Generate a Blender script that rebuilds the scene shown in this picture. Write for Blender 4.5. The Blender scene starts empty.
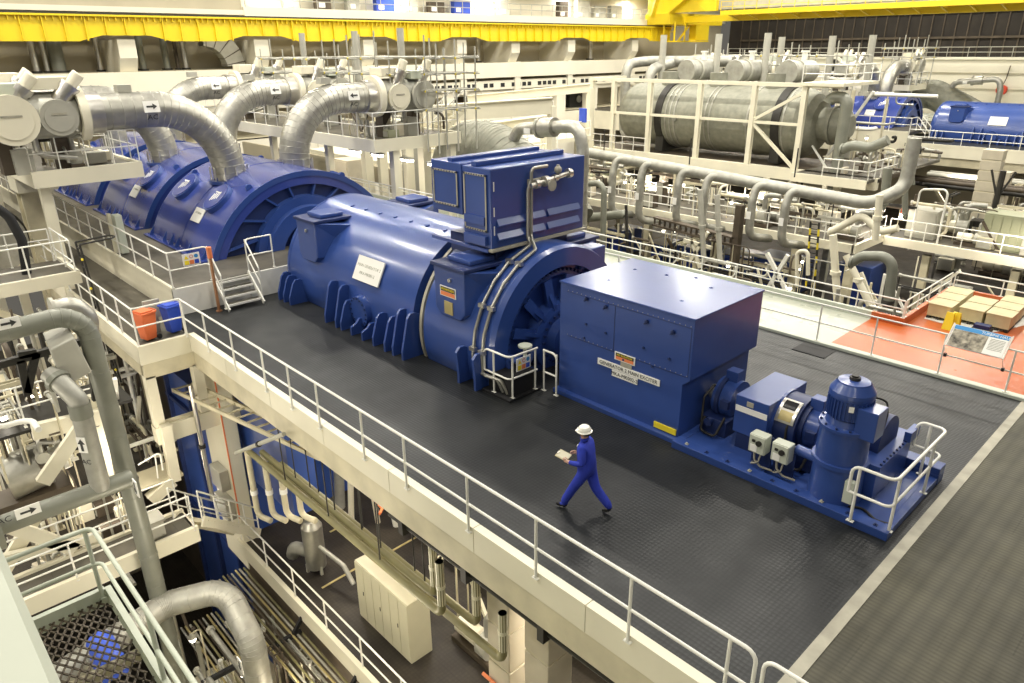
import bpy, math, random
from mathutils import Vector, Matrix
random.seed(7)
PI = math.pi
SC = bpy.context.scene
COL = SC.collection
V = Vector

# ---------------------------------------------------------------- camera
H = 7.7
F = 717.5
YAW, PITCH, ROLL = (math.radians(a) for a in (136.775, 22.194, -0.510))
fwd = V((math.cos(YAW)*math.cos(PITCH), math.sin(YAW)*math.cos(PITCH), -math.sin(PITCH)))
rgt = fwd.cross(V((0, 0, 1))).normalized()
upv = rgt.cross(fwd)
RGT = math.cos(ROLL)*rgt + math.sin(ROLL)*upv
UPV = -math.sin(ROLL)*rgt + math.cos(ROLL)*upv
CAM = V((0, 0, H))
cd = bpy.data.cameras.new('camera')
cam = bpy.data.objects.new('camera', cd)
COL.objects.link(cam)
cd.sensor_width = 36.0
cd.lens = F/1024*36
cd.clip_start = 0.1
cd.clip_end = 500
m3 = Matrix((RGT, UPV, -fwd)).transposed()
cam.matrix_world = Matrix.Translation(CAM) @ m3.to_4x4()
SC.camera = cam


def ray(x, y):
    return RGT*((x-512)/F) - UPV*((y-341.5)/F) + fwd


def P(x, y, X=None, Y=None, Z=None):
    """where the sight line through a photo point meets a plane of the place"""
    d = ray(x, y)
    t = X/d.x if X is not None else (Y/d.y if Y is not None else (Z-H)/d.z)
    return CAM + d*t


def on_cyl(x, y, cy, cz, r):
    """where the sight line meets a cylinder lying along X"""
    d = ray(x, y)
    a = d.y*d.y + d.z*d.z
    b = 2*(d.y*(0-cy) + d.z*(H-cz))
    c = cy*cy + (H-cz)**2 - r*r
    disc = max(b*b-4*a*c, 0)
    return CAM + d*((-b-math.sqrt(disc))/(2*a))


# ---------------------------------------------------------------- materials
def nodes(name):
    m = bpy.data.materials.new(name)
    m.use_nodes = True
    nt = m.node_tree
    return m, nt, nt.nodes['Principled BSDF']


def paint(name, col, rough=0.45, metal=0.0, var=0.12, scale=1.5, bump=0.0, coat=0.0, dirt=None):
    m, nt, b = nodes(name)
    tc = nt.nodes.new('ShaderNodeTexCoord')
    no = nt.nodes.new('ShaderNodeTexNoise')
    no.inputs['Scale'].default_value = scale
    no.inputs['Detail'].default_value = 6
    nt.links.new(tc.outputs['Object'], no.inputs['Vector'])
    mx = nt.nodes.new('ShaderNodeMix')
    mx.data_type = 'RGBA'
    lo = tuple(c*(1-var) for c in col[:3]) + (1,)
    hi = tuple(min(1, c*(1+var)) for c in col[:3]) + (1,)
    if dirt:
        lo = tuple(dirt) + (1,)
    mx.inputs['A'].default_value = lo
    mx.inputs['B'].default_value = hi
    rp = nt.nodes.new('ShaderNodeMapRange')
    rp.inputs['From Min'].default_value = 0.3
    rp.inputs['From Max'].default_value = 0.62 if dirt else 0.7
    nt.links.new(no.outputs['Fac'], rp.inputs['Value'])
    nt.links.new(rp.outputs['Result'], mx.inputs['Factor'])
    nt.links.new(mx.outputs['Result'], b.inputs['Base Color'])
    b.inputs['Roughness'].default_value = rough
    b.inputs['Metallic'].default_value = metal
    if coat:
        b.inputs['Coat Weight'].default_value = coat
        b.inputs['Coat Roughness'].default_value = 0.15
    if bump:
        n2 = nt.nodes.new('ShaderNodeTexNoise')
        n2.inputs['Scale'].default_value = scale*9
        nt.links.new(tc.outputs['Object'], n2.inputs['Vector'])
        bp = nt.nodes.new('ShaderNodeBump')
        bp.inputs['Strength'].default_value = bump
        bp.inputs['Distance'].default_value = 0.02
        nt.links.new(n2.outputs['Fac'], bp.inputs['Height'])
        nt.links.new(bp.outputs['Normal'], b.inputs['Normal'])
    return m


def emit(name, col, s):
    m, nt, b = nodes(name)
    b.inputs['Base Color'].default_value = (*col, 1)
    b.inputs['Emission Color'].default_value = (*col, 1)
    b.inputs['Emission Strength'].default_value = s
    return m


def floor_mat(name, c0, c1, tile, rough, ribs, stain=None):
    """sheet flooring: seams between mats, a fine raised pattern, scuffs"""
    m, nt, b = nodes(name)
    L = nt.links
    ge = nt.nodes.new('ShaderNodeNewGeometry')
    n1 = nt.nodes.new('ShaderNodeTexNoise')
    n1.inputs['Scale'].default_value = 0.55
    n1.inputs['Detail'].default_value = 7
    n1.inputs['Roughness'].default_value = 0.65
    L.new(ge.outputs['Position'], n1.inputs['Vector'])
    br = nt.nodes.new('ShaderNodeTexBrick')
    br.inputs['Scale'].default_value = 1
    br.inputs['Brick Width'].default_value = tile[0]
    br.inputs['Row Height'].default_value = tile[1]
    br.inputs['Mortar Size'].default_value = 0.012
    br.inputs['Color1'].default_value = (*c0, 1)
    br.inputs['Color2'].default_value = (*[c*0.86 for c in c0], 1)
    br.inputs['Mortar'].default_value = (*[c*0.72 for c in c0], 1)
    L.new(ge.outputs['Position'], br.inputs['Vector'])
    mr = nt.nodes.new('ShaderNodeMapRange')
    mr.inputs['From Min'].default_value = 0.42
    mr.inputs['From Max'].default_value = 0.72
    L.new(n1.outputs['Fac'], mr.inputs['Value'])
    mx = nt.nodes.new('ShaderNodeMix')
    mx.data_type = 'RGBA'
    L.new(mr.outputs['Result'], mx.inputs['Factor'])
    L.new(br.outputs['Color'], mx.inputs['A'])
    mx.inputs['B'].default_value = (*c1, 1)
    L.new(mx.outputs['Result'], b.inputs['Base Color'])
    n2 = nt.nodes.new('ShaderNodeTexNoise')
    n2.inputs['Scale'].default_value = 1.3
    n2.inputs['Detail'].default_value = 4
    L.new(ge.outputs['Position'], n2.inputs['Vector'])
    r2 = nt.nodes.new('ShaderNodeMapRange')
    r2.inputs['To Min'].default_value = rough[0]
    r2.inputs['To Max'].default_value = rough[1]
    L.new(n2.outputs['Fac'], r2.inputs['Value'])
    L.new(r2.outputs['Result'], b.inputs['Roughness'])
    b.inputs['Specular IOR Level'].default_value = 0.36
    if ribs:
        vm = nt.nodes.new('ShaderNodeVectorMath')
        vm.operation = 'MULTIPLY'
        vm.inputs[1].default_value = ribs
        L.new(ge.outputs['Position'], vm.inputs[0])
        vo = nt.nodes.new('ShaderNodeTexVoronoi')
        vo.inputs['Scale'].default_value = 1
        vo.inputs['Randomness'].default_value = 0
        L.new(vm.outputs['Vector'], vo.inputs['Vector'])
        bp = nt.nodes.new('ShaderNodeBump')
        bp.inputs['Strength'].default_value = 0.6
        bp.inputs['Distance'].default_value = 0.01
        m2 = nt.nodes.new('ShaderNodeMapRange')
        m2.inputs['From Max'].default_value = 0.7
        m2.inputs['To Min'].default_value = 1.22
        m2.inputs['To Max'].default_value = 0.62
        L.new(vo.outputs['Distance'], m2.inputs['Value'])
        v2 = nt.nodes.new('ShaderNodeVectorMath')
        v2.operation = 'SCALE'
        L.new(mx.outputs['Result'], v2.inputs[0])
        L.new(m2.outputs['Result'], v2.inputs['Scale'])
        L.new(v2.outputs['Vector'], b.inputs['Base Color'])
        L.new(vo.outputs['Distance'], bp.inputs['Height'])
        L.new(bp.outputs['Normal'], b.inputs['Normal'])
    return m


def lagging(name, col, rough, metal=0.85):
    """aluminium pipe cladding: dull sheet metal with uneven sheen"""
    m = paint(name, col, rough, metal, 0.18, 2.5, 0.12)
    return m


MT = {
    'blue': paint('blue_gloss_paint', (0.027, 0.064, 0.25), 0.32, 0, 0.10, 0.8, 0.03, 0.3),
    'blue2': paint('blue_turbine_paint', (0.040, 0.066, 0.29), 0.2, 0.15, 0.10, 0.8, 0.02, 0.35),
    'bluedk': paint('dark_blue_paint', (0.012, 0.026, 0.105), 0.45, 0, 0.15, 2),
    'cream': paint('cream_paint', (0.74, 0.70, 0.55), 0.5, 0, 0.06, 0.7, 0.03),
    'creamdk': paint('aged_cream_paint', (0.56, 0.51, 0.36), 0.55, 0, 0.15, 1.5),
    'white': paint('white_rail_paint', (0.80, 0.79, 0.72), 0.4, 0, 0.04, 2),
    'panelgreen': paint('pale_green_paint', (0.50, 0.53, 0.44), 0.5, 0, 0.06, 1.2),
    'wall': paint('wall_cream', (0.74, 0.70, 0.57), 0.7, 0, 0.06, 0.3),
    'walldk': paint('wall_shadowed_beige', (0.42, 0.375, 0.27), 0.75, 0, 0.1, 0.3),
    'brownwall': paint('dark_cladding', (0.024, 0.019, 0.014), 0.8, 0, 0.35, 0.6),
    'yellow': paint('crane_yellow', (0.78, 0.58, 0.012), 0.45, 0, 0.05, 0.6),
    'floor': floor_mat('black_rubber_floor', (0.0125, 0.0140, 0.0152), (0.029, 0.031, 0.032), (2.4, 1.2), (0.34, 0.58), (13, 13, 13)),
    'ribbed': floor_mat('ribbed_grey_floor', (0.072, 0.068, 0.048), (0.105, 0.098, 0.066), (1.5, 1.0), (0.55, 0.75), (4, 12, 10)),
    'pale': floor_mat('pale_painted_floor', (0.44, 0.46, 0.385), (0.50, 0.51, 0.43), (40, 40), (0.2, 0.38), None),
    'orange': floor_mat('orange_painted_floor', (0.48, 0.112, 0.028), (0.54, 0.138, 0.036), (40, 40), (0.22, 0.4), None),
    'grey_floor': floor_mat('grey_walkway_floor', (0.085, 0.078, 0.062), (0.15, 0.135, 0.105), (3, 1.5), (0.35, 0.6), None),
    'pitfloor': floor_mat('dark_grated_floor', (0.030, 0.024, 0.018), (0.075, 0.062, 0.043), (1.0, 0.5), (0.4, 0.7), (9, 9, 9)),
    'strip': paint('worn_pale_strip', (0.36, 0.34, 0.27), 0.6, 0, 0.2, 3),
    'lag': lagging('pipe_cladding', (0.42, 0.41, 0.36), 0.38, 0.75),
    'lag2': lagging('dull_cladding', (0.36, 0.355, 0.31), 0.5, 0.5),
    'vessel': lagging('vessel_cladding', (0.24, 0.24, 0.19), 0.55, 0.3),
    'greypipe': paint('grey_green_pipe_paint', (0.21, 0.215, 0.175), 0.4, 0.15, 0.1, 2),
    'olive': paint('olive_pipe_paint', (0.22, 0.20, 0.09), 0.5, 0, 0.15, 2),
    'steel': paint('bright_steel', (0.62, 0.60, 0.55), 0.3, 0.9, 0.1, 3),
    'dark': paint('dark_steel', (0.028, 0.026, 0.022), 0.55, 0.2, 0.2, 2),
    'black': paint('black_void', (0.008, 0.008, 0.009), 0.7, 0, 0.2, 2),
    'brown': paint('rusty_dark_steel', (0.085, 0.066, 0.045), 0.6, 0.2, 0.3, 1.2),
    'concrete': paint('pale_concrete', (0.52, 0.47, 0.36), 0.8, 0, 0.12, 1.2, 0.05),
    'cabinet': paint('cabinet_cream', (0.50, 0.47, 0.33), 0.45, 0, 0.06, 1),
    'cabgreen': paint('cabinet_green_grey', (0.30, 0.31, 0.20), 0.5, 0, 0.06, 1),
    'boxgrey': paint('equipment_grey', (0.40, 0.39, 0.33), 0.5, 0, 0.08, 2),
    'orangebin': paint('orange_plastic', (0.72, 0.16, 0.05), 0.5, 0, 0.08, 2),
    'bluebin': paint('blue_plastic', (0.03, 0.08, 0.50), 0.45, 0, 0.08, 2),
    'red': paint('red_paint', (0.60, 0.06, 0.025), 0.5, 0, 0.1, 2),
    'label': paint('white_label', (0.82, 0.81, 0.76), 0.45, 0, 0.02, 2),
    'ink': paint('dark_lettering', (0.03, 0.03, 0.03), 0.6, 0, 0.05, 2),
    'inkgrey': paint('faded_lettering', (0.34, 0.34, 0.28), 0.6, 0, 0.05, 2),
    'signyellow': paint('sign_yellow', (0.85, 0.68, 0.03), 0.5, 0, 0.03, 2),
    'signblue': paint('sign_blue', (0.04, 0.26, 0.58), 0.5, 0, 0.03, 2),
    'signorange': paint('sign_orange', (0.75, 0.22, 0.08), 0.5, 0, 0.05, 2),
    'brass': paint('brass_plate', (0.46, 0.38, 0.17), 0.4, 0.3, 0.08, 3),
    'coverall': paint('blue_cotton', (0.018, 0.038, 0.40), 0.85, 0, 0.15, 5, 0.25),
    'skin': paint('skin', (0.55, 0.33, 0.24), 0.55, 0, 0.06, 6),
    'hair': paint('dark_hair', (0.02, 0.014, 0.01), 0.6, 0, 0.1, 8),
    'shoe': paint('black_leather', (0.012, 0.011, 0.01), 0.5, 0, 0.1, 8),
    'helmet': paint('white_helmet', (0.86, 0.85, 0.78), 0.25, 0, 0.02, 3, 0, 0.4),
    'wood': paint('crate_plywood', (0.56, 0.49, 0.29), 0.7, 0, 0.12, 2.5),
    'sheet': paint('white_plastic_sheet', (0.75, 0.74, 0.68), 0.4, 0, 0.06, 4, 0.3),
    'glassdk': paint('dark_window', (0.03, 0.03, 0.032), 0.15, 0, 0.2, 1),
    'lamp': emit('lamp_tube', (1.0, 0.93, 0.78), 14),
    'copper': paint('copper_pipe', (0.40, 0.20, 0.10), 0.4, 0.4, 0.15, 3),
    'photo': paint('printed_photo', (0.26, 0.235, 0.18), 0.4, 0, 0.95, 9),
}


# ---------------------------------------------------------------- mesh builder
class MB:
    def __init__(self):
        self.v, self.f, self.s, self.m = [], [], [], []

    def add(self, vs, fs, smooth=False, mi=0):
        o = len(self.v)
        self.v += [V(p) for p in vs]
        for f in fs:
            self.f.append([i+o for i in f])
            self.s.append(smooth)
            self.m.append(mi)
        return self

    def box(self, x0, x1, y0, y1, z0, z1, mi=0):
        vs = [(x, y, z) for z in (z0, z1) for y in (y0, y1) for x in (x0, x1)]
        fs = [(0, 2, 3, 1), (4, 5, 7, 6), (0, 1, 5, 4), (2, 6, 7, 3), (0, 4, 6, 2), (1, 3, 7, 5)]
        return self.add(vs, fs, False, mi)

    def obox(self, c, ax, ay, az, mi=0):
        """box about c with half-axis vectors"""
        c, ax, ay, az = V(c), V(ax), V(ay), V(az)
        vs = [c+ax*i+ay*j+az*k for k in (-1, 1) for j in (-1, 1) for i in (-1, 1)]
        fs = [(0, 2, 3, 1), (4, 5, 7, 6), (0, 1, 5, 4), (2, 6, 7, 3), (0, 4, 6, 2), (1, 3, 7, 5)]
        return self.add(vs, fs, False, mi)

    def bar(self, p, q, w, h, up=(0, 0, 1), mi=0):
        p, q = V(p), V(q)
        d = (q-p)
        u = V(up)
        s = d.cross(u)
        if s.length < 1e-6:
            s = d.cross(V((1, 0, 0)))
        s.normalize()
        n = s.cross(d).normalized()
        return self.obox((p+q)/2, d/2, s*(w/2), n*(h/2), mi)

    def cyl(self, p, q, r, n=16, r2=None, cap=True, mi=0):
        p, q = V(p), V(q)
        r2 = r if r2 is None else r2
        d = (q-p).normalized()
        a = d.orthogonal().normalized()
        b = d.cross(a)
        vs = []
        for c, rr in ((p, r), (q, r2)):
            for i in range(n):
                t = 2*PI*i/n
                vs.append(c + a*(rr*math.cos(t)) + b*(rr*math.sin(t)))
        self.add(vs, [(i, (i+1) % n, n+(i+1) % n, n+i) for i in range(n)], True, mi)
        if cap:
            self.add(vs[:n], [tuple(range(n-1, -1, -1))], False, mi)
            self.add(vs[n:], [tuple(range(n))], False, mi)
        return self

    def lathe(self, prof, o, ax, n=24, a0=0.0, a1=2*PI, mi=0, side=None, smooth=True):
        """revolve (distance along axis, radius) pairs; side fixes where angle 0 points"""
        o, ax = V(o), V(ax).normalized()
        a = V(side).normalized() if side else ax.orthogonal().normalized()
        b = ax.cross(a)
        full = abs(a1-a0-2*PI) < 1e-6
        k = n if full else n+1
        for j in range(len(prof)-1):
            vs = []
            for (t, r) in (prof[j], prof[j+1]):
                for i in range(k):
                    g = a0 + (a1-a0)*i/n
                    vs.append(o + ax*t + a*(r*math.cos(g)) + b*(r*math.sin(g)))
            fs = []
            for i in range(n):
                i2 = (i+1) % k
                fs.append((i, i2, k+i2, k+i))
            self.add(vs, fs, smooth and abs(prof[j][0]-prof[j+1][0]) > 1e-6, mi)
        return self

    def prism(self, poly, o, u, w, ext, mi=0):
        """polygon (in axes u, w from o) pushed along ext"""
        o, u, w, e = V(o), V(u), V(w), V(ext)
        a = [o + u*p[0] + w*p[1] for p in poly]
        n = len(a)
        vs = a + [p+e for p in a]
        fs = [tuple(range(n-1, -1, -1)), tuple(range(n, 2*n))]
        fs += [(i, (i+1) % n, n+(i+1) % n, n+i) for i in range(n)]
        return self.add(vs, fs, False, mi)

    def tube(self, pts, r, n=10, bend=0.0, cap=True, mi=0, seg=6, bands=0, band_h=0.012, closed=False):
        pts = path(pts, bend, seg)
        if bands:
            pts = resample(pts, bands)
        N = len(pts)
        tan = []
        for i in range(N):
            a = pts[max(i-1, 0)] if not closed else pts[i-1]
            b = pts[min(i+1, N-1)] if not closed else pts[(i+1) % N]
            tan.append((b-a).normalized())
        u = tan[0].orthogonal().normalized()
        if abs(tan[0].z) < 0.9:
            u = V((0, 0, 1)) - tan[0]*tan[0].z
            u.normalize()
        rings = []
        for i in range(N):
            if i:
                u = (u - tan[i]*u.dot(tan[i]))
                u = u.normalized() if u.length > 1e-6 else tan[i].orthogonal().normalized()
            w = tan[i].cross(u)
            rings.append([pts[i] + u*(r*math.cos(2*PI*k/n)) + w*(r*math.sin(2*PI*k/n)) for k in range(n)])
        vs = [p for R in rings for p in R]
        fs = []
        for i in range(N if closed else N-1):
            a, b = i*n, ((i+1) % N)*n
            for k in range(n):
                fs.append((a+k, a+(k+1) % n, b+(k+1) % n, b+k))
        self.add(vs, fs, True, mi)
        if cap and not closed:
            self.add(rings[0], [tuple(range(n-1, -1, -1))], False, mi)
            self.add(rings[-1], [tuple(range(n))], False, mi)
        if bands:
            for i in range(1, N-1):
                R = []
                u = tan[i].orthogonal().normalized()
                w = tan[i].cross(u)
                for off, rr in ((-0.012, r), (-0.009, r+band_h), (0.009, r+band_h), (0.012, r)):
                    R += [pts[i] + tan[i]*off + u*(rr*math.cos(2*PI*k/n)) + w*(rr*math.sin(2*PI*k/n)) for k in range(n)]
                fs = []
                for j in range(3):
                    for k in range(n):
                        fs.append((j*n+k, j*n+(k+1) % n, (j+1)*n+(k+1) % n, (j+1)*n+k))
                self.add(R, fs, True, mi)
        return self

    def ball(self, c, r, sx=1, sy=1, sz=1, n=12, mi=0):
        c = V(c)
        vs, fs = [], []
        R = n//2
        for j in range(R+1):
            t = PI*j/R
            for i in range(n):
                g = 2*PI*i/n
                vs.append(c + V((r*sx*math.sin(t)*math.cos(g), r*sy*math.sin(t)*math.sin(g), r*sz*math.cos(t))))
        for j in range(R):
            for i in range(n):
                fs.append((j*n+i, (j+1)*n+i, (j+1)*n+(i+1) % n, j*n+(i+1) % n))
        return self.add(vs, fs, True, mi)

    def build(self, name, mats, parent=None, origin=None, bevel=0, **props):
        if not isinstance(mats, (list, tuple)):
            mats = [mats]
        if parent is not None:
            o = root_loc(parent)
        elif origin is not None:
            o = V(origin)
        else:
            xs = [p.x for p in self.v]
            ys = [p.y for p in self.v]
            zs = [p.z for p in self.v]
            o = V(((min(xs)+max(xs))/2, (min(ys)+max(ys))/2, min(zs)))
        me = bpy.data.meshes.new(name)
        me.from_pydata([tuple(p-o) for p in self.v], [], self.f)
        me.polygons.foreach_set('use_smooth', self.s)
        me.polygons.foreach_set('material_index', self.m)
        for k in mats:
            me.materials.append(MT[k] if isinstance(k, str) else k)
        me.update()
        ob = bpy.data.objects.new(name, me)
        COL.objects.link(ob)
        if parent is not None:
            ob.parent = parent
        else:
            ob.location = o
        if bevel:
            bv = ob.modifiers.new('bevel', 'BEVEL')
            bv.width = bevel
            bv.segments = 2
            bv.limit_method = 'ANGLE'
            bv.angle_limit = math.radians(50)
        for k, v in props.items():
            ob[k] = v
        return ob


def path(pts, bend, seg=6):
    pts = [V(p) for p in pts]
    if not bend or len(pts) < 3:
        return pts
    out = [pts[0]]
    for i in range(1, len(pts)-1):
        a, b, c = pts[i-1], pts[i], pts[i+1]
        d1, d2 = (a-b), (c-b)
        l1, l2 = d1.length, d2.length
        d1.normalize()
        d2.normalize()
        ang = d1.angle(d2)
        if ang > PI-0.03 or ang < 0.05 or l1 < 1e-4 or l2 < 1e-4:
            out.append(b)
            continue
        t = min(bend/math.tan(ang/2), l1*0.48 if i > 1 else l1*0.98, l2*0.48 if i < len(pts)-2 else l2*0.98)
        p0, p1 = b+d1*t, b+d2*t
        rr = t*math.tan(ang/2)
        cen = b + (d1+d2).normalized()*(rr/math.sin(ang/2))
        v0, v1 = p0-cen, p1-cen
        tot = v0.angle(v1)
        if tot < 1e-3 or tot > PI-1e-3:
            out.append(b)
            continue
        for k in range(seg+1):
            s = k/seg
            w = (v0*math.sin((1-s)*tot) + v1*math.sin(s*tot))/math.sin(tot)
            out.append(cen+w)
    out.append(pts[-1])
    return out


def resample(pts, step):
    out = [pts[0]]
    for a, b in zip(pts, pts[1:]):
        L = (b-a).length
        k = max(1, round(L/step))
        for i in range(1, k+1):
            out.append(a.lerp(b, i/k))
    return out


def root_loc(o):
    while o.parent is not None:
        o = o.parent
    return V(o.location)


def thing(name, label, cat, loc, group=None):
    o = bpy.data.objects.new(name, None)
    o.empty_display_size = 0.2
    COL.objects.link(o)
    o.location = loc
    return tag(o, label, cat, group)


def tag(o, label, cat, group=None, kind=None):
    o['label'] = label
    o['category'] = cat
    if group:
        o['group'] = group
    if kind:
        o['kind'] = kind
    return o


def struct(o):
    o['kind'] = 'structure'
    return o


KIDS = {}


def copy_tree(o, parent=None):
    c = o.copy()
    COL.objects.link(c)
    if parent is not None:
        c.parent = parent
    for ch in list(o.children):
        copy_tree(ch, c)
    return c


def twin(o, off, label, group=None):
    c = copy_tree(o)
    c.location = V(o.location) + V(off)
    c['label'] = label
    if group:
        c['group'] = group
    elif 'group' in c:
        del c['group']
    return c


def text_mb(s, size, o, u, w, depth=0.004, align='CENTER'):
    """lettering as mesh; u = reading direction, w = up direction"""
    cu = bpy.data.curves.new('t', 'FONT')
    cu.body = s
    cu.size = size
    cu.align_x = align
    cu.align_y = 'CENTER'
    cu.extrude = depth/2
    cu.resolution_u = 2
    ob = bpy.data.objects.new('t', cu)
    COL.objects.link(ob)
    dg = bpy.context.evaluated_depsgraph_get()
    me = bpy.data.meshes.new_from_object(ob.evaluated_get(dg))
    u, w, o = V(u).normalized(), V(w).normalized(), V(o)
    n = u.cross(w)
    mb = MB()
    mb.add([o + u*v.co.x + w*v.co.y + n*v.co.z for v in me.vertices], [tuple(p.vertices) for p in me.polygons])
    bpy.data.objects.remove(ob)
    bpy.data.curves.remove(cu)
    bpy.data.meshes.remove(me)
    return mb


def single(mb, name, mat, label, cat, group=None, **kw):
    return tag(mb.build(name, mat, **kw), label, cat, group)


# ---------------------------------------------------------------- railings
def railing(name, label, pts, spacing=1.6, h=1.1, mid=0.55, r=0.022, mat='white', group=None, n=8, toe=0, posts=None, cat='railing', ends=None, flange=True):
    """handrail: one tube on top, one at knee height, posts"""
    pts = [V(p) for p in pts]
    t = thing(name, label, cat, pts[0], group)
    up = V((0, 0, h))
    top = [p+up for p in pts]
    if ends:      # rail turns down and joins the knee rail
        m_ = V((0, 0, mid))
        loop = [pts[0]+m_] + top + [pts[-1]+m_]
        if ends == 'start':
            loop = loop[:-1]
        if ends == 'end':
            loop = loop[1:]
        MB().tube(loop, r, n, 0.14, seg=4).build('top_rail', mat, t)
    else:
        MB().tube(top, r, n, 0.12, seg=4).build('top_rail', mat, t)
    if mid:
        mm = MB().tube([p+V((0, 0, mid)) for p in pts], r*0.9, n, 0.12, seg=4)
        mm.build('mid_rail', mat, t)
    if toe:
        tb = MB()
        for a, b in zip(pts, pts[1:]):
            tb.bar(a+V((0, 0, toe/2)), b+V((0, 0, toe/2)), 0.012, toe)
        tb.build('toe_board', mat, t)
    pm = MB().cyl((0, 0, 0), (0, 0, h), r*0.95, n)
    if flange:
        pm.box(-0.06, 0.06, -0.035, 0.035, 0, 0.015)
    first = None
    spots = []
    if posts:
        spots = [V(p) for p in posts]
    else:
        for a, b in zip(pts, pts[1:]):
            L = (b-a).length
            k = max(1, round(L/spacing))
            for i in range(k):
                spots.append(a.lerp(b, i/k))
        spots.append(pts[-1])
    for s in spots:
        if first is None:
            first = pm.build('post', mat, origin=(0, 0, 0))
            o = first
        else:
            o = first.copy()
            COL.objects.link(o)
        o.parent = t
        o.location = s - pts[0]
    return t
KEY, LOW, AMB, EXPO = 1.0, 0.85, 0.11, 0.2
# ================================================================ the setting
YC, ZC = 12.8, 0.75          # turbine shaft line
U2 = V((0, 61, 0))           # the next unit stands this far along the hall
ZF = -7.5                    # basement floor


def slab(name, mat, x0, x1, y0, y1, z0, z1):
    return struct(MB().box(x0, x1, y0, y1, z0, z1).build(name, mat))


# operating floor round unit 2's generator
slab('floor', 'floor', -22.8, -2.74, 6.62, 18.85, -0.25, 0.0)
slab('floor_ribbed', 'ribbed', -2.56, 14, 6.62, 18.85, -0.25, 0.0)
slab('trim_strip', 'strip', -2.74, -2.56, 6.62, 18.85, -0.25, 0.012)
slab('trim_kerb_far', 'panelgreen', -22.8, 14, 18.85, 19.08, -0.25, 0.07)
slab('floor_pale', 'pale', -60, -7.42, 19.08, 22.05, -0.25, 0.0)
slab('floor_orange', 'orange', -7.42, -6.62, 19.08, 22.05, -0.25, 0.0)
slab('floor_orange_bay', 'orange', -6.62, 14, 19.08, 26.3, -0.25, 0.0)
slab('trim_upstand_pale', 'panelgreen', -60, -7.42, 21.95, 22.07, -0.25, 0.24)
slab('trim_upstand_orange', 'orange', -7.42, -6.5, 21.95, 22.07, -0.25, 0.24)
slab('trim_upstand_side', 'orange', -6.62, -6.5, 22.07, 26.3, -0.25, 0.24)
slab('trim_upstand_back', 'orange', -6.5, 14, 26.2, 26.32, -0.25, 0.24)
# black mat beside the exciter
single(MB().box(-7.95, -7.05, 18.0, 18.72, 0.0, 0.012), 'floor_mat', 'black',
       'dark rectangular mat on the floor behind the big blue exciter box', 'mat')
# fascia of the deck, two tiers with joints
fm = MB()
for i in range(14):
    a = -20.64 + i*2.55
    fm.box(a+0.008, a+2.542, 6.46, 6.62, -0.42, 0.10)
struct(fm.build('trim_deck_edge', 'cream'))
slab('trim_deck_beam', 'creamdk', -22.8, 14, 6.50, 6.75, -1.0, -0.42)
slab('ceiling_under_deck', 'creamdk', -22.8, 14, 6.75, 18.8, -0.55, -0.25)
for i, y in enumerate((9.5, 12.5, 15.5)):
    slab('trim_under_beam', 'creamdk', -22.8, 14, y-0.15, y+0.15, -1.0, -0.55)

# raised turbine floor and the low walkway beside it
slab('floor_turbine', 'grey_floor', -60, -22.75, 6.96, 18.7, 0.6, 0.86)
slab('trim_turbine_side', 'cream', -60, -22.7, 6.88, 6.98, -0.02, 0.90)
slab('trim_turbine_end', 'white', -22.78, -22.68, 6.88, 8.2, 0.0, 0.86)
slab('trim_turbine_end_mid', 'white', -22.8, -22.72, 8.2, 9.35, 0.0, 0.84)
slab('trim_turbine_end_far', 'white', -22.78, -22.68, 9.35, 18.7, 0.0, 0.86)
slab('floor_walkway', 'grey_floor', -60, -20.75, 5.14, 6.9, -0.25, -0.004)
slab('trim_walkway_edge', 'cream', -60, -20.75, 5.06, 5.18, -0.5, 0.06)
slab('trim_walkway_end', 'cream', -20.78, -20.66, 5.06, 6.5, -0.5, 0.06)
slab('trim_walkway_beam', 'creamdk', -60, -20.85, 5.1, 5.4, -0.95, -0.5)
slab('trim_walkway_end_beam', 'creamdk', -20.95, -20.65, 5.1, 6.5, -0.95, -0.5)

# basement
slab('floor_basement', 'pitfloor', -20.8, 16, 6.9, 104, ZF-0.3, ZF)
slab('floor_basement_far', 'pitfloor', -62, -20.8, 19.5, 104, ZF-0.3, ZF)

# walls
wb = MB()
WX = -60
for z0, z1, dx in ((ZF, -1.2, 0), (-0.9, 0.95, 0), (3.2, 3.7, 0.0), (3.7, 4.6, 0.3), (4.9, 6.35, 0.5)):
    wb.box(WX-1, WX+dx, -6, 104, z0, z1)
wall_back = struct(wb.build('wall_back', 'wall'))
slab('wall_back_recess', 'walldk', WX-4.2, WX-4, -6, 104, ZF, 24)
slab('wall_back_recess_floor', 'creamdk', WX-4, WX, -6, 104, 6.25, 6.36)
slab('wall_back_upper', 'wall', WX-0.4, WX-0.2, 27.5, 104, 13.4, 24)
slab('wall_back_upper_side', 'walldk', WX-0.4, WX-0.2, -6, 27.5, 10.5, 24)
slab('floor_gallery_high', 'wall', WX-3.6, WX+0.15, 27.5, 82, 10.25, 10.95)
slab('trim_gallery_low', 'wall', WX-0.6, WX+0.1, -6, 27.5, 10.35, 10.7)
slab('wall_gallery_back', 'wall', WX-3.6, WX-3.4, 27.5, 104, 10.9, 24)
slab('floor_gallery_mid', 'creamdk', WX-4, WX, -6, 104, 0.85, 0.97)
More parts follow.
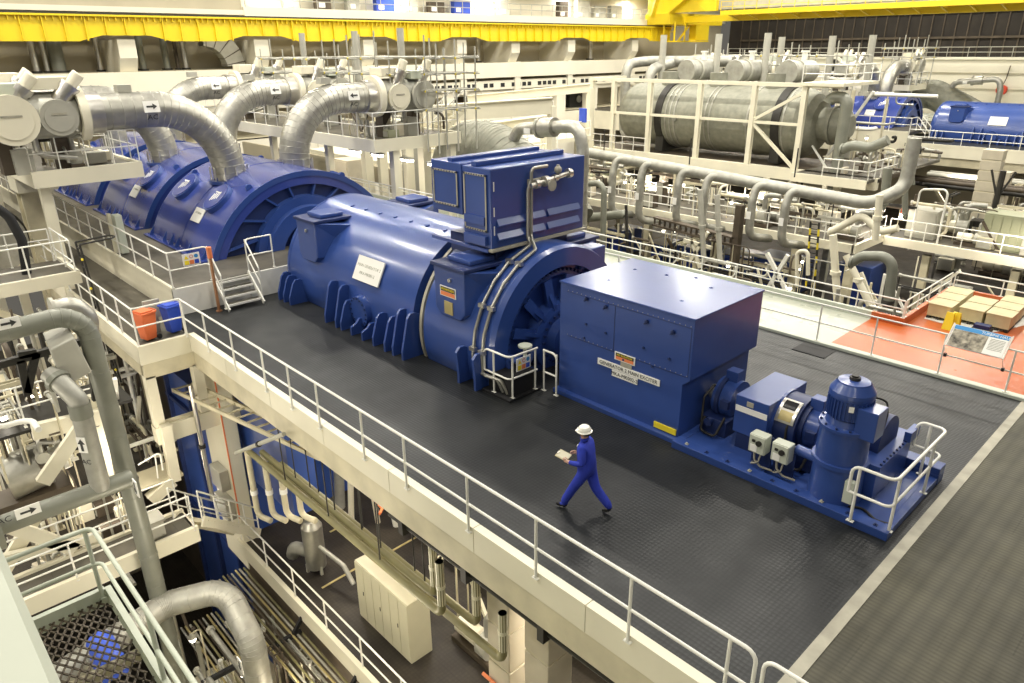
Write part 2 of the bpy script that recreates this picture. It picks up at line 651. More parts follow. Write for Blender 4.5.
# pillars of the lower openings and the slots above
for i, y in enumerate((33.5, 43, 47.8, 53, 57.3, 64.5, 70.2, 77, 84)):
    slab('wall_pillar', 'wall', WX-1.0, WX+0.1, y-0.75, y+0.75, -1, 4)
rng = random.Random(3)
for i, y in enumerate((28.5, 38.7, 49.6, 57.2, 65.6, 77.3)):
    slab('trim_band_post', 'wall', WX+0.2, WX+0.45, y-0.4, y+0.4, 3.4, 6.4)
cw = MB()
y = 46
while y < 88:
    if rng.random() < 0.75:
        cw.box(WX+0.3, WX+0.33, y, y+0.55, 3.95, 4.35)
    y += 0.8
struct(cw.build('window_slots', 'glassdk'))
# corbels carrying the crane rail
for i, y in enumerate((18.2, 28.4, 38.6, 49.4, 56.8, 65.6, 77.3)):
    c = MB()
    c.prism([(-4.2, 5.6), (-0.6, 5.6), (0.55, 7.3), (0.55, 8.55), (-4.2, 8.55)], (WX, y-0.6, 0), (1, 0, 0), (0, 0, 1), (0, 1.2, 0))
    struct(c.build('trim_corbel', 'wall'))
# end wall of the hall
slab('wall_end', 'wall', -62, 20, 100, 100.4, ZF, 6.3)
slab('trim_end_ledge', 'wall', -62, 20, 99.8, 103, 6.1, 6.35)
slab('trim_end_band', 'walldk', -62, 20, 99.9, 100.0, 4.6, 4.68)
slab('trim_end_band_low', 'walldk', -62, 20, 99.9, 100.0, 2.9, 2.98)
ed = MB()
ed.box(-62, 20, 103.2, 103.6, 6, 30)
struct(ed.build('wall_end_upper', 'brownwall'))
er = MB()
for i in range(60):
    er.box(-60+i*1.35, -59.88+i*1.35, 103.05, 103.2, 6.3, 16)
for z in (8.4, 11.2, 13.8):
    er.box(-60, 20, 102.95, 103.1, z, z+0.25)
struct(er.build('trim_end_cladding', 'brown'))
slab('wall_end_panel', 'creamdk', -56, 20, 102.9, 103.05, 12.0, 13.6)

# crane runway girder: deep between corbels, shallow over them
GX = WX+0.9
g = thing('crane_runway_girder', 'long yellow crane runway girder along the back wall', 'girder', (GX, 30, 8.3))
web = MB()
haunch = [18.2, 28.4, 38.6, 49.4, 65.6, 77.3]
prof = [(-2, 8.42)]
for hy in haunch:
    d = min(2.0, 2.0)
    prof += [(hy-3.1, 8.42), (hy-1.6, 8.8), (hy+1.6, 8.8), (hy+3.1, 8.42)]
prof += [(84, 8.42)]
poly = prof + [(84, 10.0), (-2, 10.0)]
web.prism(poly, (GX-0.05, 0, 0), (0, 1, 0), (0, 0, 1), (0.1, 0, 0))
web.build('web', 'yellow', g)
MB().box(GX-0.35, GX+0.35, -2, 84, 10.0, 10.12).build('top_flange', 'yellow', g)
MB().box(GX-0.12, GX+0.12, -2, 84, 10.12, 10.25).build('crane_rail', 'dark', g)
st = MB()
yy = -1.0
while yy < 84:
    bot = 8.84 if any(abs(yy-hy) < 2.2 for hy in haunch) else 8.44
    st.box(GX+0.05, GX+0.24, yy-0.03, yy+0.03, bot, 10.0)
    yy += 1.28
st.build('stiffener_plates', 'yellow', g)
s2 = MB()
yy = -1.3
while yy < 84:
    s2.box(GX+0.05, GX+0.3, yy-0.02, yy+0.02, 9.72, 10.0)
    yy += 0.43
s2.build('bracket_plates', 'yellow', g)

# crane bridge over the far end
CY = 83
b = thing('crane_bridge', 'yellow travelling crane bridge spanning the hall at upper right', 'crane', (-58, CY, 10.3))
MB().box(-60.2, -56.5, CY-3, CY+9, 10.3, 11.6).build('end_carriage', 'yellow', b, bevel=0.05)
MB().box(-60.2, -50.5, CY-2.5, CY-1.9, 11.6, 14.5).build('end_frame', 'yellow', b)
MB().box(-57, 16, CY+0.6, CY+2.6, 11.9, 15.5).build('bridge_girder', 'boxgrey', b)
wk = MB()
wk.box(-50, 16, CY-2.2, CY+0.6, 11.25, 11.42)
wk.box(-50, 16, CY-2.3, CY-2.15, 11.1, 11.6)
for i in range(26):
    x = -49+i*2.5
    wk.bar((x, CY-2.1, 11.15), (x+0.01, CY+0.6, 10.6), 0.12, 0.12)
wk.build('walkway', 'yellow', b)
MB().box(-57, 16, CY+0.3, CY+0.65, 10.55, 11.25).build('lower_flange', 'yellow', b)
wr = MB()
for z in (12.0, 12.55):
    wr.bar((-50, CY-2.2, z), (16, CY-2.2, z), 0.06, 0.06)
for i in range(45):
    wr.bar((-50+i*1.5, CY-2.2, 11.4), (-50+i*1.5, CY-2.2, 12.6), 0.06, 0.06)
wr.build('handrail', 'yellow', b)
ac = MB()      # access frame hanging under the carriage at the girder end
for (dx, dy) in ((0, 0), (0, 2.2), (1.6, 0), (1.6, 2.2)):
    ac.bar((-57.5+dx, CY-2.6+dy, 8.4), (-57.5+dx, CY-2.6+dy, 10.6), 0.14, 0.14)
ac.box(-57.7, -55.5, CY-2.8, CY+4.5, 8.3, 8.45)
ac.bar((-57, CY-0.2, 8.4), (-57, CY+2.2, 10.4), 0.16, 0.2)
ac.box(-57.3, -56.3, CY+2.6, CY+5.6, 8.5, 10.3)
ac.bar((-57.6, CY-2.6, 9.5), (-57.6, CY-0.4, 9.5), 0.08, 0.08)
ac.build('access_frame', 'yellow', b)
br = MB()
br.bar((-57.5, CY-2.4, 11.7), (-52, CY-2.4, 15), 0.3, 0.3)
br.bar((-52, CY-2.4, 11.7), (-57.5, CY-2.4, 15), 0.3, 0.3)
br.bar((-59, CY-3.2, 11.3), (-57.2, CY-4.2, 14.5), 0.5, 0.5)
br.build('bracing', 'yellow', b)
MB().bar((-56.5, CY-2.9, 11.6), (-52.5, CY-2.9, 14.2), 0.9, 0.12).build('stair', 'yellow', b)

# things in the recess of the back wall: risers, duct
for i, (px, w, mat, lab) in enumerate((
        (33, 0.45, 'steel', 'slim steel riser pipe leftmost in the back wall recess'),
        (44, 0.35, 'steel', 'thinner steel riser between two thicker risers on the back wall'),
        (56, 0.95, 'greypipe', 'thick grey riser pipe with a marker plate on the back wall'),
        (98, 0.4, 'steel', 'steel riser pipe left of the first corbel on the back wall'),
        (141, 0.5, 'greypipe', 'grey riser just right of the first corbel'),
        (165, 0.5, 'greypipe', 'grey riser in the second wall bay, nearest its middle'),
        (176, 0.3, 'brown', 'thin brown riser in the second wall bay'),
        (184, 0.45, 'steel', 'steel riser left of the round duct in the wall recess'),
        (478, 0.5, 'steel', 'grey riser in the far wall bay left of the fourth corbel'),
        (590, 0.6, 'steel', 'grey riser in the far wall bay near the crane'))):
    yy = P(px, 55, X=WX-3.0).y
    t = thing('riser_pipe', lab, 'pipe', (WX-3, yy, 6.36))
    MB().cyl((WX-3, yy, 6.36), (WX-3, yy, 10.4), w/2, 10).build('pipe', mat, t)
    MB().cyl((WX-3, yy, 6.36), (WX-3, yy, 6.5), w*0.8, 10).build('floor_collar', 'dark', t)
    if w >= 0.45 and px < 100:
        MB().box(WX-2.72+w/2-0.25, WX-2.7+w/2-0.25, yy-0.25, yy+0.25, 8.6, 9.1).build('marker_plate', 'label', t, label='white marker plate')
dk = thing('ventilation_duct', 'curved grey ventilation duct in the wall recess behind the girder', 'duct', (WX-2.2, P(226, 50, X=WX-2.2).y, 6.4))
yv = dk.location.y
q = MB()
q.lathe([(0, 1.7), (1.1, 1.7), (1.1, 3.2), (0, 3.2), (0, 1.7)], (WX-2.2, yv-2.2, 6.4), (1, 0, 0), 10, 0.1, PI*0.5, side=(0, 1, 0))
q.build('duct_bend', 'boxgrey', dk)
q = MB()
for a in (0.15, 0.45, 0.78, 1.1, 1.45):
    q.lathe([(-0.02, 1.65), (1.12, 1.65), (1.12, 3.25), (-0.02, 3.25)], (WX-2.2, yv-2.2, 6.4), (1, 0, 0), 1, a, a+0.03, side=(0, 1, 0))
q.build('seam_flanges', 'brown', dk)
# dark machinery seen through the lower openings
for i, (px, py, w, hh, mat, lab) in enumerate((
        (470, 104, 3, 2.0, 'brown', 'dark equipment behind the leftmost lower wall opening'),
        (533, 92, 6, 1.1, 'brown', 'brown duct high inside the middle wall opening'),
        (575, 98, 3.2, 2.6, 'dark', 'dark machine with round front inside the right wall opening'),
        (640, 100, 3.2, 2.4, 'boxgrey', 'grey cubicle behind the wall pillars near the vessel'))):
    c = P(px, py, X=WX-2.6)
    t = thing('equipment_cabinet', lab, 'machine', (WX-2.6, c.y, 0.97))
    MB().box(WX-3.2, WX-2.0, c.y-w/2, c.y+w/2, 0.97 if i != 1 else 2.3, 0.97+hh if i != 1 else 3.2).build('casing', mat, t, bevel=0.05)
    MB().cyl((WX-2.02, c.y, 1.9 if i != 1 else 2.8), (WX-1.85, c.y, 1.9 if i != 1 else 2.8), 0.4, 14).build('front_cover', 'boxgrey', t)
railing('railing', 'pale handrail inside the middle opening of the back wall', [(WX-0.3, 57.9, 0.97), (WX-0.3, 63.6, 0.97)], 1.2, 1.1, r=0.04, n=6)
railing('railing', 'handrail along the high gallery above the yellow girder', [(WX+0.05, 27.7, 10.95), (WX+0.05, 82, 10.95)], 1.6, 1.1, r=0.04, n=6, mat='boxgrey')
railing('railing', 'long handrail along the ledge of the far end wall', [(-60, 100.1, 6.35), (18, 100.1, 6.35)], 2.2, 1.1, r=0.045, n=6, mat='boxgrey')
for k in range(16):
    yy = 29 + k*3.1
    if rng.random() < 0.8:
        single(MB().box(WX-2.6, WX-2.0, yy, yy+1.2+rng.random(), 10.95, 12.0+rng.random()).box(WX-2.02, WX-1.95, yy+0.2, yy+0.8, 11.2, 11.6, 1), 'store_cabinet', [rng.choice(['boxgrey', 'bluebin', 'brown', 'boxgrey']), 'label'],
               'small cabinet behind the handrail of the high gallery', 'cabinet', 'cabinets on the high gallery')
fr = thing('fire_hose_reel', 'red round hose reel on the far end wall at right edge', 'hose reel', P(1002, 90, Y=99.9))
c = P(1002, 90, Y=99.9)
MB().cyl(c, c+V((0, -0.35, 0)), 0.55, 16).build('reel_drum', 'red', fr)
MB().cyl(c+V((0, -0.35, 0)), c+V((0, -0.4, 0)), 0.2, 12).build('hub', 'brown', fr)
MB().tube([c+V((0, -0.2, 0.5)), c+V((0.2, -0.2, 1.2)), c+V((0.3, -0.1, 2.6))], 0.06, 6).build('feed_pipe', 'brown', fr)
# ================================================================ unit 1 machines
def cyl_pt(x, ang, r, cy=YC, cz=ZC):
    """point on a shaft-line cylinder; ang 0 = towards the near side, 90 = up"""
    a = math.radians(ang)
    return V((x, cy - r*math.cos(a), cz + r*math.sin(a)))


def bolts(parent, pts, ax, r=0.035, h=0.05, mat='bluedk', n=6, name='bolt'):
    first = None
    ax = V(ax)
    base = MB().cyl((0, 0, 0), ax*h, r, n)
    R = root_loc(parent)
    for p in pts:
        if first is None:
            first = base.build(name, mat, origin=(0, 0, 0))
            o = first
        else:
            o = first.copy()
            COL.objects.link(o)
        o.parent = parent
        o.location = V(p) - R


# ---------------------------------------------------------------- generator
GX0, GX1, GR = -22.4, -14.85, 2.37
gen = thing('generator', 'large blue cylindrical generator with a white name plate on its side', 'generator', (-18.6, YC, 0))
A0 = -math.asin(ZC/GR)
body = MB()
body.lathe([(0, GR-0.32), (0.0, GR-0.3), (0.18, GR-0.08), (0.5, GR), (7.35, GR), (7.4, GR)], (GX0, YC, ZC), (1, 0, 0), 64, A0, PI-A0, side=(0, 1, 0))
body.lathe([(0, 0.2), (0, GR-0.3)], (GX0, YC, ZC), (1, 0, 0), 48, A0, PI-A0, side=(0, 1, 0))
body.build('casing', 'blue', gen)
for x0, x1, rr in ((7.2, 7.5, GR+0.07), (0.42, 0.5, GR+0.012)):
    MB().lathe([(x0, GR-0.1), (x0, rr), (x1, rr), (x1, GR-0.5)], (GX0, YC, ZC), (1, 0, 0), 64, A0, PI-A0, side=(0, 1, 0)).build('end_ring', 'blue', gen)
# buttress fins along the foot, placed as seen
fins = [(45, 440, 350), (68, 447, 360), (97, 455, 372), (205, 517, 378), (238, 535, 390), (262, 542, 445), (300, 558, 518), (340, 575, 530),
        (372, 595, 490), (402, 617, 505), (432, 630, 470), (468, 645, 487)]


def fin(x, ztop, parent, y0=9.92, side=-1, mat='blue', cr=GR):
    def cy_(z):
        return YC + side*math.sqrt(max(cr*cr-(z-ZC)**2, 0))
    yt = cy_(ztop)
    out = YC + side*(YC-y0)
    m = MB()
    pts = [(cy_(0.0)-side*0.1, 0.0), (out, 0.0), (out, 0.25)]
    pts += [(yt+side*0.34, ztop-0.12), (yt+side*0.24, ztop), (yt+side*0.1, ztop), (yt-side*0.1, ztop-0.1)]
    m.prism(pts, (x-0.04, 0, 0), (0, 1, 0), (0, 0, 1), (0.08, 0, 0))
    return m.build('fin', mat, parent)


for (fx, fb, ft) in fins:
    p0 = P(270+fx/3.415, 170+fb/3.415, Z=0)
    zt = P(270+fx/3.415, 170+ft/3.415, X=p0.x).z
    zt = max(0.45, min(1.25, zt))
    fin(p0.x, zt, gen)
    fin(p0.x, zt, gen, side=1)


def side_box(x0, x1, z0, z1, yf, parent, sgn=-1, plates=False, r=GR):
    """terminal box growing out of the round casing, tapered below and behind"""
    yb = YC + sgn*1.1
    yfr = YC + sgn*(YC-yf)
    m = MB()
    w = (x1-x0)
    f = [(x0, yfr, z1), (x1, yfr, z1), (x1-0.02, yfr, z0+0.18), (x1-0.2, yfr, z0), (x0+0.2, yfr, z0), (x0+0.02, yfr, z0+0.18)]
    bk = [(x0, yb, z1-0.15), (x1+0.55, yb, z1-0.15), (x1+0.3, yb, z0+0.18), (x1, yb, z0), (x0, yb, z0), (x0, yb, z0+0.18)]
    n = 6
    m.add(f+bk, [tuple(range(n-1, -1, -1)) if sgn < 0 else tuple(range(n))] + [(i, (i+1) % n, n+(i+1) % n, n+i) for i in range(n)])
    o = m.build('terminal_box', 'blue', parent, bevel=0.03)
    ly = sorted((yfr+sgn*0.06, yb))
    MB().box(x0-0.06, x1+0.08, ly[0], ly[1], z1-0.02, z1+0.07).build('lid', 'bluedk', o, bevel=0.015)
    yy = sorted((yfr-sgn*0.3, yfr-sgn*1.1))
    MB().box(x0+0.2, x1-0.1, yy[0], yy[1], z1+0.07, z1+0.2).build('lid_hatch', 'blue', o, bevel=0.03)
    MB().cyl((x0+0.55*w, yfr, z1-0.3), (x0+0.55*w, yfr+sgn*0.05, z1-0.3), 0.05, 10).build('stud', 'steel', o)
    if plates:
        zc = z1-0.62
        yy = sorted((yfr+sgn*0.015, yfr))
        MB().box(x0+0.25, x0+0.86, yy[0], yy[1], zc-0.13, zc+0.13).build('warning_plate', 'label', o, label='warning plate with dark and orange bands')
        yy = sorted((yfr+sgn*0.022, yfr))
        MB().box(x0+0.28, x0+0.83, yy[0], yy[1], zc-0.11, zc-0.01).build('orange_band', 'signorange', o)
        MB().box(x0+0.28, x0+0.83, yy[0], yy[1], zc, zc+0.11).build('dark_band', 'ink', o)
        text_mb('HYDROGEN', 0.09, (x0+0.555, yfr+sgn*0.028, zc+0.055), (1, 0, 0), (0, 0, 1)).build('lettering', 'signyellow', o)
        MB().box(x0+0.4, x0+0.72, yy[0], yy[1], zc-0.58, zc-0.25).build('rating_plate', 'brass', o, label='brass rating plate')
    return o


side_box(-21.0, -19.85, 1.55, 2.82, 10.42, gen)
side_box(-21.0, -19.85, 1.55, 2.82, 10.42, gen, 1)
# round cover low on the side
c = on_cyl(363, 310, YC, ZC, GR)
nrm = (c - V((c.x, YC, ZC))).normalized()
MB().cyl(c-nrm*0.15, c+nrm*0.16, 0.46, 24).build('round_cover', 'blue', gen)
bolts(gen, [c+nrm*0.16+(V((1, 0, 0))*math.cos(a)+nrm.cross(V((1, 0, 0)))*math.sin(a))*0.4 for a in [k*PI/8 for k in range(16)]], nrm, 0.03, 0.03)
# name plate
pc = on_cyl(369.5, 271, YC, ZC, GR+0.02)
nrm = (pc - V((pc.x, YC, ZC))).normalized()
u = V((1, 0, 0))
w = nrm.cross(u)
if w.z < 0:
    w = -w
plate = MB().obox(pc+nrm*0.03, u*0.66, w*0.36, nrm*0.02).build('name_plate', 'label', gen, label='white name plate')
text_mb('MAIN GENERATOR 2', 0.125, pc+nrm*0.052+w*0.09, u, w).build('lettering', 'inkgrey', plate)
text_mb('MKA-MK001-2', 0.125, pc+nrm*0.052-w*0.13, u, w).build('lettering', 'inkgrey', plate)
bolts(gen, [cyl_pt(-15.6-0.8*i, 74, GR-0.005) for i in range(7)], (0, -0.27, 0.96), 0.07, 0.04, 'blue', 6, 'lifting_plug')
MB().box(-22.3, -15.0, 10.9, 14.7, 0, 0.14).build('sole_plate', 'bluedk', gen)

# ---------------------------------------------------------------- end housing of the generator
EX0, EX1 = -14.5, -11.75
eh = thing('generator_end_housing', 'blue round end housing with a bolted spoked front below the air box', 'generator end', (-13.1, YC, 0))
B0 = -math.asin(ZC/2.42)
MB().lathe([(-0.25, 2.1), (-0.25, 2.25), (0.05, 2.25), (0.05, 2.42), (2.62, 2.42), (2.75, 2.36), (2.75, 1.9), (2.4, 1.9), (2.4, 0.1)], (EX0, YC, ZC), (1, 0, 0), 64, B0, PI-B0, side=(0, 1, 0)).build('casing', 'blue', eh)
MB().lathe([(-0.16, 2.2), (-0.16, 2.4), (-0.06, 2.4), (-0.06, 2.2)], (EX0, YC, ZC), (1, 0, 0), 64, B0, PI-B0, side=(0, 1, 0)).build('seal_strip', 'strip', eh, label='pale seal strip round the joint')
fx = EX0+2.4
MB().lathe([(0.02, 1.62), (0.14, 1.62), (0.14, 1.88), (0.02, 1.88)], (fx, YC, ZC), (1, 0, 0), 64, -0.4, PI+0.4, side=(0, 1, 0)).build('bolt_flange', 'blue', eh)
bolts(eh, [V((fx+0.14, YC-1.76*math.cos(a), ZC+1.76*math.sin(a))) for a in [(-0.3+k*(PI+0.6)/43) for k in range(44)]], (1, 0, 0), 0.045, 0.08)
MB().lathe([(0, 0.98), (0.3, 0.9), (0.35, 0.75), (0.35, 0.55), (0.6, 0.5), (0.6, 0.3), (1.6, 0.3)], (fx, YC, ZC), (1, 0, 0), 40, side=(0, 1, 0)).build('hub', 'blue', eh)
bolts(eh, [V((fx+0.34, YC-0.66*math.cos(a), ZC+0.66*math.sin(a))) for a in [k*PI/11 for k in range(22)]], (1, 0, 0), 0.04, 0.06)
for k in range(8):
    a = math.radians(-12 + k*29.2)
    d = V((0, -math.cos(a), math.sin(a)))
    s_ = V((0, math.sin(a), math.cos(a)))
    r0, r1 = V((fx+0.02, YC, ZC))+d*0.85, V((fx+0.02, YC, ZC))+d*1.62
    m = MB()
    m.prism([(0.8, 0.0), (1.62, 0.0), (1.62, 0.12), (0.95, 0.34), (0.8, 0.34)], V((fx, YC, ZC))-s_*0.05, d, V((1, 0, 0)), s_*0.1)
    m.build('spoke', 'blue', eh)
    t2 = MB().obox(V((fx+0.22, YC, ZC))+d*1.22, d*0.42, s_*0.13, V((1, 0, -0.0))*0.02)
    t2.build('spoke_cap', 'blue', eh)
for (fx_, fb, ft) in ((185, 580, 450), (243, 612, 485)):
    p0 = P(410+fx_/3.795, 230+fb/3.795, Z=0)
    fin(p0.x, 0.95, eh, y0=10.1, cr=2.42)
    fin(p0.x, 0.95, eh, y0=10.1, side=1, cr=2.42)
side_box(-13.9, -12.72, 1.5, 2.78, 10.4, eh, -1, True, 2.42)
side_box(-13.9, -12.72, 1.5, 2.78, 10.4, eh, 1, False, 2.42)
MB().box(-14.6, -12.85, 11.55, 14.15, 2.3, 3.3).build('air_neck', 'bluedk', eh)
MB().box(-14.3, -11.8, 10.9, 14.7, 0, 0.14).build('sole_plate', 'bluedk', eh)
MB().box(-12.35, -11.85, 13.6, 14.6, 2.35, 2.85).build('pipe_saddle', 'blue', eh, bevel=0.04)

# ---------------------------------------------------------------- air box
ab = thing('air_cooler_box', 'tall blue box with riveted doors on top of the generator end', 'air box', (-13.6, YC, 3.2))
MB().box(-13.62, -12.6, 11.2, 14.5, 3.22, 5.12).build('casing', 'blue', ab, bevel=0.02)
MB().box(-14.85, -13.66, 11.2, 14.5, 3.9, 5.15).build('rear_casing', 'blue', ab, bevel=0.02)
MB().box(-13.72, -13.56, 11.3, 14.4, 3.5, 5.05).build('joint_strip', 'bluedk', ab)
for x0, x1, z0, z1 in ((-14.75, -13.78, 4.08, 4.95), (-13.54, -12.72, 3.62, 4.98)):
    d_ = MB().box(x0, x1, 11.17, 11.2, z0, z1).build('door', 'blue', ab)
    fr_ = MB()
    for (a, b_, c_, d2) in ((x0, x1, z0, z0+0.045), (x0, x1, z1-0.045, z1), (x0, x0+0.045, z0, z1), (x1-0.045, x1, z0, z1)):
        fr_.box(a, b_, 11.155, 11.17, c_, d2)
    fr_.build('riveted_frame', 'strip', d_, label='worn pale riveted frame')
    rv = MB()
    for i in range(9):
        for zz in (z0+0.022, z1-0.022):
            rv.cyl((x0+(x1-x0)*(i+0.5)/9, 11.155, zz), (x0+(x1-x0)*(i+0.5)/9, 11.14, zz), 0.016, 6)
    rv.build('rivets', 'bluedk', d_)
MB().box(-13.5, -12.78, 11.12, 11.2, 3.78, 3.98).build('door_shelf', 'blue', ab)
MB().box(-13.52, -12.72, 11.1, 11.2, 3.3, 3.52).build('lower_louver', 'blue', ab)
for (y0, y1) in ((11.38, 13.0), (13.1, 14.3)):
    for z in (3.38, 3.72):
        m = MB()
        m.prism([(0, 0), (0.08, 0.03), (0.08, 0.06), (0, 0.2)], (-12.6, y0, z), (1, 0, 0), (0, 0, 1), (0, y1-y0, 0))
        m.build('louver', 'blue', ab)
for x in (-14.15, -13.25):
    m = MB().box(x-0.1, x+0.1, 11.25, 14.3, 5.12, 5.24)
    m.build('top_beam', 'blue', ab, bevel=0.02)
MB().box(-12.66, -12.52, 11.15, 14.55, 3.16, 3.22).build('base_trim', 'strip', ab)
MB().box(-14.86, -12.66, 11.12, 11.2, 3.14, 3.22).build('base_trim', 'blue', ab)
sm = MB()
for z in (4.6, 4.0, 3.55):
    sm.box(-12.6, -12.592, 11.28, 11.31, z, z+0.22)
sm.build('chalk_marks', 'label', ab)

# conduits from the box down round the housing, each a pipe
vz = P(480+0, 170, X=-12.5)
for i, (xx, dy, lab) in enumerate(((-12.35, 0.0, 'left silver pipe running from the air box round the blue end housing'),
                                   (-12.02, 0.1, 'right silver pipe running from the air box round the blue end housing'))):
    ytop = 12.32 + i*0.12
    pts = [V((-12.5, ytop+0.1, 4.72+0.13*i)), V((-12.5, ytop, 4.5))] if i == 0 else [V((-12.5, ytop+0.55, 5.02)), V((-12.5, ytop, 5.02))]
    pts += [V((-12.5, ytop, 3.35))]
    for a in (78, 60, 45, 30, 15, 2, -8):
        p = cyl_pt(xx, a, 2.5)
        if i == 1 and a == 78:
            p = cyl_pt(xx, 74, 2.5)
        pts.append(p)
    end = cyl_pt(xx, -8, 2.5)
    pts += [V((end.x+0.15, end.y-0.05, 0.42)), V((-11.55+0.15*i, 10.35, 0.42)), V((-11.4+0.15*i, 10.42, 0.1))]
    t = thing('conduit_pipe', lab, 'pipe', pts[-1])
    MB().tube(pts, 0.042, 8, 0.12, seg=4).build('pipe', 'lag', t)
    for a in (60, 30, 5):
        p = cyl_pt(xx, a, 2.5)
        MB().obox(p, (0.1, 0, 0), (0, 0.05, 0), (0, 0, 0.05)).build('clamp', 'steel', t)
va = thing('valve_set', 'small steel valve set mounted high on the air box front', 'valve', (-12.5, 12.6, 4.6))
m = MB().tube([(-12.42, 12.35, 4.62), (-12.42, 13.75, 4.78)], 0.06, 8)
m.build('header_pipe', 'steel', va)
for y, r in ((12.55, 0.11), (12.85, 0.13), (13.2, 0.09), (13.7, 0.12)):
    z = 4.62+(y-12.35)*0.114
    MB().cyl((-12.42, y-0.06, z), (-12.42, y+0.06, z), r, 12).build('flange', 'steel', va)
MB().cyl((-12.42, 12.85, 4.68), (-12.2, 12.85, 4.6), 0.05, 8).cyl((-12.2, 12.85, 4.6), (-12.17, 12.85, 4.6), 0.14, 12).build('handwheel', 'strip', va)
MB().cyl((-12.42, 13.3, 4.73), (-12.42, 13.3, 5.02), 0.04, 8).ball((-12.42, 13.3, 4.9), 0.1).build('gauge', 'strip', va)
MB().box(-12.6, -12.48, 12.4, 12.9, 4.55, 4.75).build('bracket', 'strip', va)

# ---------------------------------------------------------------- exciter
ex = thing('exciter', 'big box-shaped blue exciter with white name strips on its side', 'exciter', (-8.9, 12.9, 0))
e = MB()
X0, X1, XS, Y0, Y1, ZT = -10.66, -7.08, -7.24, 11.56, 14.2, 2.78
e.prism([(X0, 0.1), (XS, 0.1), (XS, 1.32), (X1, 1.46), (X1, ZT), (X0, ZT)], (0, Y0, 0), (1, 0, 0), (0, 0, 1), (0, Y1-Y0, 0))
e.build('casing', 'blue', ex, bevel=0.012)
MB().box(X0-0.02, X1+0.02, Y0-0.02, Y1+0.02, ZT-0.03, ZT+0.02).build('roof_panel', 'blue', ex, bevel=0.012)
MB().box(X0-0.06, XS+0.05, Y0-0.14, Y1+0.1, 0, 0.11).build('plinth', 'blue', ex, bevel=0.01)
zs = 1.52
sm = MB()
sm.box(X0+0.28, X1-0.1, Y0-0.006, Y0, zs-0.008, zs+0.008)
sm.box(-9.06, -9.045, Y0-0.006, Y0, zs, ZT-0.2)
sm.box(X0+0.2, X1-0.05, Y0-0.006, Y0, ZT-0.2, ZT-0.19)
sm.box(X1-0.06, X1-0.05, Y0-0.006, Y0, zs, ZT-0.2)
sm.build('panel_seams', 'bluedk', ex)
pk = [(-9.85, 2.55), (-9.3, 2.5), (-8.2, 2.45), (-7.55, 2.4)]
for (x, z) in pk:
    o_ = MB().cyl((x, Y0, z), (x, Y0-0.05, z), 0.045, 8).bar((x-0.04, Y0-0.06, z-0.05), (x+0.03, Y0-0.06, z+0.05), 0.03, 0.03).build('latch', 'bluedk', ex)
for (x, z) in [(-9.85, 1.95), (-9.28, 1.9), (-8.25, 1.85), (-7.6, 1.8), (-9.9, 1.6), (-8.75, 1.42), (-8.0, 1.5)]:
    MB().cyl((x, Y0, z), (x, Y0-0.03, z), 0.028, 8).build('fixing', 'bluedk', ex)
rv = MB()
for i in range(26):
    for z in (ZT-0.16, zs+0.03):
        rv.cyl((X0+0.25+i*0.13, Y0, z), (X0+0.25+i*0.13, Y0-0.008, z), 0.01, 5)
rv.build('rivets', 'strip', ex)
for (x, y) in ((-9.9, 12.35), (-10.0, 13.45), (-7.9, 12.3), (-7.95, 13.5), (-8.6, 13.9), (-9.2, 13.6)):
    MB().cyl((x, y, ZT+0.02), (x, y, ZT+0.032), 0.045, 10).cyl((x, y, ZT+0.032), (x, y, ZT+0.04), 0.02, 8).build('lifting_plug', 'blue', ex)


def ex_px(a, b_):
    return P(590+a/12.8, 345+b_/12.8, Y=Y0-0.01)


def strip(pl, pr, hgt, mat, parent, name, lab=None):
    a, b_ = pl, pr
    m = MB().box(a.x, b_.x, Y0-0.022, Y0-0.004, (a.z+b_.z)/2-hgt/2, (a.z+b_.z)/2+hgt/2)
    o = m.build(name, mat, parent)
    if lab:
        o['label'] = lab
    return o, (a.z+b_.z)/2


n1, z1_ = strip(ex_px(102, 205), ex_px(895, 485), 0.145, 'label', ex, 'name_strip', 'long white name strip')
a, b_ = ex_px(102, 205), ex_px(895, 485)
text_mb('GENERATOR 2 MAIN EXCITER', 0.117, ((a.x+b_.x)/2, Y0-0.026, z1_), (1, 0, 0), (0, 0, 1)).build('lettering', 'ink', n1)
n2, z2_ = strip(ex_px(282, 352), ex_px(608, 470), 0.145, 'label', ex, 'name_strip', 'short white name strip')
a, b_ = ex_px(282, 352), ex_px(608, 470)
text_mb('MKA-MK002-2', 0.117, ((a.x+b_.x)/2, Y0-0.026, z2_), (1, 0, 0), (0, 0, 1)).build('lettering', 'ink', n2)
n3, z3_ = strip(ex_px(320, 130), ex_px(577, 215), 0.19, 'label', ex, 'warning_plate', 'small warning plate with dark and orange bands')
a, b_ = ex_px(320, 130), ex_px(577, 215)
MB().box(a.x+0.03, b_.x-0.03, Y0-0.026, Y0-0.004, z3_, z3_+0.075).build('dark_band', 'ink', n3)
MB().box(a.x+0.03, b_.x-0.03, Y0-0.026, Y0-0.004, z3_-0.075, z3_).build('orange_band', 'signorange', n3)
text_mb('NO ISOLATION', 0.06, ((a.x+b_.x)/2, Y0-0.03, z3_+0.038), (1, 0, 0), (0, 0, 1)).build('lettering', 'signyellow', n3)
a = ex_px(395, 210)
MB().box(a.x, a.x+0.3, Y0-0.02, Y0-0.004, a.z-0.22, a.z).build('small_plate', 'strip', ex)
a, b_ = P(512+565/4, 340+352/4, Y=Y0-0.03), P(512+652/4, 340+392/4, Y=Y0-0.03)
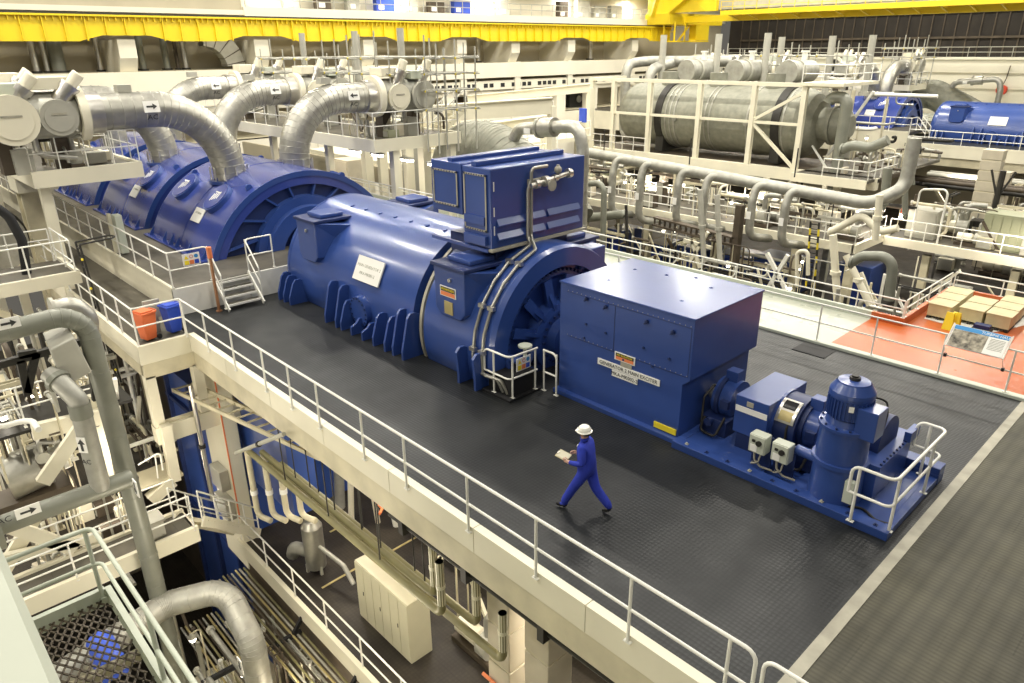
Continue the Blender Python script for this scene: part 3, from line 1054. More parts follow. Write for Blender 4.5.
MB().box(a.x, b_.x, Y0-0.03, Y0-0.004, 0.14, 0.27).build('yellow_tag', 'signyellow', ex, label='yellow strip near the foot')

# ---------------------------------------------------------------- LP turbines
TZ, TR, TY = -0.42, 4.0, 12.85
PZ = 0.86


def a_spot(px, py):
    c = on_cyl(px, py, TY, TZ, TR+0.1)
    return (c.x+30.9)/5.9, math.degrees(math.atan2(c.z-TZ, TY-c.y))


MH = [a_spot(185.5, 186), a_spot(217, 198)]
NPL = a_spot(196, 214)


def lp_turbine(x1, x0, label, detail=True):
    t = thing('steam_turbine', label, 'turbine', ((x0+x1)/2, TY, PZ))
    a0 = math.asin((PZ-TZ)/TR)
    m = MB()
    L = x1-x0
    m.lathe([(0, TR-0.5), (0, TR), (L, TR), (L, TR-0.5)], (x0, TY, TZ), (1, 0, 0), 72, a0, PI-a0, side=(0, 1, 0))
    m.build('casing', 'blue2', t)
    for xs in (x0+L*0.5,):
        MB().lathe([(-0.02, TR-0.05), (-0.02, TR+0.012), (0.02, TR+0.012), (0.02, TR-0.05)], (xs, TY, TZ), (1, 0, 0), 72, a0, PI-a0, side=(0, 1, 0)).build('seam_band', 'blue2', t)
    # the two ends: recessed plate, ribs, stepped rings
    for xe, s_ in ((x1, 1), (x0, -1)):
        xr = xe - s_*0.22
        N = 48
        pl = [(TR*0.995*math.cos(a0+(PI-2*a0)*i/N), TR*0.995*math.sin(a0+(PI-2*a0)*i/N)) for i in range(N+1)]
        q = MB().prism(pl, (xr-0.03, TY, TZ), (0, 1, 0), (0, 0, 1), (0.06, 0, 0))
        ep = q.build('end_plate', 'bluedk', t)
        MB().lathe([(s_*0.16, TR-0.2), (s_*0.2, TR), (s_*0.26, TR), (s_*0.26, TR-0.2)], (xr, TY, TZ), (1, 0, 0), 64, a0, PI-a0, side=(0, 1, 0)).build('rim_flange', 'blue', t)
        zc = 0.55
        b0 = math.asin((PZ-zc)/2.15)
        MB().lathe([(0, 2.15), (s_*0.3, 2.1), (s_*0.3, 1.8), (s_*0.5, 1.75), (s_*0.5, 1.2), (s_*0.1, 1.15)], (xr, TY, zc), (1, 0, 0), 56, b0, PI-b0, side=(0, 1, 0)).build('stepped_ring', 'blue', t)
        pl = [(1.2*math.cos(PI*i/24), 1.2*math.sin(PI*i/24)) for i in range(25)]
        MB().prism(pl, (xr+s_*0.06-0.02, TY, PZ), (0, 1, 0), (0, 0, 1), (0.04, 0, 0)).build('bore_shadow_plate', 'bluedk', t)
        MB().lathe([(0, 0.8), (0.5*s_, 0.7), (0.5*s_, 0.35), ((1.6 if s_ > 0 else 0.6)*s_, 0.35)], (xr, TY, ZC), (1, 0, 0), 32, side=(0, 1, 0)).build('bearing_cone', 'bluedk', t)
        if s_ > 0 or detail:
            for a in (22, 42, 62, 80, 100, 118, 138, 158):
                a = math.radians(a)
                d = V((0, -math.cos(a), math.sin(a)))
                p0 = V((xr, TY, TZ))+d*(TR-0.15)
                p1 = V((xr, TY, zc))+d*2.05
                if p1.z < PZ:
                    continue
                m = MB().bar(p0+V((s_*0.1, 0, 0)), p1+V((s_*0.08, 0, 0)), 0.07, 0.2, up=(1, 0, 0))
                m.build('end_rib', 'blue', t)
    # gussets along the near foot
    for k in range(6):
        x = x0 + L*(0.06, 0.3, 0.42, 0.52, 0.72, 0.95)[k]
        for sg in (-1, 1):
            yb = TY + sg*math.sqrt(TR**2-(PZ-TZ)**2)
            m = MB().prism([(0.1*sg, 0), (-0.0*sg, 0.42), (0.3*sg, 0.0)], (x-0.03, yb, PZ), (0, 1, 0), (0, 0, 1), (0.06, 0, 0))
            m.build('foot_gusset', 'blue', t)
    for sg in (-1, 1):
        yb = TY + sg*math.sqrt(TR**2-(PZ-TZ)**2)
        MB().box(x0, x1, min(yb, yb+sg*0.36), max(yb, yb+sg*0.36), PZ, PZ+0.06).build('foot_flange', 'blue2', t)
    # manholes
    for (fx_, ang) in MH:
        for sg in ((-1, 1) if detail else (-1,)):
            x = x0 + L*fx_
            a = math.radians(ang)
            d = V((0, sg*math.cos(a), math.sin(a)))
            c = V((x, TY, TZ)) + d*TR
            mh = MB().cyl(c-d*0.05, c+d*0.16, 0.62, 28)
            mo = mh.build('manhole', 'blue', t)
            MB().cyl(c+d*0.16, c+d*0.185, 0.56, 28).build('manhole_lid', 'blue2', mo)
            up_ = V((0, -sg*math.sin(a), math.cos(a)))*(1)
            mk = MB()
            for i in range(4):
                o_ = (i-1.5)*0.12
                mk.obox(c+d*0.19+V((o_, 0, 0))+up_*(0.05*i-0.06), V((0.025, 0, 0)), up_*0.16, d*0.006)
            mk.obox(c+d*0.19+up_*0.2, V((0.2, 0, 0)), up_*0.025, d*0.006)
            mk.build('stencil_marks', 'label', mo, label='white stencil marks')
    a = math.radians(NPL[1])
    d = V((0, -math.cos(a), math.sin(a)))
    c = V((x0+L*NPL[0], TY, TZ)) + d*TR
    up_ = V((0, math.sin(a), math.cos(a)))
    pl = MB().obox(c+d*0.02, V((0.42, 0, 0)), up_*0.28, d*0.012).build('name_plate', 'label', t, label='white name plate')
    text_mb('LP TURBINE', 0.1, c+d*0.036+up_*0.08, (1, 0, 0), up_).build('lettering', 'inkgrey', pl)
    # lifting lugs on the crown
    for xx in (x0+0.5, x0+L*0.5, x1-0.4):
        for ang in (62, 118):
            a = math.radians(ang)
            d = V((0, -math.cos(a), math.sin(a)))
            c = V((xx, TY, TZ)) + d*TR
            MB().cyl(c+V((-0.06, 0, 0))+d*0.05, c+V((0.06, 0, 0))+d*0.05, 0.12, 12).build('lifting_lug', 'blue', t)
    return t


turbA = lp_turbine(-25.0, -30.9, 'nearest large blue half-round turbine casing just behind the generator')
turbB = lp_turbine(-32.0, -37.9, 'second blue turbine casing, behind the nearest one', False)
turbC = lp_turbine(-39.1, -45.0, 'third blue turbine casing, farthest along the turbine row', False)

# ---------------------------------------------------------------- steam pipes into the turbines
PR = 0.6


def steam_pipe(x, side, label, name='steam_pipe', off=0.0, txt=True):
    """clad crossover pipe; side -1 comes from the near valves, +1 from the far ones"""
    ys = YC + side*(6.0 if side < 0 else 5.3)
    ye = YC + side*1.4
    t = thing(name, label, 'pipe', (x, ye, 3.3))
    pts = [V((x, ys, 5.83)), V((x, ye, 5.83)), V((x, ye, 3.35))]
    pth = path(pts, 2.4 if side < 0 else 2.2, 16)
    MB().tube(pth, PR, 24, bands=0.36, band_h=0.016).build('cladding', 'lag', t)
    nk = MB().cyl((x, ye, 2.9), (x, ye, 3.55), PR*0.92, 24)
    nk.build('inlet_neck', 'steel', t)
    for k in range(10):
        a = 2*PI*k/10
        MB().cyl((x+0.68*math.cos(a), ye+0.68*math.sin(a), 3.0), (x+0.68*math.cos(a), ye+0.68*math.sin(a), 3.62), 0.035, 6).build('stud_bolt', 'steel', t)
    MB().lathe([(0, 0.6), (0, 0.78), (0.12, 0.78), (0.12, 0.6)], (x, ye, 3.0), (0, 0, 1), 28).build('inlet_flange', 'blue', t)
    MB().lathe([(0, 0.6), (0, 0.68), (0.5, 0.68), (0.5, 0.6)], (x, ys, 5.83), (0, -side, 0), 28).build('joint_sleeve', 'steel', t)
    # arrow plate and lettering, on the side seen
    ya = YC + side*(4.0 if side < 0 else 4.05)
    a = math.radians(12)
    nrm = V((math.cos(a), 0, math.sin(a)))
    c = V((x, ya, 5.83)) + nrm*(PR+0.012)
    u, w = V((0, 1, 0)), V((-math.sin(a), 0, math.cos(a)))
    pl = MB().obox(c, u*0.26, w*0.19, nrm*0.012).build('arrow_plate', 'label', t, label='white plate with a black arrow')
    ar = MB()
    sg = 1 if side < 0 else -1
    c2 = c + nrm*0.02
    ar.prism([(-0.17*sg, -0.03), (0.04*sg, -0.03), (0.04*sg, -0.1), (0.18*sg, 0), (0.04*sg, 0.1), (0.04*sg, 0.03), (-0.17*sg, 0.03)], c2, u, w, nrm*0.006)
    ar.build('arrow', 'ink', pl)
    a = math.radians(-22)
    nrm = V((math.cos(a), 0, math.sin(a)))
    w = V((-math.sin(a), 0, math.cos(a)))
    text_mb('AC', 0.26, V((x, ya, 5.83))+nrm*(PR+0.012), u, w).build('lettering', 'ink', t)
    MB().obox(V((x-0.1, YC+side*(3.1 if side > 0 else 4.6), 5.83+PR+0.12)), (0.2, 0, 0), (0, 0.22, 0), (0, 0, 0.12)).build('cladding_box', 'boxgrey', t)
    return t


spA1 = steam_pipe(-28, -1, 'front silver clad pipe curving down into the nearest turbine, arrow pointing right')
spA2 = steam_pipe(-28, 1, 'silver clad pipe from the far valves curving down into the nearest turbine')
spB1 = steam_pipe(-35, -1, 'silver clad pipe mostly hidden behind the front one, entering the second turbine')
spB2 = steam_pipe(-35, 1, 'silver clad pipe from the far valves into the second turbine')
spC2 = steam_pipe(-42, 1, 'farthest silver clad pipe, arrow pointing left, into the third turbine')
spC1 = steam_pipe(-42, -1, 'silver clad pipe from the near valves into the third turbine, behind the others')


# ---------------------------------------------------------------- valve chests
def valve_chest(x, side, label, bigface=True):
    y0 = YC + side*(6.0 if side < 0 else 5.3)
    t = thing('steam_valve', label, 'valve', (x, y0+side*1.2, 4.05))
    ax = V((0, side, 0))
    o = V((x, y0, 5.83))
    MB().lathe([(-0.02, 0.6), (-0.02, 0.86), (0.24, 0.86), (0.24, 0.66)], o, ax, 28).build('pipe_flange', 'cream', t)
    MB().lathe([(0.2, 0.6), (0.5, 0.72), (2.6, 0.72), (3.1, 0.5), (3.1, 0.0)], o, ax, 24).build('valve_body', 'lag2', t)
    for k, (d, r, mat, ln) in enumerate(((0.9, 0.53, 'boxgrey' if side < 0 else 'cream', 0.72), (2.2, 0.72 if side < 0 else 0.6, 'cream' if side < 0 else 'boxgrey', 0.76))):
        c = o + ax*d
        br_ = MB().lathe([(0, r*0.92), (ln, r*0.92), (ln, r*1.05), (ln+0.12, r*1.05), (ln+0.12, 0)], c, V((1, 0, -0.05)), 24).build('branch', mat, t)
        e0 = c + V((1, 0, -0.05)).normalized()*(ln+0.12)
        MB().cyl(e0, e0+V((0.03, 0, 0)), r*0.8, 24).build('cover_plate', mat, br_)
        MB().obox(e0+V((0.05, 0.0, 0.12)), (0.01, 0, 0), (0, r*0.4, 0), (0, 0, 0.03)).build('plate_mark', 'strip', br_)
        # tilted actuator
        dr = V((0.12, 0.62 if side < 0 else 0.42, 0.72 if side < 0 else 0.9)).normalized()
        a0_ = c + V((0.3, 0, 0.2))
        ac_ = MB().lathe([(0, 0.27), (0.75, 0.27), (0.75, 0.31), (0.95, 0.31), (0.95, 0.0)], a0_, dr, 18).build('actuator', 'steel', t)
        MB().lathe([(0.95, 0.19), (1.36, 0.19), (1.4, 0.16), (1.4, 0)], a0_, dr, 18).build('spring_can', 'cream', ac_, label='pale spring housing')
        MB().tube([a0_+V((0.3, 0.2, 0.2)), a0_+V((0.4, 0.3*side, 0.9)), a0_+V((0.5, 0.9*-side*0.5, -0.7))], 0.035, 6, 0.2).build('oil_pipe', 'lag2', ac_)
    MB().box(x-0.5, x+0.45, *sorted((y0+side*0.3, y0+side*1.5)), 6.62, 7.0).build('top_box', 'cream', t, bevel=0.03)
    MB().box(x-0.3, x+0.6, *sorted((y0+side*1.7, y0+side*2.4)), 6.5, 6.85).build('top_box', 'panelgreen', t, bevel=0.03)
    for d in (0.8, 2.4):
        MB().box(x-0.75, x-0.15, y0+side*d-0.2, y0+side*d+0.2, 4.05, 5.3).build('pedestal', 'brown', t)
    MB().tube([o+ax*1.6+V((0.1, 0, -0.6)), o+ax*1.6+V((0.1, 0, -1.2)), o+ax*0.5+V((0.05, 0, -1.4))], 0.1, 8, 0.3).build('drain_pipe', 'lag', t)
    MB().box(x-0.45, x+0.1, *sorted((y0+side*1.75, y0+side*2.3)), 4.05, 4.85).build('junction_box', 'boxgrey', t)
    return t


valves = []
for (xx, nm) in ((-28, 'nearest'), (-35, 'second'), (-42, 'third')):
    valves.append(valve_chest(xx, -1, {'nearest': 'frontmost steam valve with a round grey cover on the left platform', 'second': 'steam valve behind the frontmost one on the left platform', 'third': 'third and farthest steam valve on the left platform'}[nm]))
    valves.append(valve_chest(xx, 1, {'nearest': 'rightmost steam valve with an oval cream cover on the far platform', 'second': 'middle steam valve of the three on the far platform', 'third': 'leftmost and farthest steam valve on the far platform'}[nm]))


# ---------------------------------------------------------------- valve platforms
def platform(x0, x1, y0, y1, z, label, name='valve_platform', cols=(), mat='cream', th=0.45):
    t = thing(name, label, 'platform', ((x0+x1)/2, (y0+y1)/2, z-th))
    MB().box(x0+0.1, x1-0.1, y0+0.1, y1-0.1, z-0.1, z).build('deck_plate', 'grey_floor', t)
    m = MB()
    for (a, b_, c_, d) in ((x0, x1, y0, y0+0.12), (x0, x1, y1-0.12, y1), (x0, x0+0.12, y0+0.12, y1-0.12), (x1-0.12, x1, y0+0.12, y1-0.12)):
        m.box(a, b_, c_, d, z-th, z+0.08)
    m.build('edge_beam', mat, t)
    m = MB()
    k = int((x1-x0)/1.6)
    for i in range(1, k):
        x = x0+(x1-x0)*i/k
        m.box(x-0.06, x+0.06, y0+0.1, y1-0.1, z-th+0.05, z-0.1)
    m.build('joist_grid', 'creamdk', t)
    for (cx, cy, cz) in cols:
        MB().box(cx-0.16, cx+0.16, cy-0.16, cy+0.16, cz, z-th).build('column', mat, t)
    return t


plN = platform(-47, -27.75, 4.85, 8.25, 4.05, 'cream steel platform carrying the left-hand steam valves', cols=[(-28.3, 5.2, ZF), (-34, 4.6, ZF), (-41, 4.6, ZF)])
plF = platform(-47, -27.0, 17.4, 22.2, 4.05, 'cream steel platform carrying the far steam valves', cols=[(-27.3, 18.6, 0), (-33, 18.6, 0), (-39, 18.6, 0), (-27.4, 21.9, 0)])
railing('railing', 'white handrail across the end of the left valve platform', [(-31.5, 8.2, 4.13), (-27.8, 8.2, 4.13), (-27.8, 4.9, 4.13)], 0.9, 1.1)
railing('railing', 'inner white handrail with square hoops on the left valve platform', [(-28.9, 4.9, 4.05), (-28.9, 7.6, 4.05)], 0.9, 0.95, ends='both')
railing('railing', 'white handrail along the camera side of the left valve platform', [(-27.8, 4.9, 4.13), (-40, 4.9, 4.13)], 1.4, 1.1)
railing('railing', 'white handrail along the near edge of the far valve platform', [(-46, 17.45, 4.13), (-27.05, 17.45, 4.13), (-27.05, 22.1, 4.13)], 1.25, 1.1)
# ================================================================ skid, person, deck furniture
sk = thing('pump_skid', 'long blue machinery skid base at the free end of the exciter', 'skid', (-5, 12.6, 0))
m = MB()
m.box(-7.2, -2.9, 11.28, 11.55, 0, 0.16).box(-7.2, -2.9, 13.7, 14.0, 0, 0.2).box(-3.05, -2.91, 11.55, 13.7, 0, 0.15).box(-7.19, -7.05, 11.55, 13.7, 0, 0.15)
m.box(-7.05, -5.3, 11.55, 13.7, 0.02, 0.14).box(-5.3, -4.75, 11.55, 13.7, 0.01, 0.05).box(-4.75, -3.05, 11.55, 13.7, 0.02, 0.12)
m.build('base_frame', 'blue', sk, bevel=0.01)
MB().box(-4.6, -2.9, 13.7, 14.02, 0.2, 0.34).build('side_beam', 'blue', sk, bevel=0.015)
for k in range(9):
    x = -6.9+k*0.47
    MB().box(x-0.035, x+0.035, 11.35, 11.41, 0.16, 0.175).cyl((x, 11.38, 0.175), (x, 11.38, 0.2), 0.02, 6).build('foot_bolt', 'boxgrey' if k % 3 == 0 else 'bluedk', sk)
SY = 12.78
ml = thing('coupling_guard', 'square blue hood with a white strip, first box on the skid', 'machine hood', (-5.9, SY, 0.14))
MB().box(-6.27, -5.56, 12.0, 13.55, 0.5, 1.31).build('hood', 'blue', ml, bevel=0.012)
MB().box(-6.2, -5.5, 12.05, 13.5, 0.14, 0.5).build('pedestal', 'bluedk', ml)
MB().box(-6.25, -5.58, 11.988, 12.0, 0.98, 1.1).build('white_strip', 'label', ml, label='white strip')
MB().box(-6.02, -5.88, 11.985, 12.0, 1.14, 1.24).build('rating_plate', 'strip', ml)


def bearing(x, label, sx=1):
    t = thing('shaft_bearing', label, 'bearing', (x, SY, 0.12))
    MB().box(x-0.32, x+0.28, SY-0.62, SY+0.5, 0.12, 0.5).build('pedestal', 'bluedk', t, bevel=0.02)
    MB().lathe([(-0.24, 0.2), (-0.24, 0.42), (0.2, 0.42), (0.2, 0.2)], (x, SY, 0.78), (1, 0, 0), 28, side=(0, 1, 0)).build('bearing_shell', 'blue', t)
    MB().lathe([(-0.14, 0.4), (-0.14, 0.48), (-0.06, 0.48), (-0.06, 0.4)], (x, SY, 0.78), (1, 0, 0), 28, side=(0, 1, 0)).build('clamp_ring', 'bluedk', t)
    MB().box(x-0.13, x+0.13, SY-0.1, SY+0.16, 1.14, 1.42).build('breather_box', 'blue', t, bevel=0.012)
    MB().cyl((x-0.1, SY-0.6, 0.42), (x-0.1, SY-0.72, 0.42), 0.09, 14).build('sight_glass', 'bluedk', t)
    MB().box(x+0.02, x+0.2, SY-0.5, SY-0.4, 0.72, 0.9).build('terminal_cover', 'bluedk', t)
    MB().cyl((x-0.9, SY, 0.78), (x+0.9, SY, 0.78), 0.16, 16).build('shaft', 'steel', t)
    m = MB()
    m.tube([(x-0.2, SY-0.66, 0.5), (x-0.25, SY-0.75, 0.2), (x+0.15, SY-0.8, 0.2), (x+0.22, SY-0.6, 0.6)], 0.028, 8, 0.1)
    m.tube([(x-0.25, SY-0.3, 1.1), (x-0.3, SY-0.6, 0.9), (x-0.25, SY-0.7, 0.35)], 0.025, 6, 0.1)
    m.build('oil_pipe', 'dark', t)
    return t


bearing(-6.78, 'blue bearing pedestal between the exciter and the hood')
bearing(-4.95, 'blue bearing pedestal between the glazed ring and the upright motor')
gr = thing('slip_ring_housing', 'round-topped blue housing with a framed inspection window', 'slip ring housing', (-5.3, SY, 0.12))
MB().lathe([(-0.24, 0.1), (-0.24, 0.62), (0.22, 0.62), (0.22, 0.1)], (-5.32, SY, 0.72), (1, 0, 0), 40, side=(0, 1, 0)).build('round_cover', 'bluedk', gr)
MB().box(-5.56, -5.1, SY-0.62, SY+0.62, 0.12, 0.72).build('base_box', 'bluedk', gr)
for a0_, a1_, nm in ((math.radians(112), math.radians(158), 'window_frame'),):
    MB().lathe([(-0.2, 0.625), (-0.2, 0.655), (0.18, 0.655), (0.18, 0.625)], (-5.32, SY, 0.72), (1, 0, 0), 12, a0_, a1_, side=(0, 1, 0)).build(nm, 'steel', gr, label='bright window frame')
    MB().lathe([(-0.14, 0.66), (0.12, 0.66)], (-5.32, SY, 0.72), (1, 0, 0), 8, math.radians(116), math.radians(133), side=(0, 1, 0)).build('window_pane', 'glassdk', gr)
    MB().lathe([(-0.14, 0.66), (0.12, 0.66)], (-5.32, SY, 0.72), (1, 0, 0), 8, math.radians(137), math.radians(154), side=(0, 1, 0)).build('window_pane', 'brass', gr)
for a in (0.9, 2.2):
    MB().lathe([(-0.26, 0.6), (-0.26, 0.65), (-0.2, 0.65), (-0.2, 0.6)], (-5.32, SY, 0.72), (1, 0, 0), 30, -0.2, PI+0.2, side=(0, 1, 0)).build('edge_ring', 'blue', gr)
    break
# two control boxes on a stand
for i, x in enumerate((-5.48, -5.02)):
    t = thing('control_box', ('left' if i == 0 else 'right')+' one of two pale grey control boxes on blue brackets beside the skid', 'control box', (x, 11.62, 0.14))
    MB().box(x-0.17, x+0.17, 11.52, 11.76, 0.5, 0.88).build('enclosure', 'panelgreen', t, bevel=0.02)
    MB().box(x-0.15, x+0.15, 11.5, 11.52, 0.52, 0.86).build('door', 'panelgreen', t)
    MB().box(x-0.12, x+0.02, 11.49, 11.5, 0.54, 0.68).build('data_plate', 'label', t)
    MB().cyl((x+0.05, 11.5, 0.74), (x+0.05, 11.46, 0.74), 0.055, 12).box(x-0.09, x-0.03, 11.48, 11.5, 0.74, 0.79).build('rotary_switch', 'dark', t)
    MB().box(x-0.2, x+0.2, 11.76, 11.8, 0.14, 0.8).build('bracket', 'bluedk', t)
    MB().tube([(x-0.08, 11.62, 0.5), (x-0.05, 11.6, 0.3), (x+0.1, 11.58, 0.22), (x+0.3, 11.66, 0.18)], 0.022, 6, 0.08).build('cable', 'strip', t)
    MB().tube([(x+0.06, 11.62, 0.5), (x+0.05, 11.56, 0.3), (x-0.1, 11.55, 0.22), (x-0.12, 11.7, 0.18)], 0.018, 6, 0.08).build('cable', 'strip', t)
# vertical pump with its motor
PX, PY = -4.07, 11.86
vp = thing('vertical_pump_motor', 'upright blue cylinder pump with a finned electric motor on top', 'pump', (PX, PY, 0.12))
MB().lathe([(0, 0.0), (0, 0.45), (0.72, 0.43), (0.72, 0.48), (0.8, 0.48), (0.8, 0.43), (1.42, 0.42), (1.46, 0.38), (1.46, 0.0)], (PX, PY, 0.12), (0, 0, 1), 36).build('pump_barrel', 'blue', vp)
MB().lathe([(1.40, 0.3), (1.42, 0.46), (1.48, 0.46), (1.5, 0.36), (1.62, 0.33), (1.62, 0.0)], (PX, PY, 0.12), (0, 0, 1), 36).build('mounting_flange', 'blue', vp)
MB().lathe([(1.62, 0.3), (1.64, 0.345), (1.98, 0.345), (2.0, 0.36), (2.06, 0.36), (2.28, 0.26), (2.3, 0.1), (2.3, 0)], (PX, PY, 0.12), (0, 0, 1), 36).build('motor_body', 'blue', vp)
fm = MB()
for k in range(36):
    a = 2*PI*k/36
    d = V((math.cos(a), math.sin(a), 0))
    s_ = V((-math.sin(a), math.cos(a), 0))
    fm.obox(V((PX, PY, 1.94))+d*0.355, d*0.025, s_*0.006, V((0, 0, 0.17)))
fm.build('cooling_fins', 'blue', vp)
MB().lathe([(2.04, 0.3), (2.05, 0.375), (2.12, 0.37), (2.26, 0.28)], (PX, PY, 0.12), (0, 0, 1), 36).build('fan_cowl', 'blue', vp)
MB().cyl((PX, PY, 2.4), (PX, PY, 2.47), 0.09, 12).cyl((PX, PY, 2.47), (PX, PY, 2.5), 0.06, 10).build('shaft_cap', 'dark', vp)
MB().box(PX+0.24, PX+0.58, PY-0.3, PY+0.12, 1.52, 2.06).build('terminal_box', 'blue', vp, bevel=0.012)
for (a, z) in ((-1.15, 2.02), (-0.75, 1.78)):
    d = V((math.cos(a), math.sin(a), 0))
    MB().obox(V((PX, PY, z))+d*0.39, d*0.006, V((-d.y, d.x, 0))*0.04, V((0, 0, 0.05))).build('rating_plate', 'label', vp)
bolts(vp, [(PX+0.42*math.cos(a), PY+0.42*math.sin(a), 1.6) for a in [k*PI/6 for k in range(12)]], (0, 0, 1), 0.022, 0.04, 'bluedk')
MB().cyl((PX-0.3, PY-0.1, 0.75), (PX-0.75, PY-0.05, 0.75), 0.1, 12).build('side_branch', 'blue', vp)
MB().box(PX+0.3, PX+0.46, PY-0.42, PY-0.3, 0.3, 0.72).build('junction_box', 'panelgreen', vp)
# cooler behind it: arched housing on a long beam
co = thing('oil_cooler', 'blue arched housing and long bolted casing behind the upright pump', 'cooler', (-3.7, 13.0, 0.12))
m = MB()
m.lathe([(-0.18, 0.0), (-0.18, 0.46), (0.18, 0.46), (0.18, 0.0)], (-3.85, 12.95, 0.98), (1, 0, 0), 30, side=(0, 1, 0))
m.box(-4.03, -3.67, 12.5, 13.4, 0.3, 0.98)
m.build('arched_housing', 'bluedk', co)
MB().box(-4.1, -3.5, 12.1, 13.75, 0.12, 0.78).build('casing', 'blue', co, bevel=0.015)
MB().box(-4.14, -3.44, 12.05, 13.8, 0.78, 0.86).build('cover_flange', 'blue', co)
bolts(co, [(-3.47, 12.15+0.145*k, 0.86) for k in range(11)], (0, 0, 1), 0.025, 0.03)
MB().box(-3.52, -3.4, 13.3, 13.75, 0.86, 1.06).build('end_block', 'blue', co)
# cable from the motor up behind it
ca = single(MB().tube([(PX+0.1, PY+0.3, 2.05), (PX+0.42, PY+0.5, 2.0), (PX+0.4, PY+0.75, 1.6), (PX+0.35, PY+0.7, 0.9), (PX+0.3, PY+0.7, 0.15)], 0.02, 6, 0.2), 'motor_cable', 'dark',
            'black cable looping from the motor down behind the upright pump', 'cable')
single(MB().tube([(-3.75, 11.6, 0.14), (-3.5, 11.75, 0.14), (-3.2, 11.55, 0.14), (-2.98, 11.62, 0.14)], 0.025, 6, 0.15), 'floor_cable', 'dark',
       'dark hose lying on the skid beside the white guard rail', 'hose')
railing('railing', 'white three-sided guard rail at the end of the blue skid',
        [(-3.62, 11.22, 0.14), (-2.93, 11.22, 0.14), (-2.93, 13.62, 0.14), (-3.42, 13.62, 0.14)], 1.2, 1.06, 0.55, r=0.028, ends='both',
        posts=[(-3.5, 11.22, 0.14), (-2.93, 11.4, 0.14), (-2.93, 13.0, 0.14), (-3.2, 13.62, 0.14)], n=10)

# guard rail round the pipework at the housing foot
railing('railing', 'white guard rail with a safety sign at the foot of the end housing',
        [(-11.95, 10.32, 0.05), (-11.08, 10.32, 0.05), (-11.06, 11.22, 0.05)], 0.8, 1.06, 0.5, r=0.026, ends='start', posts=[(-11.62, 10.32, 0.05), (-11.08, 10.42, 0.05), (-11.06, 11.15, 0.05)])
railing('railing', 'short white hoop rail between the end housing and the exciter',
        [(-10.95, 11.32, 0.0), (-10.52, 11.32, 0.0)], 0.5, 1.06, 0.5, r=0.026, ends='end', posts=[(-10.93, 11.32, 0), (-10.52, 11.32, 0)])
single(MB().box(-11.98, -11.0, 10.24, 11.3, 0, 0.06).box(-11.9, -11.1, 10.4, 11.25, 0.06, 0.5), 'pipe_pit_cover', 'black',
       'black pit housing under the guard rail beside the end housing', 'pit cover')
t = thing('lube_oil_valve', 'blue pipework and pale handwheel inside the small guard rail', 'valve', (-11.3, 10.9, 0.5))
MB().tube([(-11.7, 10.9, 0.5), (-11.7, 10.9, 0.75), (-11.2, 11.0, 0.75), (-11.2, 11.2, 1.0)], 0.1, 10, 0.1).build('pipe', 'blue', t)
MB().cyl((-11.25, 11.0, 0.75), (-11.25, 11.0, 1.15), 0.05, 8).cyl((-11.25, 11.0, 1.15), (-11.25, 11.0, 1.19), 0.17, 14).build('handwheel', 'panelgreen', t)


def safety_sign(c, u, w, sc, label):
    """board of pictograms: triangle, discs and colour blocks"""
    u, w = V(u).normalized(), V(w).normalized()
    n = u.cross(w)
    c = V(c)
    t = thing('safety_sign', label, 'sign', c)
    MB().obox(c, u*0.24*sc, w*0.17*sc, n*0.008).build('board', 'label', t)
    q = c+n*0.012
    MB().prism([(-0.2, 0.02), (-0.08, 0.02), (-0.14, 0.13)], q, u*sc, w*sc, n*0.004).build('warning_triangle', 'signyellow', t)
    MB().cyl(q+u*0.0*sc+w*0.08*sc, q+u*0.0*sc+w*0.08*sc+n*0.004, 0.05*sc, 16).cyl(q+w*0.08*sc, q+w*0.08*sc+n*0.006, 0.035*sc, 16, mi=1).build('prohibition_disc', ['red', 'label'], t)
    MB().cyl(q+u*0.14*sc+w*0.08*sc, q+u*0.14*sc+w*0.08*sc+n*0.004, 0.055*sc, 16).build('mandatory_disc', 'signblue', t)
    for k, mt in enumerate(('signyellow', 'signorange', 'bluebin')):
        MB().obox(q+u*(-0.14+0.14*k)*sc-w*0.08*sc, u*0.06*sc, w*0.06*sc, n*0.004).build('colour_block', mt, t)
    return t


safety_sign((-11.02, 10.72, 0.88), (0, 1, 0), (0, 0, 1), 0.95, 'safety sign of coloured pictograms on the guard rail by the end housing')

# main railing along the deck edge, posts at their places
pp = []
for (x, y) in ((625.2, 641.7), (534.3, 577.1), (470, 529), (409, 486), (363, 458.75), (319, 428), (293, 408), (268, 390)):
    pp.append(P(x, y, Z=0.04).x)
EY = 6.43
xs = sorted(pp)
st0 = xs[1]-xs[0]
posts = [(x, EY, 0) for x in xs]
x = xs[0]-1.75
while x > -20.2:
    posts.append((x, EY, 0))
    x -= 1.75
posts += [(-20.66, EY, 0)]
xe = P(758, 648, Y=EY).x
railing('railing', 'long white two-bar handrail along the near edge of the black floor', [(-20.7, EY, 0), (xe, EY, 0)], 1.75, 1.13, 0.58, r=0.026, posts=posts+[(-3.05, EY, 0)], ends='end', n=10)
railing('railing', 'white handrail at the bottom edge of the view beyond the gap in the long rail', [(P(766, 655, Y=EY).x, EY, 0), (3.5, EY, 0)], 1.6, 1.13, 0.58, r=0.026, ends='start', n=10,
        posts=[(P(800, 668, Y=EY).x, EY, 0), (0.6, EY, 0), (2.4, EY, 0)])
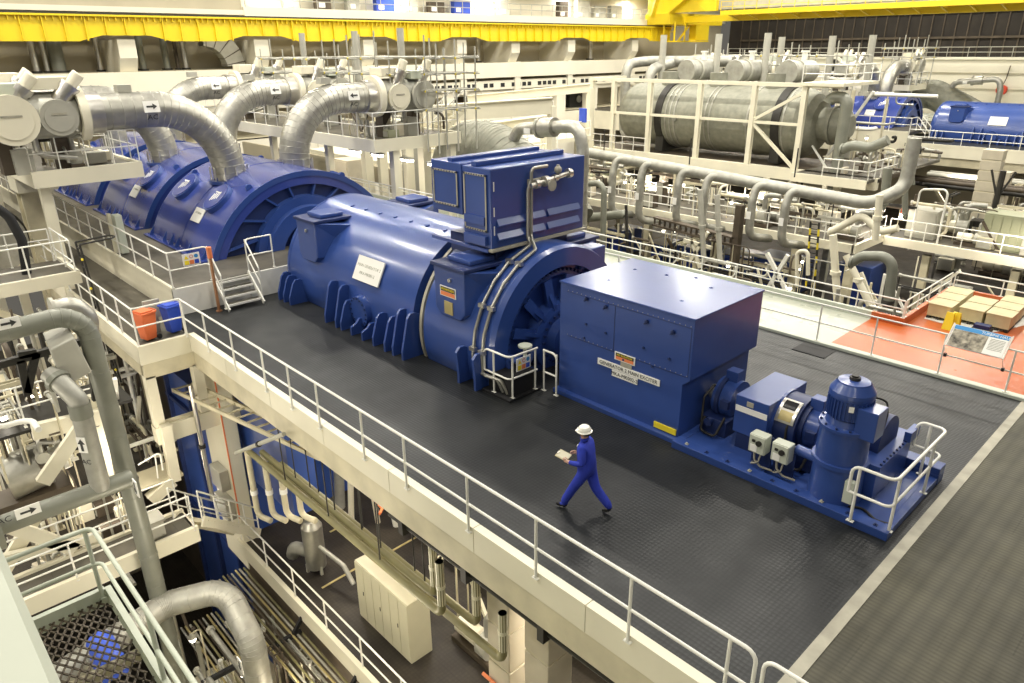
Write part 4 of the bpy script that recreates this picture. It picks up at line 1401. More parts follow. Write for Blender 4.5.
# walkway railing and turbine platform railing
railing('railing', 'white handrail round the corner of the low walkway with the two bins', [(-32, 5.12, 0.06), (-20.72, 5.12, 0.06), (-20.72, 6.42, 0.06)], 1.5, 1.1, 0.55, r=0.026)
railing('railing', 'white handrail along the edge of the raised turbine floor', [(-50, 6.93, 0.9), (-22.74, 6.93, 0.9), (-22.74, 8.15, 0.9), (-21.95, 8.15, 0.1)], 1.7, 1.1, 0.55, r=0.026)
railing('railing', 'white handrail on the generator side of the short steps', [(-21.95, 9.4, 0.1), (-22.74, 9.4, 0.9), (-22.74, 10.3, 0.9)], 1.0, 1.1, 0.55, r=0.026)
safety_sign((-22.70, 7.62, 1.7), (0, 1, 0), (0, 0, 1), 1.1, 'safety sign of coloured pictograms on the handrail by the short steps')
# short stair
t = thing('stair', 'short white steel stair of four treads up to the turbine floor', 'stair', (-22.3, 8.78, 0))
for k in range(4):
    x1 = -21.95-0.21*k
    MB().box(x1-0.24, x1, 8.22, 9.33, 0.2*(k+1)-0.04, 0.2*(k+1)).build('tread', 'grey_floor', t)
    MB().box(x1-0.02, x1+0.005, 8.22, 9.33, 0.2*(k+1)-0.06, 0.2*(k+1)+0.004).build('nosing', 'label', t, label='white tread edge')
for y in (8.18, 9.34):
    MB().prism([(-21.85, 0), (-21.75, 0.12), (-22.7, 0.98), (-22.78, 0.86)], (0, y, 0), (1, 0, 0), (0, 0, 1), (0, 0.04, 0)).build('stringer', 'white', t)
t = thing('riser_post', 'brown upright pipe beside the short steps', 'pipe', (-22.2, 8.02, 0))
MB().cyl((-22.2, 8.02, 0), (-22.2, 8.02, 1.75), 0.05, 10).build('pipe', 'copper', t)
MB().cyl((-22.2, 8.02, 1.75), (-22.2, 8.02, 2.1), 0.08, 10).build('valve_head', 'signorange', t)
MB().cyl((-22.2, 8.02, 0), (-22.2, 8.02, 0.03), 0.1, 10).build('foot_flange', 'copper', t)
t = thing('local_panel', 'narrow green-grey local panel by the raised turbine floor rail', 'panel', (-28.4, 7.1, 0.86))
MB().box(-28.6, -28.2, 7.1, 7.35, 0.9, 2.3).build('enclosure', 'panelgreen', t, bevel=0.02)
MB().box(-28.9, -28.68, 7.02, 7.12, 0.5, 2.3).build('post', 'cream', t)


# bins
def wheelie(x, y, mat, label, rz):
    t = thing('wheeled_bin', label, 'bin', (x, y, 0))
    m = MB()
    m.add([(x-.2, y-.2, .06), (x+.2, y-.2, .06), (x+.2, y+.2, .06), (x-.2, y+.2, .06), (x-.28, y-.28, .95), (x+.28, y-.28, .95), (x+.28, y+.28, .95), (x-.28, y+.28, .95)],
          [(3, 2, 1, 0), (4, 5, 6, 7), (0, 1, 5, 4), (1, 2, 6, 5), (2, 3, 7, 6), (3, 0, 4, 7)])
    m.build('body', mat, t, bevel=0.03)
    MB().box(x-.31, x+.31, y-.31, y+.29, .95, 1.02).box(x-.26, x+.26, y-.26, y+.2, 1.02, 1.07).build('lid', mat, t, bevel=0.02)
    MB().tube([(x-.22, y+.3, .98), (x-.22, y+.36, 1.0), (x+.22, y+.36, 1.0), (x+.22, y+.3, .98)], 0.02, 8, .04).build('handle', mat, t)
    for s_ in (-1, 1):
        MB().cyl((x+s_*.2, y+.27, .09), (x+s_*.26, y+.27, .09), .09, 14).build('wheel', 'black', t)
    t.rotation_euler = (0, 0, rz)
    t.scale = (0.8, 0.8, 0.86)
    return t


wheelie(-21.2, 5.55, 'orangebin', 'orange wheeled bin at the corner of the low walkway', 0.3)
wheelie(-21.3, 6.3, 'bluebin', 'blue wheeled bin beside the orange one', 0.2)
single(MB().box(-21.75, -21.65, 5.7, 6.15, 0.45, 1.0).box(-21.72, -21.68, 5.8, 6.05, 0, 0.45), 'grey_notice_board', 'boxgrey', 'grey board standing between the orange and the blue bin', 'board')

# ---------------------------------------------------------------- far rail, information board, crates
FY = 18.96
railing('railing', 'white two-bar handrail between the black floor and the orange floor', [(-19, FY, 0.07), (12, FY, 0.07)], 2.05, 1.06, 0.53, r=0.024,
        posts=[(P(800+a/4.268, 250+b_/4.268, Z=0.07).x, FY, 0.07) for a, b_ in ((70, 385), (315, 440), (595, 520), (880, 600))]+[(-19+k*2.1, FY, 0.07) for k in range(5)]+[(-1.2+2*k, FY, 0.07) for k in range(6)])
railing('railing', 'low white handrail on the kerb along the far side of the pale floor', [(-45, 22.01, 0.24), (-6.56, 22.01, 0.24)], 1.35, 0.52, 0.26, r=0.024, n=6)
railing('railing', 'low white handrail along the left side of the orange bay', [(-6.56, 22.15, 0.24), (-6.56, 26.1, 0.24)], 0.9, 0.52, 0.26, r=0.024, n=6)
railing('railing', 'low white handrail behind the crates at the back of the orange bay', [(-6.5, 26.26, 0.24), (10, 26.26, 0.24)], 1.35, 0.52, 0.26, r=0.024, n=6)

# information board clipped to the rail
c1 = P(948+8, 330+0, Y=FY-0.05)
t = thing('information_board', 'tilted information board with a photo and blue heading on the white rail', 'board', (-4.0, FY, 1.0))
u = V((1, 0, 0))
w = V((0, 0.75, 0.66)).normalized()
n_ = u.cross(w)
pL = P(954, 333, Y=FY+0.2)
pR = P(1010, 346, Y=FY+0.2)
xc, hw = (pL.x+pR.x)/2, (pR.x-pL.x)/2
c = V((xc, FY-0.08, 1.17))
hh = 0.31
MB().obox(c, u*hw, w*hh, n_*0.012).build('board', 'label', t)
MB().obox(c+n_*0.016+w*hh*0.78, u*hw*0.97, w*hh*0.18, n_*0.004).build('heading_band', 'signblue', t)
MB().obox(c+n_*0.016-u*hw*0.34-w*hh*0.2, u*hw*0.62, w*hh*0.76, n_*0.004).build('photo_print', 'photo', t)
MB().obox(c+n_*0.016+u*hw*0.64-w*hh*0.2, u*hw*0.33, w*hh*0.76, n_*0.004).build('text_panel', 'label', t)
text_mb('TURBINE HALL', 0.09, c+n_*0.022+u*hw*0.5+w*hh*0.76, u, w).build('lettering', 'label', t)
tl = MB()
for k in range(8):
    tl.obox(c+n_*0.021+u*hw*0.64+w*hh*(0.4-0.13*k), u*hw*0.26, w*0.008, n_*0.002)
tl.build('text_lines', 'inkgrey', t)
for s_ in (-1, 1):
    fr_ = MB()
    e0 = c+u*hw*1.04*s_
    fr_.tube([e0-w*hh*1.05, e0+w*hh*1.08], 0.018, 6)
    fr_.tube([e0-w*hh*1.02, V((e0.x, FY-0.02, 0.62))], 0.008, 6)
    fr_.box(e0.x-0.03, e0.x+0.03, FY-0.06, FY+0.02, 0.57, 0.65, 1)
    fr_.build('frame_post', ['white', 'black'], t)

# crates on a white sheet
sh = single(MB().prism([(-6.3, 23.1), (-4.7, 22.95), (-4.35, 23.6), (-3.6, 25.9), (-6.35, 26.0)], (0, 0, 0.004), (1, 0, 0), (0, 1, 0), (0, 0, 0.01)), 'dust_sheet', 'sheet',
            'white plastic sheet spread on the orange floor under the crates', 'sheet')
rows = [(-5.98, 23.3, 3, 'left'), (-5.2, 23.55, 2, 'middle'), (-4.5, 23.55, 3, 'right')]
gcr = ['nearest', 'second', 'third']
for (cx, cy, n, nm) in rows:
    for k in range(n):
        y = cy+0.28+k*0.78
        x = cx - 0.02*k
        hz = 0.36
        t = thing('crate', f'{gcr[k]} plywood crate of the {nm} row on the white sheet', 'crate', (x, y, 0.014))
        MB().box(x-0.31, x+0.31, y-0.34, y+0.34, 0.1, 0.1+hz).build('box', 'wood', t, bevel=0.008)
        MB().box(x-0.33, x+0.33, y-0.36, y+0.36, 0.1+hz, 0.13+hz).build('lid', 'wood', t)
        b_ = MB()
        for dx in (-0.26, 0, 0.26):
            b_.box(x+dx-0.045, x+dx+0.045, y-0.35, y+0.35, 0.014, 0.1)
        b_.build('pallet_runners', 'brown' if k else 'dark', t)
for i, dx in enumerate((0, 0.13)):
    x, y = P(956+i*2, 325-i*2, Z=0).x, P(956, 325, Z=0).y
    x = -5.52+dx
    y = 22.72+dx
    t = thing('floor_sign', ('front' if i == 0 else 'rear')+' yellow folding floor sign beside the crates', 'sign', (x, y, 0))
    for s_ in (-1, 1):
        MB().add([(x-0.13, y+s_*0.14-0.01, 0), (x+0.13, y+s_*0.14-0.01, 0), (x+0.1, y+s_*0.02-0.01, 0.5), (x-0.1, y+s_*0.02-0.01, 0.5),
                  (x-0.13, y+s_*0.14+0.01, 0), (x+0.13, y+s_*0.14+0.01, 0), (x+0.1, y+s_*0.02+0.01, 0.5), (x-0.1, y+s_*0.02+0.01, 0.5)],
                 [(0, 1, 2, 3), (7, 6, 5, 4), (0, 4, 5, 1), (2, 6, 7, 3), (1, 5, 6, 2), (0, 3, 7, 4)]).build('panel', 'signyellow', t)
    MB().prism([(-0.05, 0.2), (0.05, 0.2), (0, 0.32)], (x, y-0.13, 0.0), (1, 0, 0), (0, 0.25, 1), (0, -0.01, 0)).build('warning_mark', 'ink', t)
t = thing('pallet_truck', 'small dark trolley on the white sheet in front of the crates', 'trolley', (-4.75, 23.1, 0.02))
MB().box(-4.98, -4.5, 22.9, 23.25, 0.08, 0.14).build('platform', 'dark', t)
MB().box(-4.95, -4.55, 22.95, 23.2, 0.14, 0.24).build('load', 'bluedk', t)
for dx in (-0.2, 0.2):
    for dy in (-0.12, 0.12):
        MB().cyl((-4.74+dx-0.03, 23.07+dy, 0.06), (-4.74+dx+0.03, 23.07+dy, 0.06), 0.045, 10).build('wheel', 'black', t)

# ---------------------------------------------------------------- the person
def rotp(f):
    f = V(f).normalized()
    l = V((-f.y, f.x, 0))
    return f, l


pf, plft = rotp((-0.95, -0.31, 0))
PB = V((-6.98, 8.33, 0))


def W(x, y, z):
    return PB + pf*x + plft*y + V((0, 0, z))


def person():
    J = {
        'pelvis': (0, 0, 0.92, .158), 'waist': (0.015, 0, 1.06, .150), 'chest': (0.04, 0, 1.25, .172), 'neckb': (0.06, 0, 1.41, .085), 'neck': (0.055, 0, 1.50, .055),
        'head': (0.075, 0, 1.585, .088), 'crown': (0.065, 0, 1.665, .082),
        'hipl': (0.0, .1, 0.84, .122), 'kneel': (0.20, .10, 0.49, .092), 'anklel': (0.375, .10, 0.14, .080), 'heell': (0.345, .10, 0.05, .042), 'toel': (0.53, .11, 0.075, .038),
        'hipr': (-0.02, -.1, 0.84, .122), 'kneer': (-0.13, -.1, 0.48, .094), 'ankler': (-0.40, -.1, 0.18, .080), 'heelr': (-0.43, -.1, 0.10, .042), 'toer': (-0.28, -.11, 0.038, .036),
        'shl': (0.04, .17, 1.35, .085), 'ell': (-0.02, .25, 1.10, .068), 'wrl': (0.21, .215, 1.05, .040), 'hal': (0.27, .205, 1.055, .034), 'pal': (0.32, .20, 1.06, .030),
        'shr': (0.04, -.17, 1.35, .085), 'elr': (0.03, -.25, 1.10, .068), 'wrr': (0.22, -.2, 1.03, .040), 'har': (0.28, -.17, 1.035, .034), 'par': (0.32, -.15, 1.04, .030),
    }
    E_ = [('pelvis', 'waist'), ('waist', 'chest'), ('chest', 'neckb'), ('neckb', 'neck'), ('neck', 'head'), ('head', 'crown'),
          ('pelvis', 'hipl'), ('hipl', 'kneel'), ('kneel', 'anklel'), ('anklel', 'heell'), ('heell', 'toel'),
          ('pelvis', 'hipr'), ('hipr', 'kneer'), ('kneer', 'ankler'), ('ankler', 'heelr'), ('heelr', 'toer'),
          ('chest', 'shl'), ('shl', 'ell'), ('ell', 'wrl'), ('wrl', 'hal'), ('hal', 'pal'),
          ('chest', 'shr'), ('shr', 'elr'), ('elr', 'wrr'), ('wrr', 'har'), ('har', 'par')]
    names = list(J)
    me = bpy.data.meshes.new('skeleton')
    me.from_pydata([J[k][:3] for k in names], [(names.index(a), names.index(b_)) for a, b_ in E_], [])
    ob = bpy.data.objects.new('skeleton', me)
    COL.objects.link(ob)
    md = ob.modifiers.new('skin', 'SKIN')
    md.use_smooth_shade = True
    if not me.skin_vertices:
        me.attributes.new('skin', 'FLOAT', 'POINT')
    for i, k in enumerate(names):
        r = J[k][3]
        sv = me.skin_vertices[0].data[i]
        wide = {'pelvis': (r, r*1.12), 'waist': (r*0.95, r*1.1), 'chest': (r*0.9, r*1.15)}.get(k, (r, r))
        sv.radius = wide
        sv.use_root = (k == 'pelvis')
    sb = ob.modifiers.new('sub', 'SUBSURF')
    sb.levels = 2
    sb.render_levels = 2
    dg = bpy.context.evaluated_depsgraph_get()
    bm_ = bpy.data.meshes.new_from_object(ob.evaluated_get(dg))
    vs = [v.co.copy() for v in bm_.vertices]
    fs = [tuple(p.vertices) for p in bm_.polygons]
    bpy.data.objects.remove(ob)
    bpy.data.meshes.remove(bm_)
    mb = MB()
    pv = [(n_, V(J[n_][:3])) for n_ in names]
    skin_j = {'neck', 'head', 'crown', 'hal', 'pal', 'har', 'par'}
    shoe_j = {'heell', 'toel', 'heelr', 'toer'}
    fm_ = []
    for f in fs:
        c = sum((vs[i] for i in f), V((0, 0, 0)))/len(f)
        k = min(pv, key=lambda q: (q[1]-c).length)[0]
        fm_.append(1 if k in skin_j else (2 if k in shoe_j else 0))
    mb.v = [W(*v) for v in vs]
    mb.f = [list(f) for f in fs]
    mb.s = [True]*len(fs)
    mb.m = fm_
    # fingers: four of unequal length curled round what is held, and a thumb
    for sg, base, hd in ((1, V(J['pal'][:3]), V((1, -0.05, 0.05))), (-1, V(J['par'][:3]), V((1, 0.35, 0.02)))):
        hd.normalize()
        side = V((0, 0, 1))
        inn = hd.cross(side)*1.0
        for q in range(4):
            ln = (0.062, 0.074, 0.068, 0.052)[q]
            b0 = base + side*(0.026-0.018*q) - hd*0.004
            pts = [b0, b0+hd*ln*0.5 + inn*(0.004*sg), b0+hd*ln*0.85 + inn*0.02*sg, b0+hd*ln*0.8+inn*0.04*sg]
            mb.tube([W(*p) for p in pts], 0.0085, 6, 0.012, mi=1, seg=2)
        tb = V(base) - hd*0.045 + side*0.02
        mb.tube([W(*p) for p in (tb, tb+hd*0.02+side*0.025+inn*0.01*sg, tb+hd*0.06+side*0.028+inn*0.025*sg)], 0.010, 6, 0.01, mi=1, seg=2)
    # face: nose, ears, brow
    hc = V((0.075, 0, 1.59))
    mb.ball(W(hc.x+0.09, 0, 1.585), 0.016, 1.1, 1, 1.4, 8, mi=1)
    for s_ in (-1, 1):
        mb.ball(W(hc.x-0.005, s_*0.088, 1.59), 0.026, 0.8, 0.5, 1.2, 8, mi=1)
        mb.ball(W(hc.x+0.082, s_*0.032, 1.608), 0.010, 0.7, 1, 0.8, 8, mi=3)
    mb.obox(W(hc.x+0.084, 0, 1.545), pf*0.006, plft*0.024, V((0, 0, 0.005)), 4)
    p = thing('person', 'person in blue coveralls and white helmet walking left with a clipboard', 'person', PB)
    mb.build('body', ['coverall', 'skin', 'shoe', 'ink', 'red'], p)
    # hair at the nape
    hm = MB()
    hm.ball(W(0.045, 0, 1.60), 0.095, 1, 0.95, 0.85, 14)
    hm.build('hair', 'hair', p)
    hl = MB()
    prof = [(-0.012, 0.155), (0.0, 0.158), (0.004, 0.128), (0.045, 0.122), (0.09, 0.1), (0.12, 0.06), (0.132, 0.0)]
    hl.lathe([(-0.004, 0.105), (-0.004, 0.135), (0.006, 0.135), (0.012, 0.118), (0.05, 0.112), (0.085, 0.092), (0.108, 0.058), (0.118, 0.0)], W(0.066, 0, 1.612), V((0, 0, 1))+pf*0.06, 26)
    hl.obox(W(0.185, 0, 1.612), pf*0.028, plft*0.07, V((0, 0, 0.006)))
    hl.build('helmet', 'helmet', p)
    MB().lathe([(-0.002, 0.12), (0.004, 0.139), (0.01, 0.12)], W(0.066, 0, 1.612), V((0, 0, 1))+pf*0.06, 26).build('helmet_rim', 'helmet', p)
    cl = MB()
    cl.lathe([(0, 0.075), (0.05, 0.083), (0.055, 0.075)], W(0.05, 0, 1.445), V((0.0, 0, 1))+pf*0.2, 18)
    cl.build('collar', 'coverall', p)
    MB().lathe([(-0.03, 0.150), (0.03, 0.150)], W(0.008, 0, 1.04), V((0, 0, 1)), 20).build('waist_seam', 'coverall', p) if False else None
    MB().obox(W(0.155, 0.07, 1.34), pf*0.006, plft*0.03, V((0, 0, 0.012))).build('name_badge', 'label', p)
    cb = thing('clipboard', 'pale clipboard held out in front by the walking person', 'clipboard', W(0.38, 0.02, 1.0))
    u_ = (pf*0.97+V((0, 0, 0.25))).normalized()
    n2 = (V((0, 0, 1))-u_*u_.z).normalized()
    MB().obox(W(0.43, 0.05, 1.055), u_*0.115, plft*0.12, n2*0.006).build('board', 'wood', cb)
    MB().obox(W(0.43, 0.05, 1.055)+n2*0.008, u_*0.105, plft*0.108, n2*0.002).build('paper', 'cabinet', cb)
    MB().obox(W(0.43, 0.05, 1.055)+n2*0.012+u_*0.1, u_*0.012, plft*0.04, n2*0.006).build('clip', 'steel', cb)
    return p


person()
# ================================================================ the next unit and the pit between
gen2 = twin(gen, U2, 'blue generator of the far unit at the right edge of the view')
turbA2 = twin(turbA, U2, 'blue turbine casing of the far unit behind the grey vessel end')
turbB2 = twin(turbB, U2, 'blue turbine casing of the far unit, hidden behind the valves')
twin(spA1, U2, 'near steam pipe of the far unit curving down into its blue turbine')
twin(spA2, U2, 'grey steam pipe of the far unit descending behind its near pipe')
twin(spB1, U2, 'steam pipe of the far unit into its second turbine')
names2 = ['frontmost', 'frontmost', 'second', 'second', 'third', 'third']
for i, v in enumerate(valves):
    twin(v, U2, f'{names2[i]} steam valve of the far unit on its {"near" if i % 2 == 0 else "far"} platform')
platform(-47, -27.75, 65.2, 69.3, 4.05, 'cream valve platform on the near side of the far unit', cols=[(-28.2, 65.6, -7.4), (-34, 65.6, -7.4)])
platform(-47, -27.0, 78.4, 83, 4.05, 'cream valve platform on the far side of the far unit', cols=[(-27.3, 79.6, 0)])
railing('railing', 'white handrail of the near valve platform of the far unit', [(-46, 65.3, 4.13), (-27.8, 65.3, 4.13), (-27.8, 69.2, 4.13)], 1.4, 1.1, r=0.04, n=6)
railing('railing', 'white handrail of the far valve platform of the far unit', [(-46, 78.5, 4.13), (-27.1, 78.5, 4.13), (-27.1, 83, 4.13)], 1.4, 1.1, r=0.04, n=6)
# its deck
slab('floor_unit', 'floor', -22.8, 14, 67.6, 79.9, -0.25, 0)
slab('floor_unit_turbine', 'grey_floor', -60, -22.75, 67.9, 79.7, 0.6, 0.86)
slab('trim_unit_side', 'cream', -60, -22.7, 67.8, 67.95, -1.1, 0.9)
slab('trim_unit_edge', 'cream', -22.7, 14, 67.45, 67.62, -0.9, 0.1)
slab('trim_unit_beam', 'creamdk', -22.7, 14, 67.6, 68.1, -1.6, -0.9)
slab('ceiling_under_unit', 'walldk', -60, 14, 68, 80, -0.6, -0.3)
slab('floor_far_aisle', 'pale', -60, 14, 80.2, 99.8, -0.3, 0.0)
railing('railing', 'white handrail along the deck edge below the far blue generator', [(-22.6, 67.5, 0.05), (8, 67.5, 0.05)], 2.0, 1.1, r=0.035, n=6)
railing('railing', 'white handrail along the raised turbine floor of the far unit', [(-45, 67.85, 0.9), (-22.7, 67.85, 0.9), (-22.7, 69.3, 0.9), (-21.9, 69.3, 0.1)], 1.7, 1.1, r=0.035, n=6)
railing('railing', 'white handrail on the steps beside the far blue generator', [(-21.9, 70.4, 0.1), (-22.7, 70.4, 0.9), (-22.7, 71.6, 0.9)], 1.0, 1.1, r=0.035, n=6)

# ---------------------------------------------------------------- fat crossover ducts on the far side of both units
fat = thing('exhaust_duct', 'fat lagged grey duct rising behind the blue air box', 'duct', (-28, 24.2, 0))
MB().tube([(-30.1, 24.2, 0.3), (-29.7, 24.2, 3.0), (-26.8, 24.2, 3.0), (-23.0, 24.2, 1.2), (-22, 24.2, 0.1)], 1.4, 28, 1.6, bands=0.4, band_h=0.02).build('cladding', 'vessel', fat)
MB().tube([(-30.1, 24.2, 0.4), (-30.15, 24.2, -0.3)], 1.55, 26).build('base_collar', 'boxgrey', fat)
ar = thing('arch_pipe', 'silver arched pipe with a thick joint behind the blue air box', 'pipe', (-22, 24, 0))
aw = [P(512, 147, Y=24), P(521, 133, Y=24), P(548, 127, Y=24), P(574, 129, Y=24), P(583, 152, Y=24)]
MB().tube([(aw[0].x, 24, aw[0].z-2), aw[0], P(517, 129, Y=24), P(579, 126, Y=24), aw[4], (aw[4].x, 24, -0.2)], 0.27, 16, 0.8, bands=0.3, band_h=0.006).build('cladding', 'lag', ar)
j0, j1 = P(541, 127.5, Y=24), P(555, 127.2, Y=24)
MB().cyl(j0, j1, 0.42, 20).cyl(j0-V((0.08, 0, 0)), j0+V((0.05, 0, 0)), 0.48, 20).build('thick_joint', 'lag', ar)
cpl = P(527, 131, Y=23.7)
MB().box(cpl.x-0.2, cpl.x+0.2, 23.68, 23.71, cpl.z-0.12, cpl.z+0.12).build('arrow_plate', 'label', ar)
twin(fat, U2, 'fat lagged grey duct behind the blue turbine of the far unit')
twin(ar, U2, 'grey arched pipe against the end wall behind the far generator')

# ---------------------------------------------------------------- the big grey vessel in its cream frame
VY, VZ, VR = 51.4, 2.62, 2.42
vs_ = thing('pressure_vessel', 'huge grey horizontal vessel inside a cream steel frame', 'vessel', (-30, VY, 0))
MB().lathe([(-1.15, 0.0), (-1.12, 1.7), (-1.0, 2.1), (-0.5, 2.36), (0, VR), (13.6, VR), (14.2, 2.34), (14.8, 2.05), (15.2, 1.6), (15.35, 1.1), (15.4, 0)], (-38.2, VY, VZ), (1, 0, 0), 48).build('shell', 'vessel', vs_)
for x in (-35.1, -25.2):
    MB().lathe([(-0.3, VR), (-0.3, VR+0.09), (0.3, VR+0.09), (0.3, VR)], (x, VY, VZ), (1, 0, 0), 48).build('saddle_band', 'dark', vs_)
    MB().box(x-0.35, x+0.35, VY-2.0, VY+2.0, 0.0, 1.2).build('saddle', 'dark', vs_)
for x in (-34.4, -34.0, -33.6, -30.9, -30.5, -27.4, -24.7):
    MB().lathe([(-0.06, VR), (-0.06, VR+0.04), (0.06, VR+0.04), (0.06, VR)], (x, VY, VZ), (1, 0, 0), 48).build('stiffening_band', 'lag2', vs_)
MB().lathe([(0, 1.15), (0.9, 1.15), (0.9, 1.3), (1.1, 1.3), (1.1, 1.15), (1.9, 1.05), (2.2, 0.7), (2.2, 0)], (-23.1, VY, VZ), (1, 0, 0), 28).build('end_nozzle', 'vessel', vs_)
for x in (-35.6, -31.2, -26.6):
    MB().cyl((x, VY, VZ+2.2), (x, VY, VZ+3.3), 0.85, 20).build('top_nozzle', 'vessel', vs_)
for x in (-33.5, -27.4, -31):
    MB().cyl((x, VY-2.35, VZ), (x, VY-2.5, VZ), 0.22, 14).build('side_cover', 'lag2', vs_)
for i, px_ in enumerate((686, 734, 787)):
    x = P(px_, 70, Y=51.0).x
    t = thing('reheat_drum', ('left', 'middle', 'right')[i]+' of the three short grey drums on top of the huge vessel', 'drum', (x, 52.5, 5.2))
    c = V((x, 51.2, 6.0))
    MB().lathe([(-0.2, 0), (-0.2, 0.8), (0, 0.86), (0.1, 0.78), (3.2, 0.78), (3.2, 0.6)], c, (0, 1, 0), 26).build('shell', 'lag2', t)
    MB().lathe([(0.9, 0.78), (0.9, 0.88), (1.1, 0.88), (1.1, 0.78)], c, (0, 1, 0), 26).build('flange', 'boxgrey', t)
    MB().cyl(c+V((0, 2.2, 0.7)), c+V((0, 2.2, 1.3)), 0.2, 10).cyl(c+V((0, 2.2, 1.3)), c+V((0, 2.2, 1.42)), 0.3, 10).build('vent_nozzle', 'white', t)
fr = thing('vessel_frame', 'cream steel frame of posts and beams round the huge grey vessel', 'frame', (-31, 48.4, -0.3))
FYv = 48.4
for x in (-41.4, -39.1, -35.5, -31.0, -26.65, -23.05):
    MB().box(x-0.17, x+0.17, FYv-0.17, FYv+0.17, -0.2, 5.35).build('post', 'cream', fr)
MB().box(-41.6, -20.6, FYv-0.15, FYv+0.15, 5.2, 5.45).build('top_beam', 'cream', fr)
MB().box(-39.2, -23, FYv-0.1, FYv+0.1, 2.72, 2.9).build('mid_beam', 'cream', fr)
MB().box(-42, -17.5, FYv-0.25, FYv+0.25, -0.85, -0.1).build('bottom_beam', 'cream', fr)
MB().box(-42, -17.5, FYv, FYv+6, -0.4, -0.15).build('base_deck', 'brown', fr)
MB().bar((-26.6, FYv, 2.75), (-23.1, FYv, -0.1), 0.16, 0.2).build('brace', 'cream', fr)
MB().bar((-26.6, FYv, 2.9), (-23.1, FYv, 4.9), 0.16, 0.2).build('brace', 'cream', fr)
MB().box(-41.6, -41.3, FYv, FYv+5.5, 5.2, 5.45).build('side_beam', 'cream', fr)
MB().box(-23.2, -20.4, FYv-0.4, FYv+5, 5.3, 5.5).build('corner_platform', 'cream', fr)
for x in (-38, -29, -20):
    MB().box(x-0.2, x+0.2, FYv-0.1, FYv+0.3, ZF, -0.8).build('column', 'cream', fr)
railing('railing', 'white handrail at the foot of the vessel frame, left end', [(-41.3, FYv-0.2, -0.1), (-35.6, FYv-0.2, -0.1)], 1.2, 1.1, r=0.035, n=6)
railing('railing', 'white handrail on the corner platform above the right end of the vessel', [(-23.2, FYv-0.35, 5.5), (-20.4, FYv-0.35, 5.5), (-20.4, FYv+5, 5.5)], 1.2, 1.1, r=0.035, n=6)
t = thing('loop_pipe', 'pair of grey pipes bending down at the left of the huge vessel', 'pipe', (-41, 52, 0))
MB().tube([(-33, 56, 6.6), (-41.6, 56, 6.6), (-41.6, 53, 6.4), (-41.6, 53, 0.5), (-39.5, 52, 0.5)], 0.42, 12, 1.0).build('pipe', 'lag2', t)
MB().tube([(-33, 57, 6.6), (-38.8, 57, 6.6), (-38.8, 52.6, 6.0), (-38.8, 52.6, 4.8)], 0.42, 12, 1.0).build('branch_pipe', 'lag2', t)
t = thing('loop_pipe', 'grey pipe looping up and over at the right end of the vessel', 'pipe', (-18.5, 49, 0))
MB().tube([P(857, 112, Y=50), P(868, 100, Y=49), P(900, 100, Y=49), P(893, 178, Y=49)] if False else [P(829, 102, Y=49), P(832, 97, Y=49), P(848, 98, Y=49), P(833, 190, Y=49)], 0.38, 12, 0.9).build('pipe', 'greypipe', t)
# square grey vent posts
for i, (px, yb, yt, Yp, lab) in enumerate((
        (661, 80, 35, 54, 'leftmost grey vent post above the huge vessel'), (715, 80, 34, 54, 'grey vent post second from left above the vessel'),
        (763, 80, 33, 54, 'tall grey vent post behind the middle drum'), (777, 80, 37, 60, 'shorter grey vent post right of the tall one'),
        (826, 85, 36, 60, 'grey vent post left of the far unit valves'), (869, 62, 35, 62, 'rightmost grey vent post near the far unit valves'),
        (305, 66, 33, 21.6, 'leftmost grey vent post behind the far valve platform'), (357, 66, 31, 21.6, 'middle grey vent post behind the far valve platform'),
        (402, 64, 28, 21.6, 'rightmost and tallest grey vent post behind the far valve platform'))):
    a, c = P(px, yb, Y=Yp), P(px, yt, Y=Yp)
    w = 0.17 if Yp < 30 else 0.27
    t = thing('vent_post', lab, 'post', (a.x, Yp, 4.0))
    MB().cyl((a.x, Yp, 4.0), (a.x, Yp, c.z), w, 12).build('pipe', 'boxgrey', t)
    MB().cyl((a.x, Yp, 4.0), (a.x, Yp, 4.3), w*1.5, 12).build('base_flange', 'boxgrey', t)


# ---------------------------------------------------------------- scaffold with yellow couplers
def scaffold(x0, x1, y0, y1, z0, z1, nx, ny, levels, label, rng, r=0.035):
    t = thing('scaffold', label, 'scaffold', ((x0+x1)/2, (y0+y1)/2, z0))
    for i in range(nx+1):
        for j in range(ny+1):
            x, y = x0+(x1-x0)*i/nx, y0+(y1-y0)*j/ny
            MB().cyl((x, y, z0), (x+rng.uniform(-.05, .05), y, z1+rng.uniform(-.3, .5)), r, 6).build('upright', 'boxgrey', t)
    for z in levels:
        for j in range(ny+1):
            y = y0+(y1-y0)*j/ny
            MB().cyl((x0-.3, y, z), (x1+.3, y, z), r, 6).build('ledger', 'boxgrey', t)
        for i in range(nx+1):
            x = x0+(x1-x0)*i/nx
            MB().cyl((x, y0-.2, z+.05), (x, y1+.2, z+.05), r, 6).build('transom', 'boxgrey', t)
            for j in range(ny+1):
                if rng.random() < 0.6:
                    y = y0+(y1-y0)*j/ny
                    MB().ball((x, y, z), r*2.0, n=6).build('coupler', 'signyellow', t, label='yellow coupler')
    return t


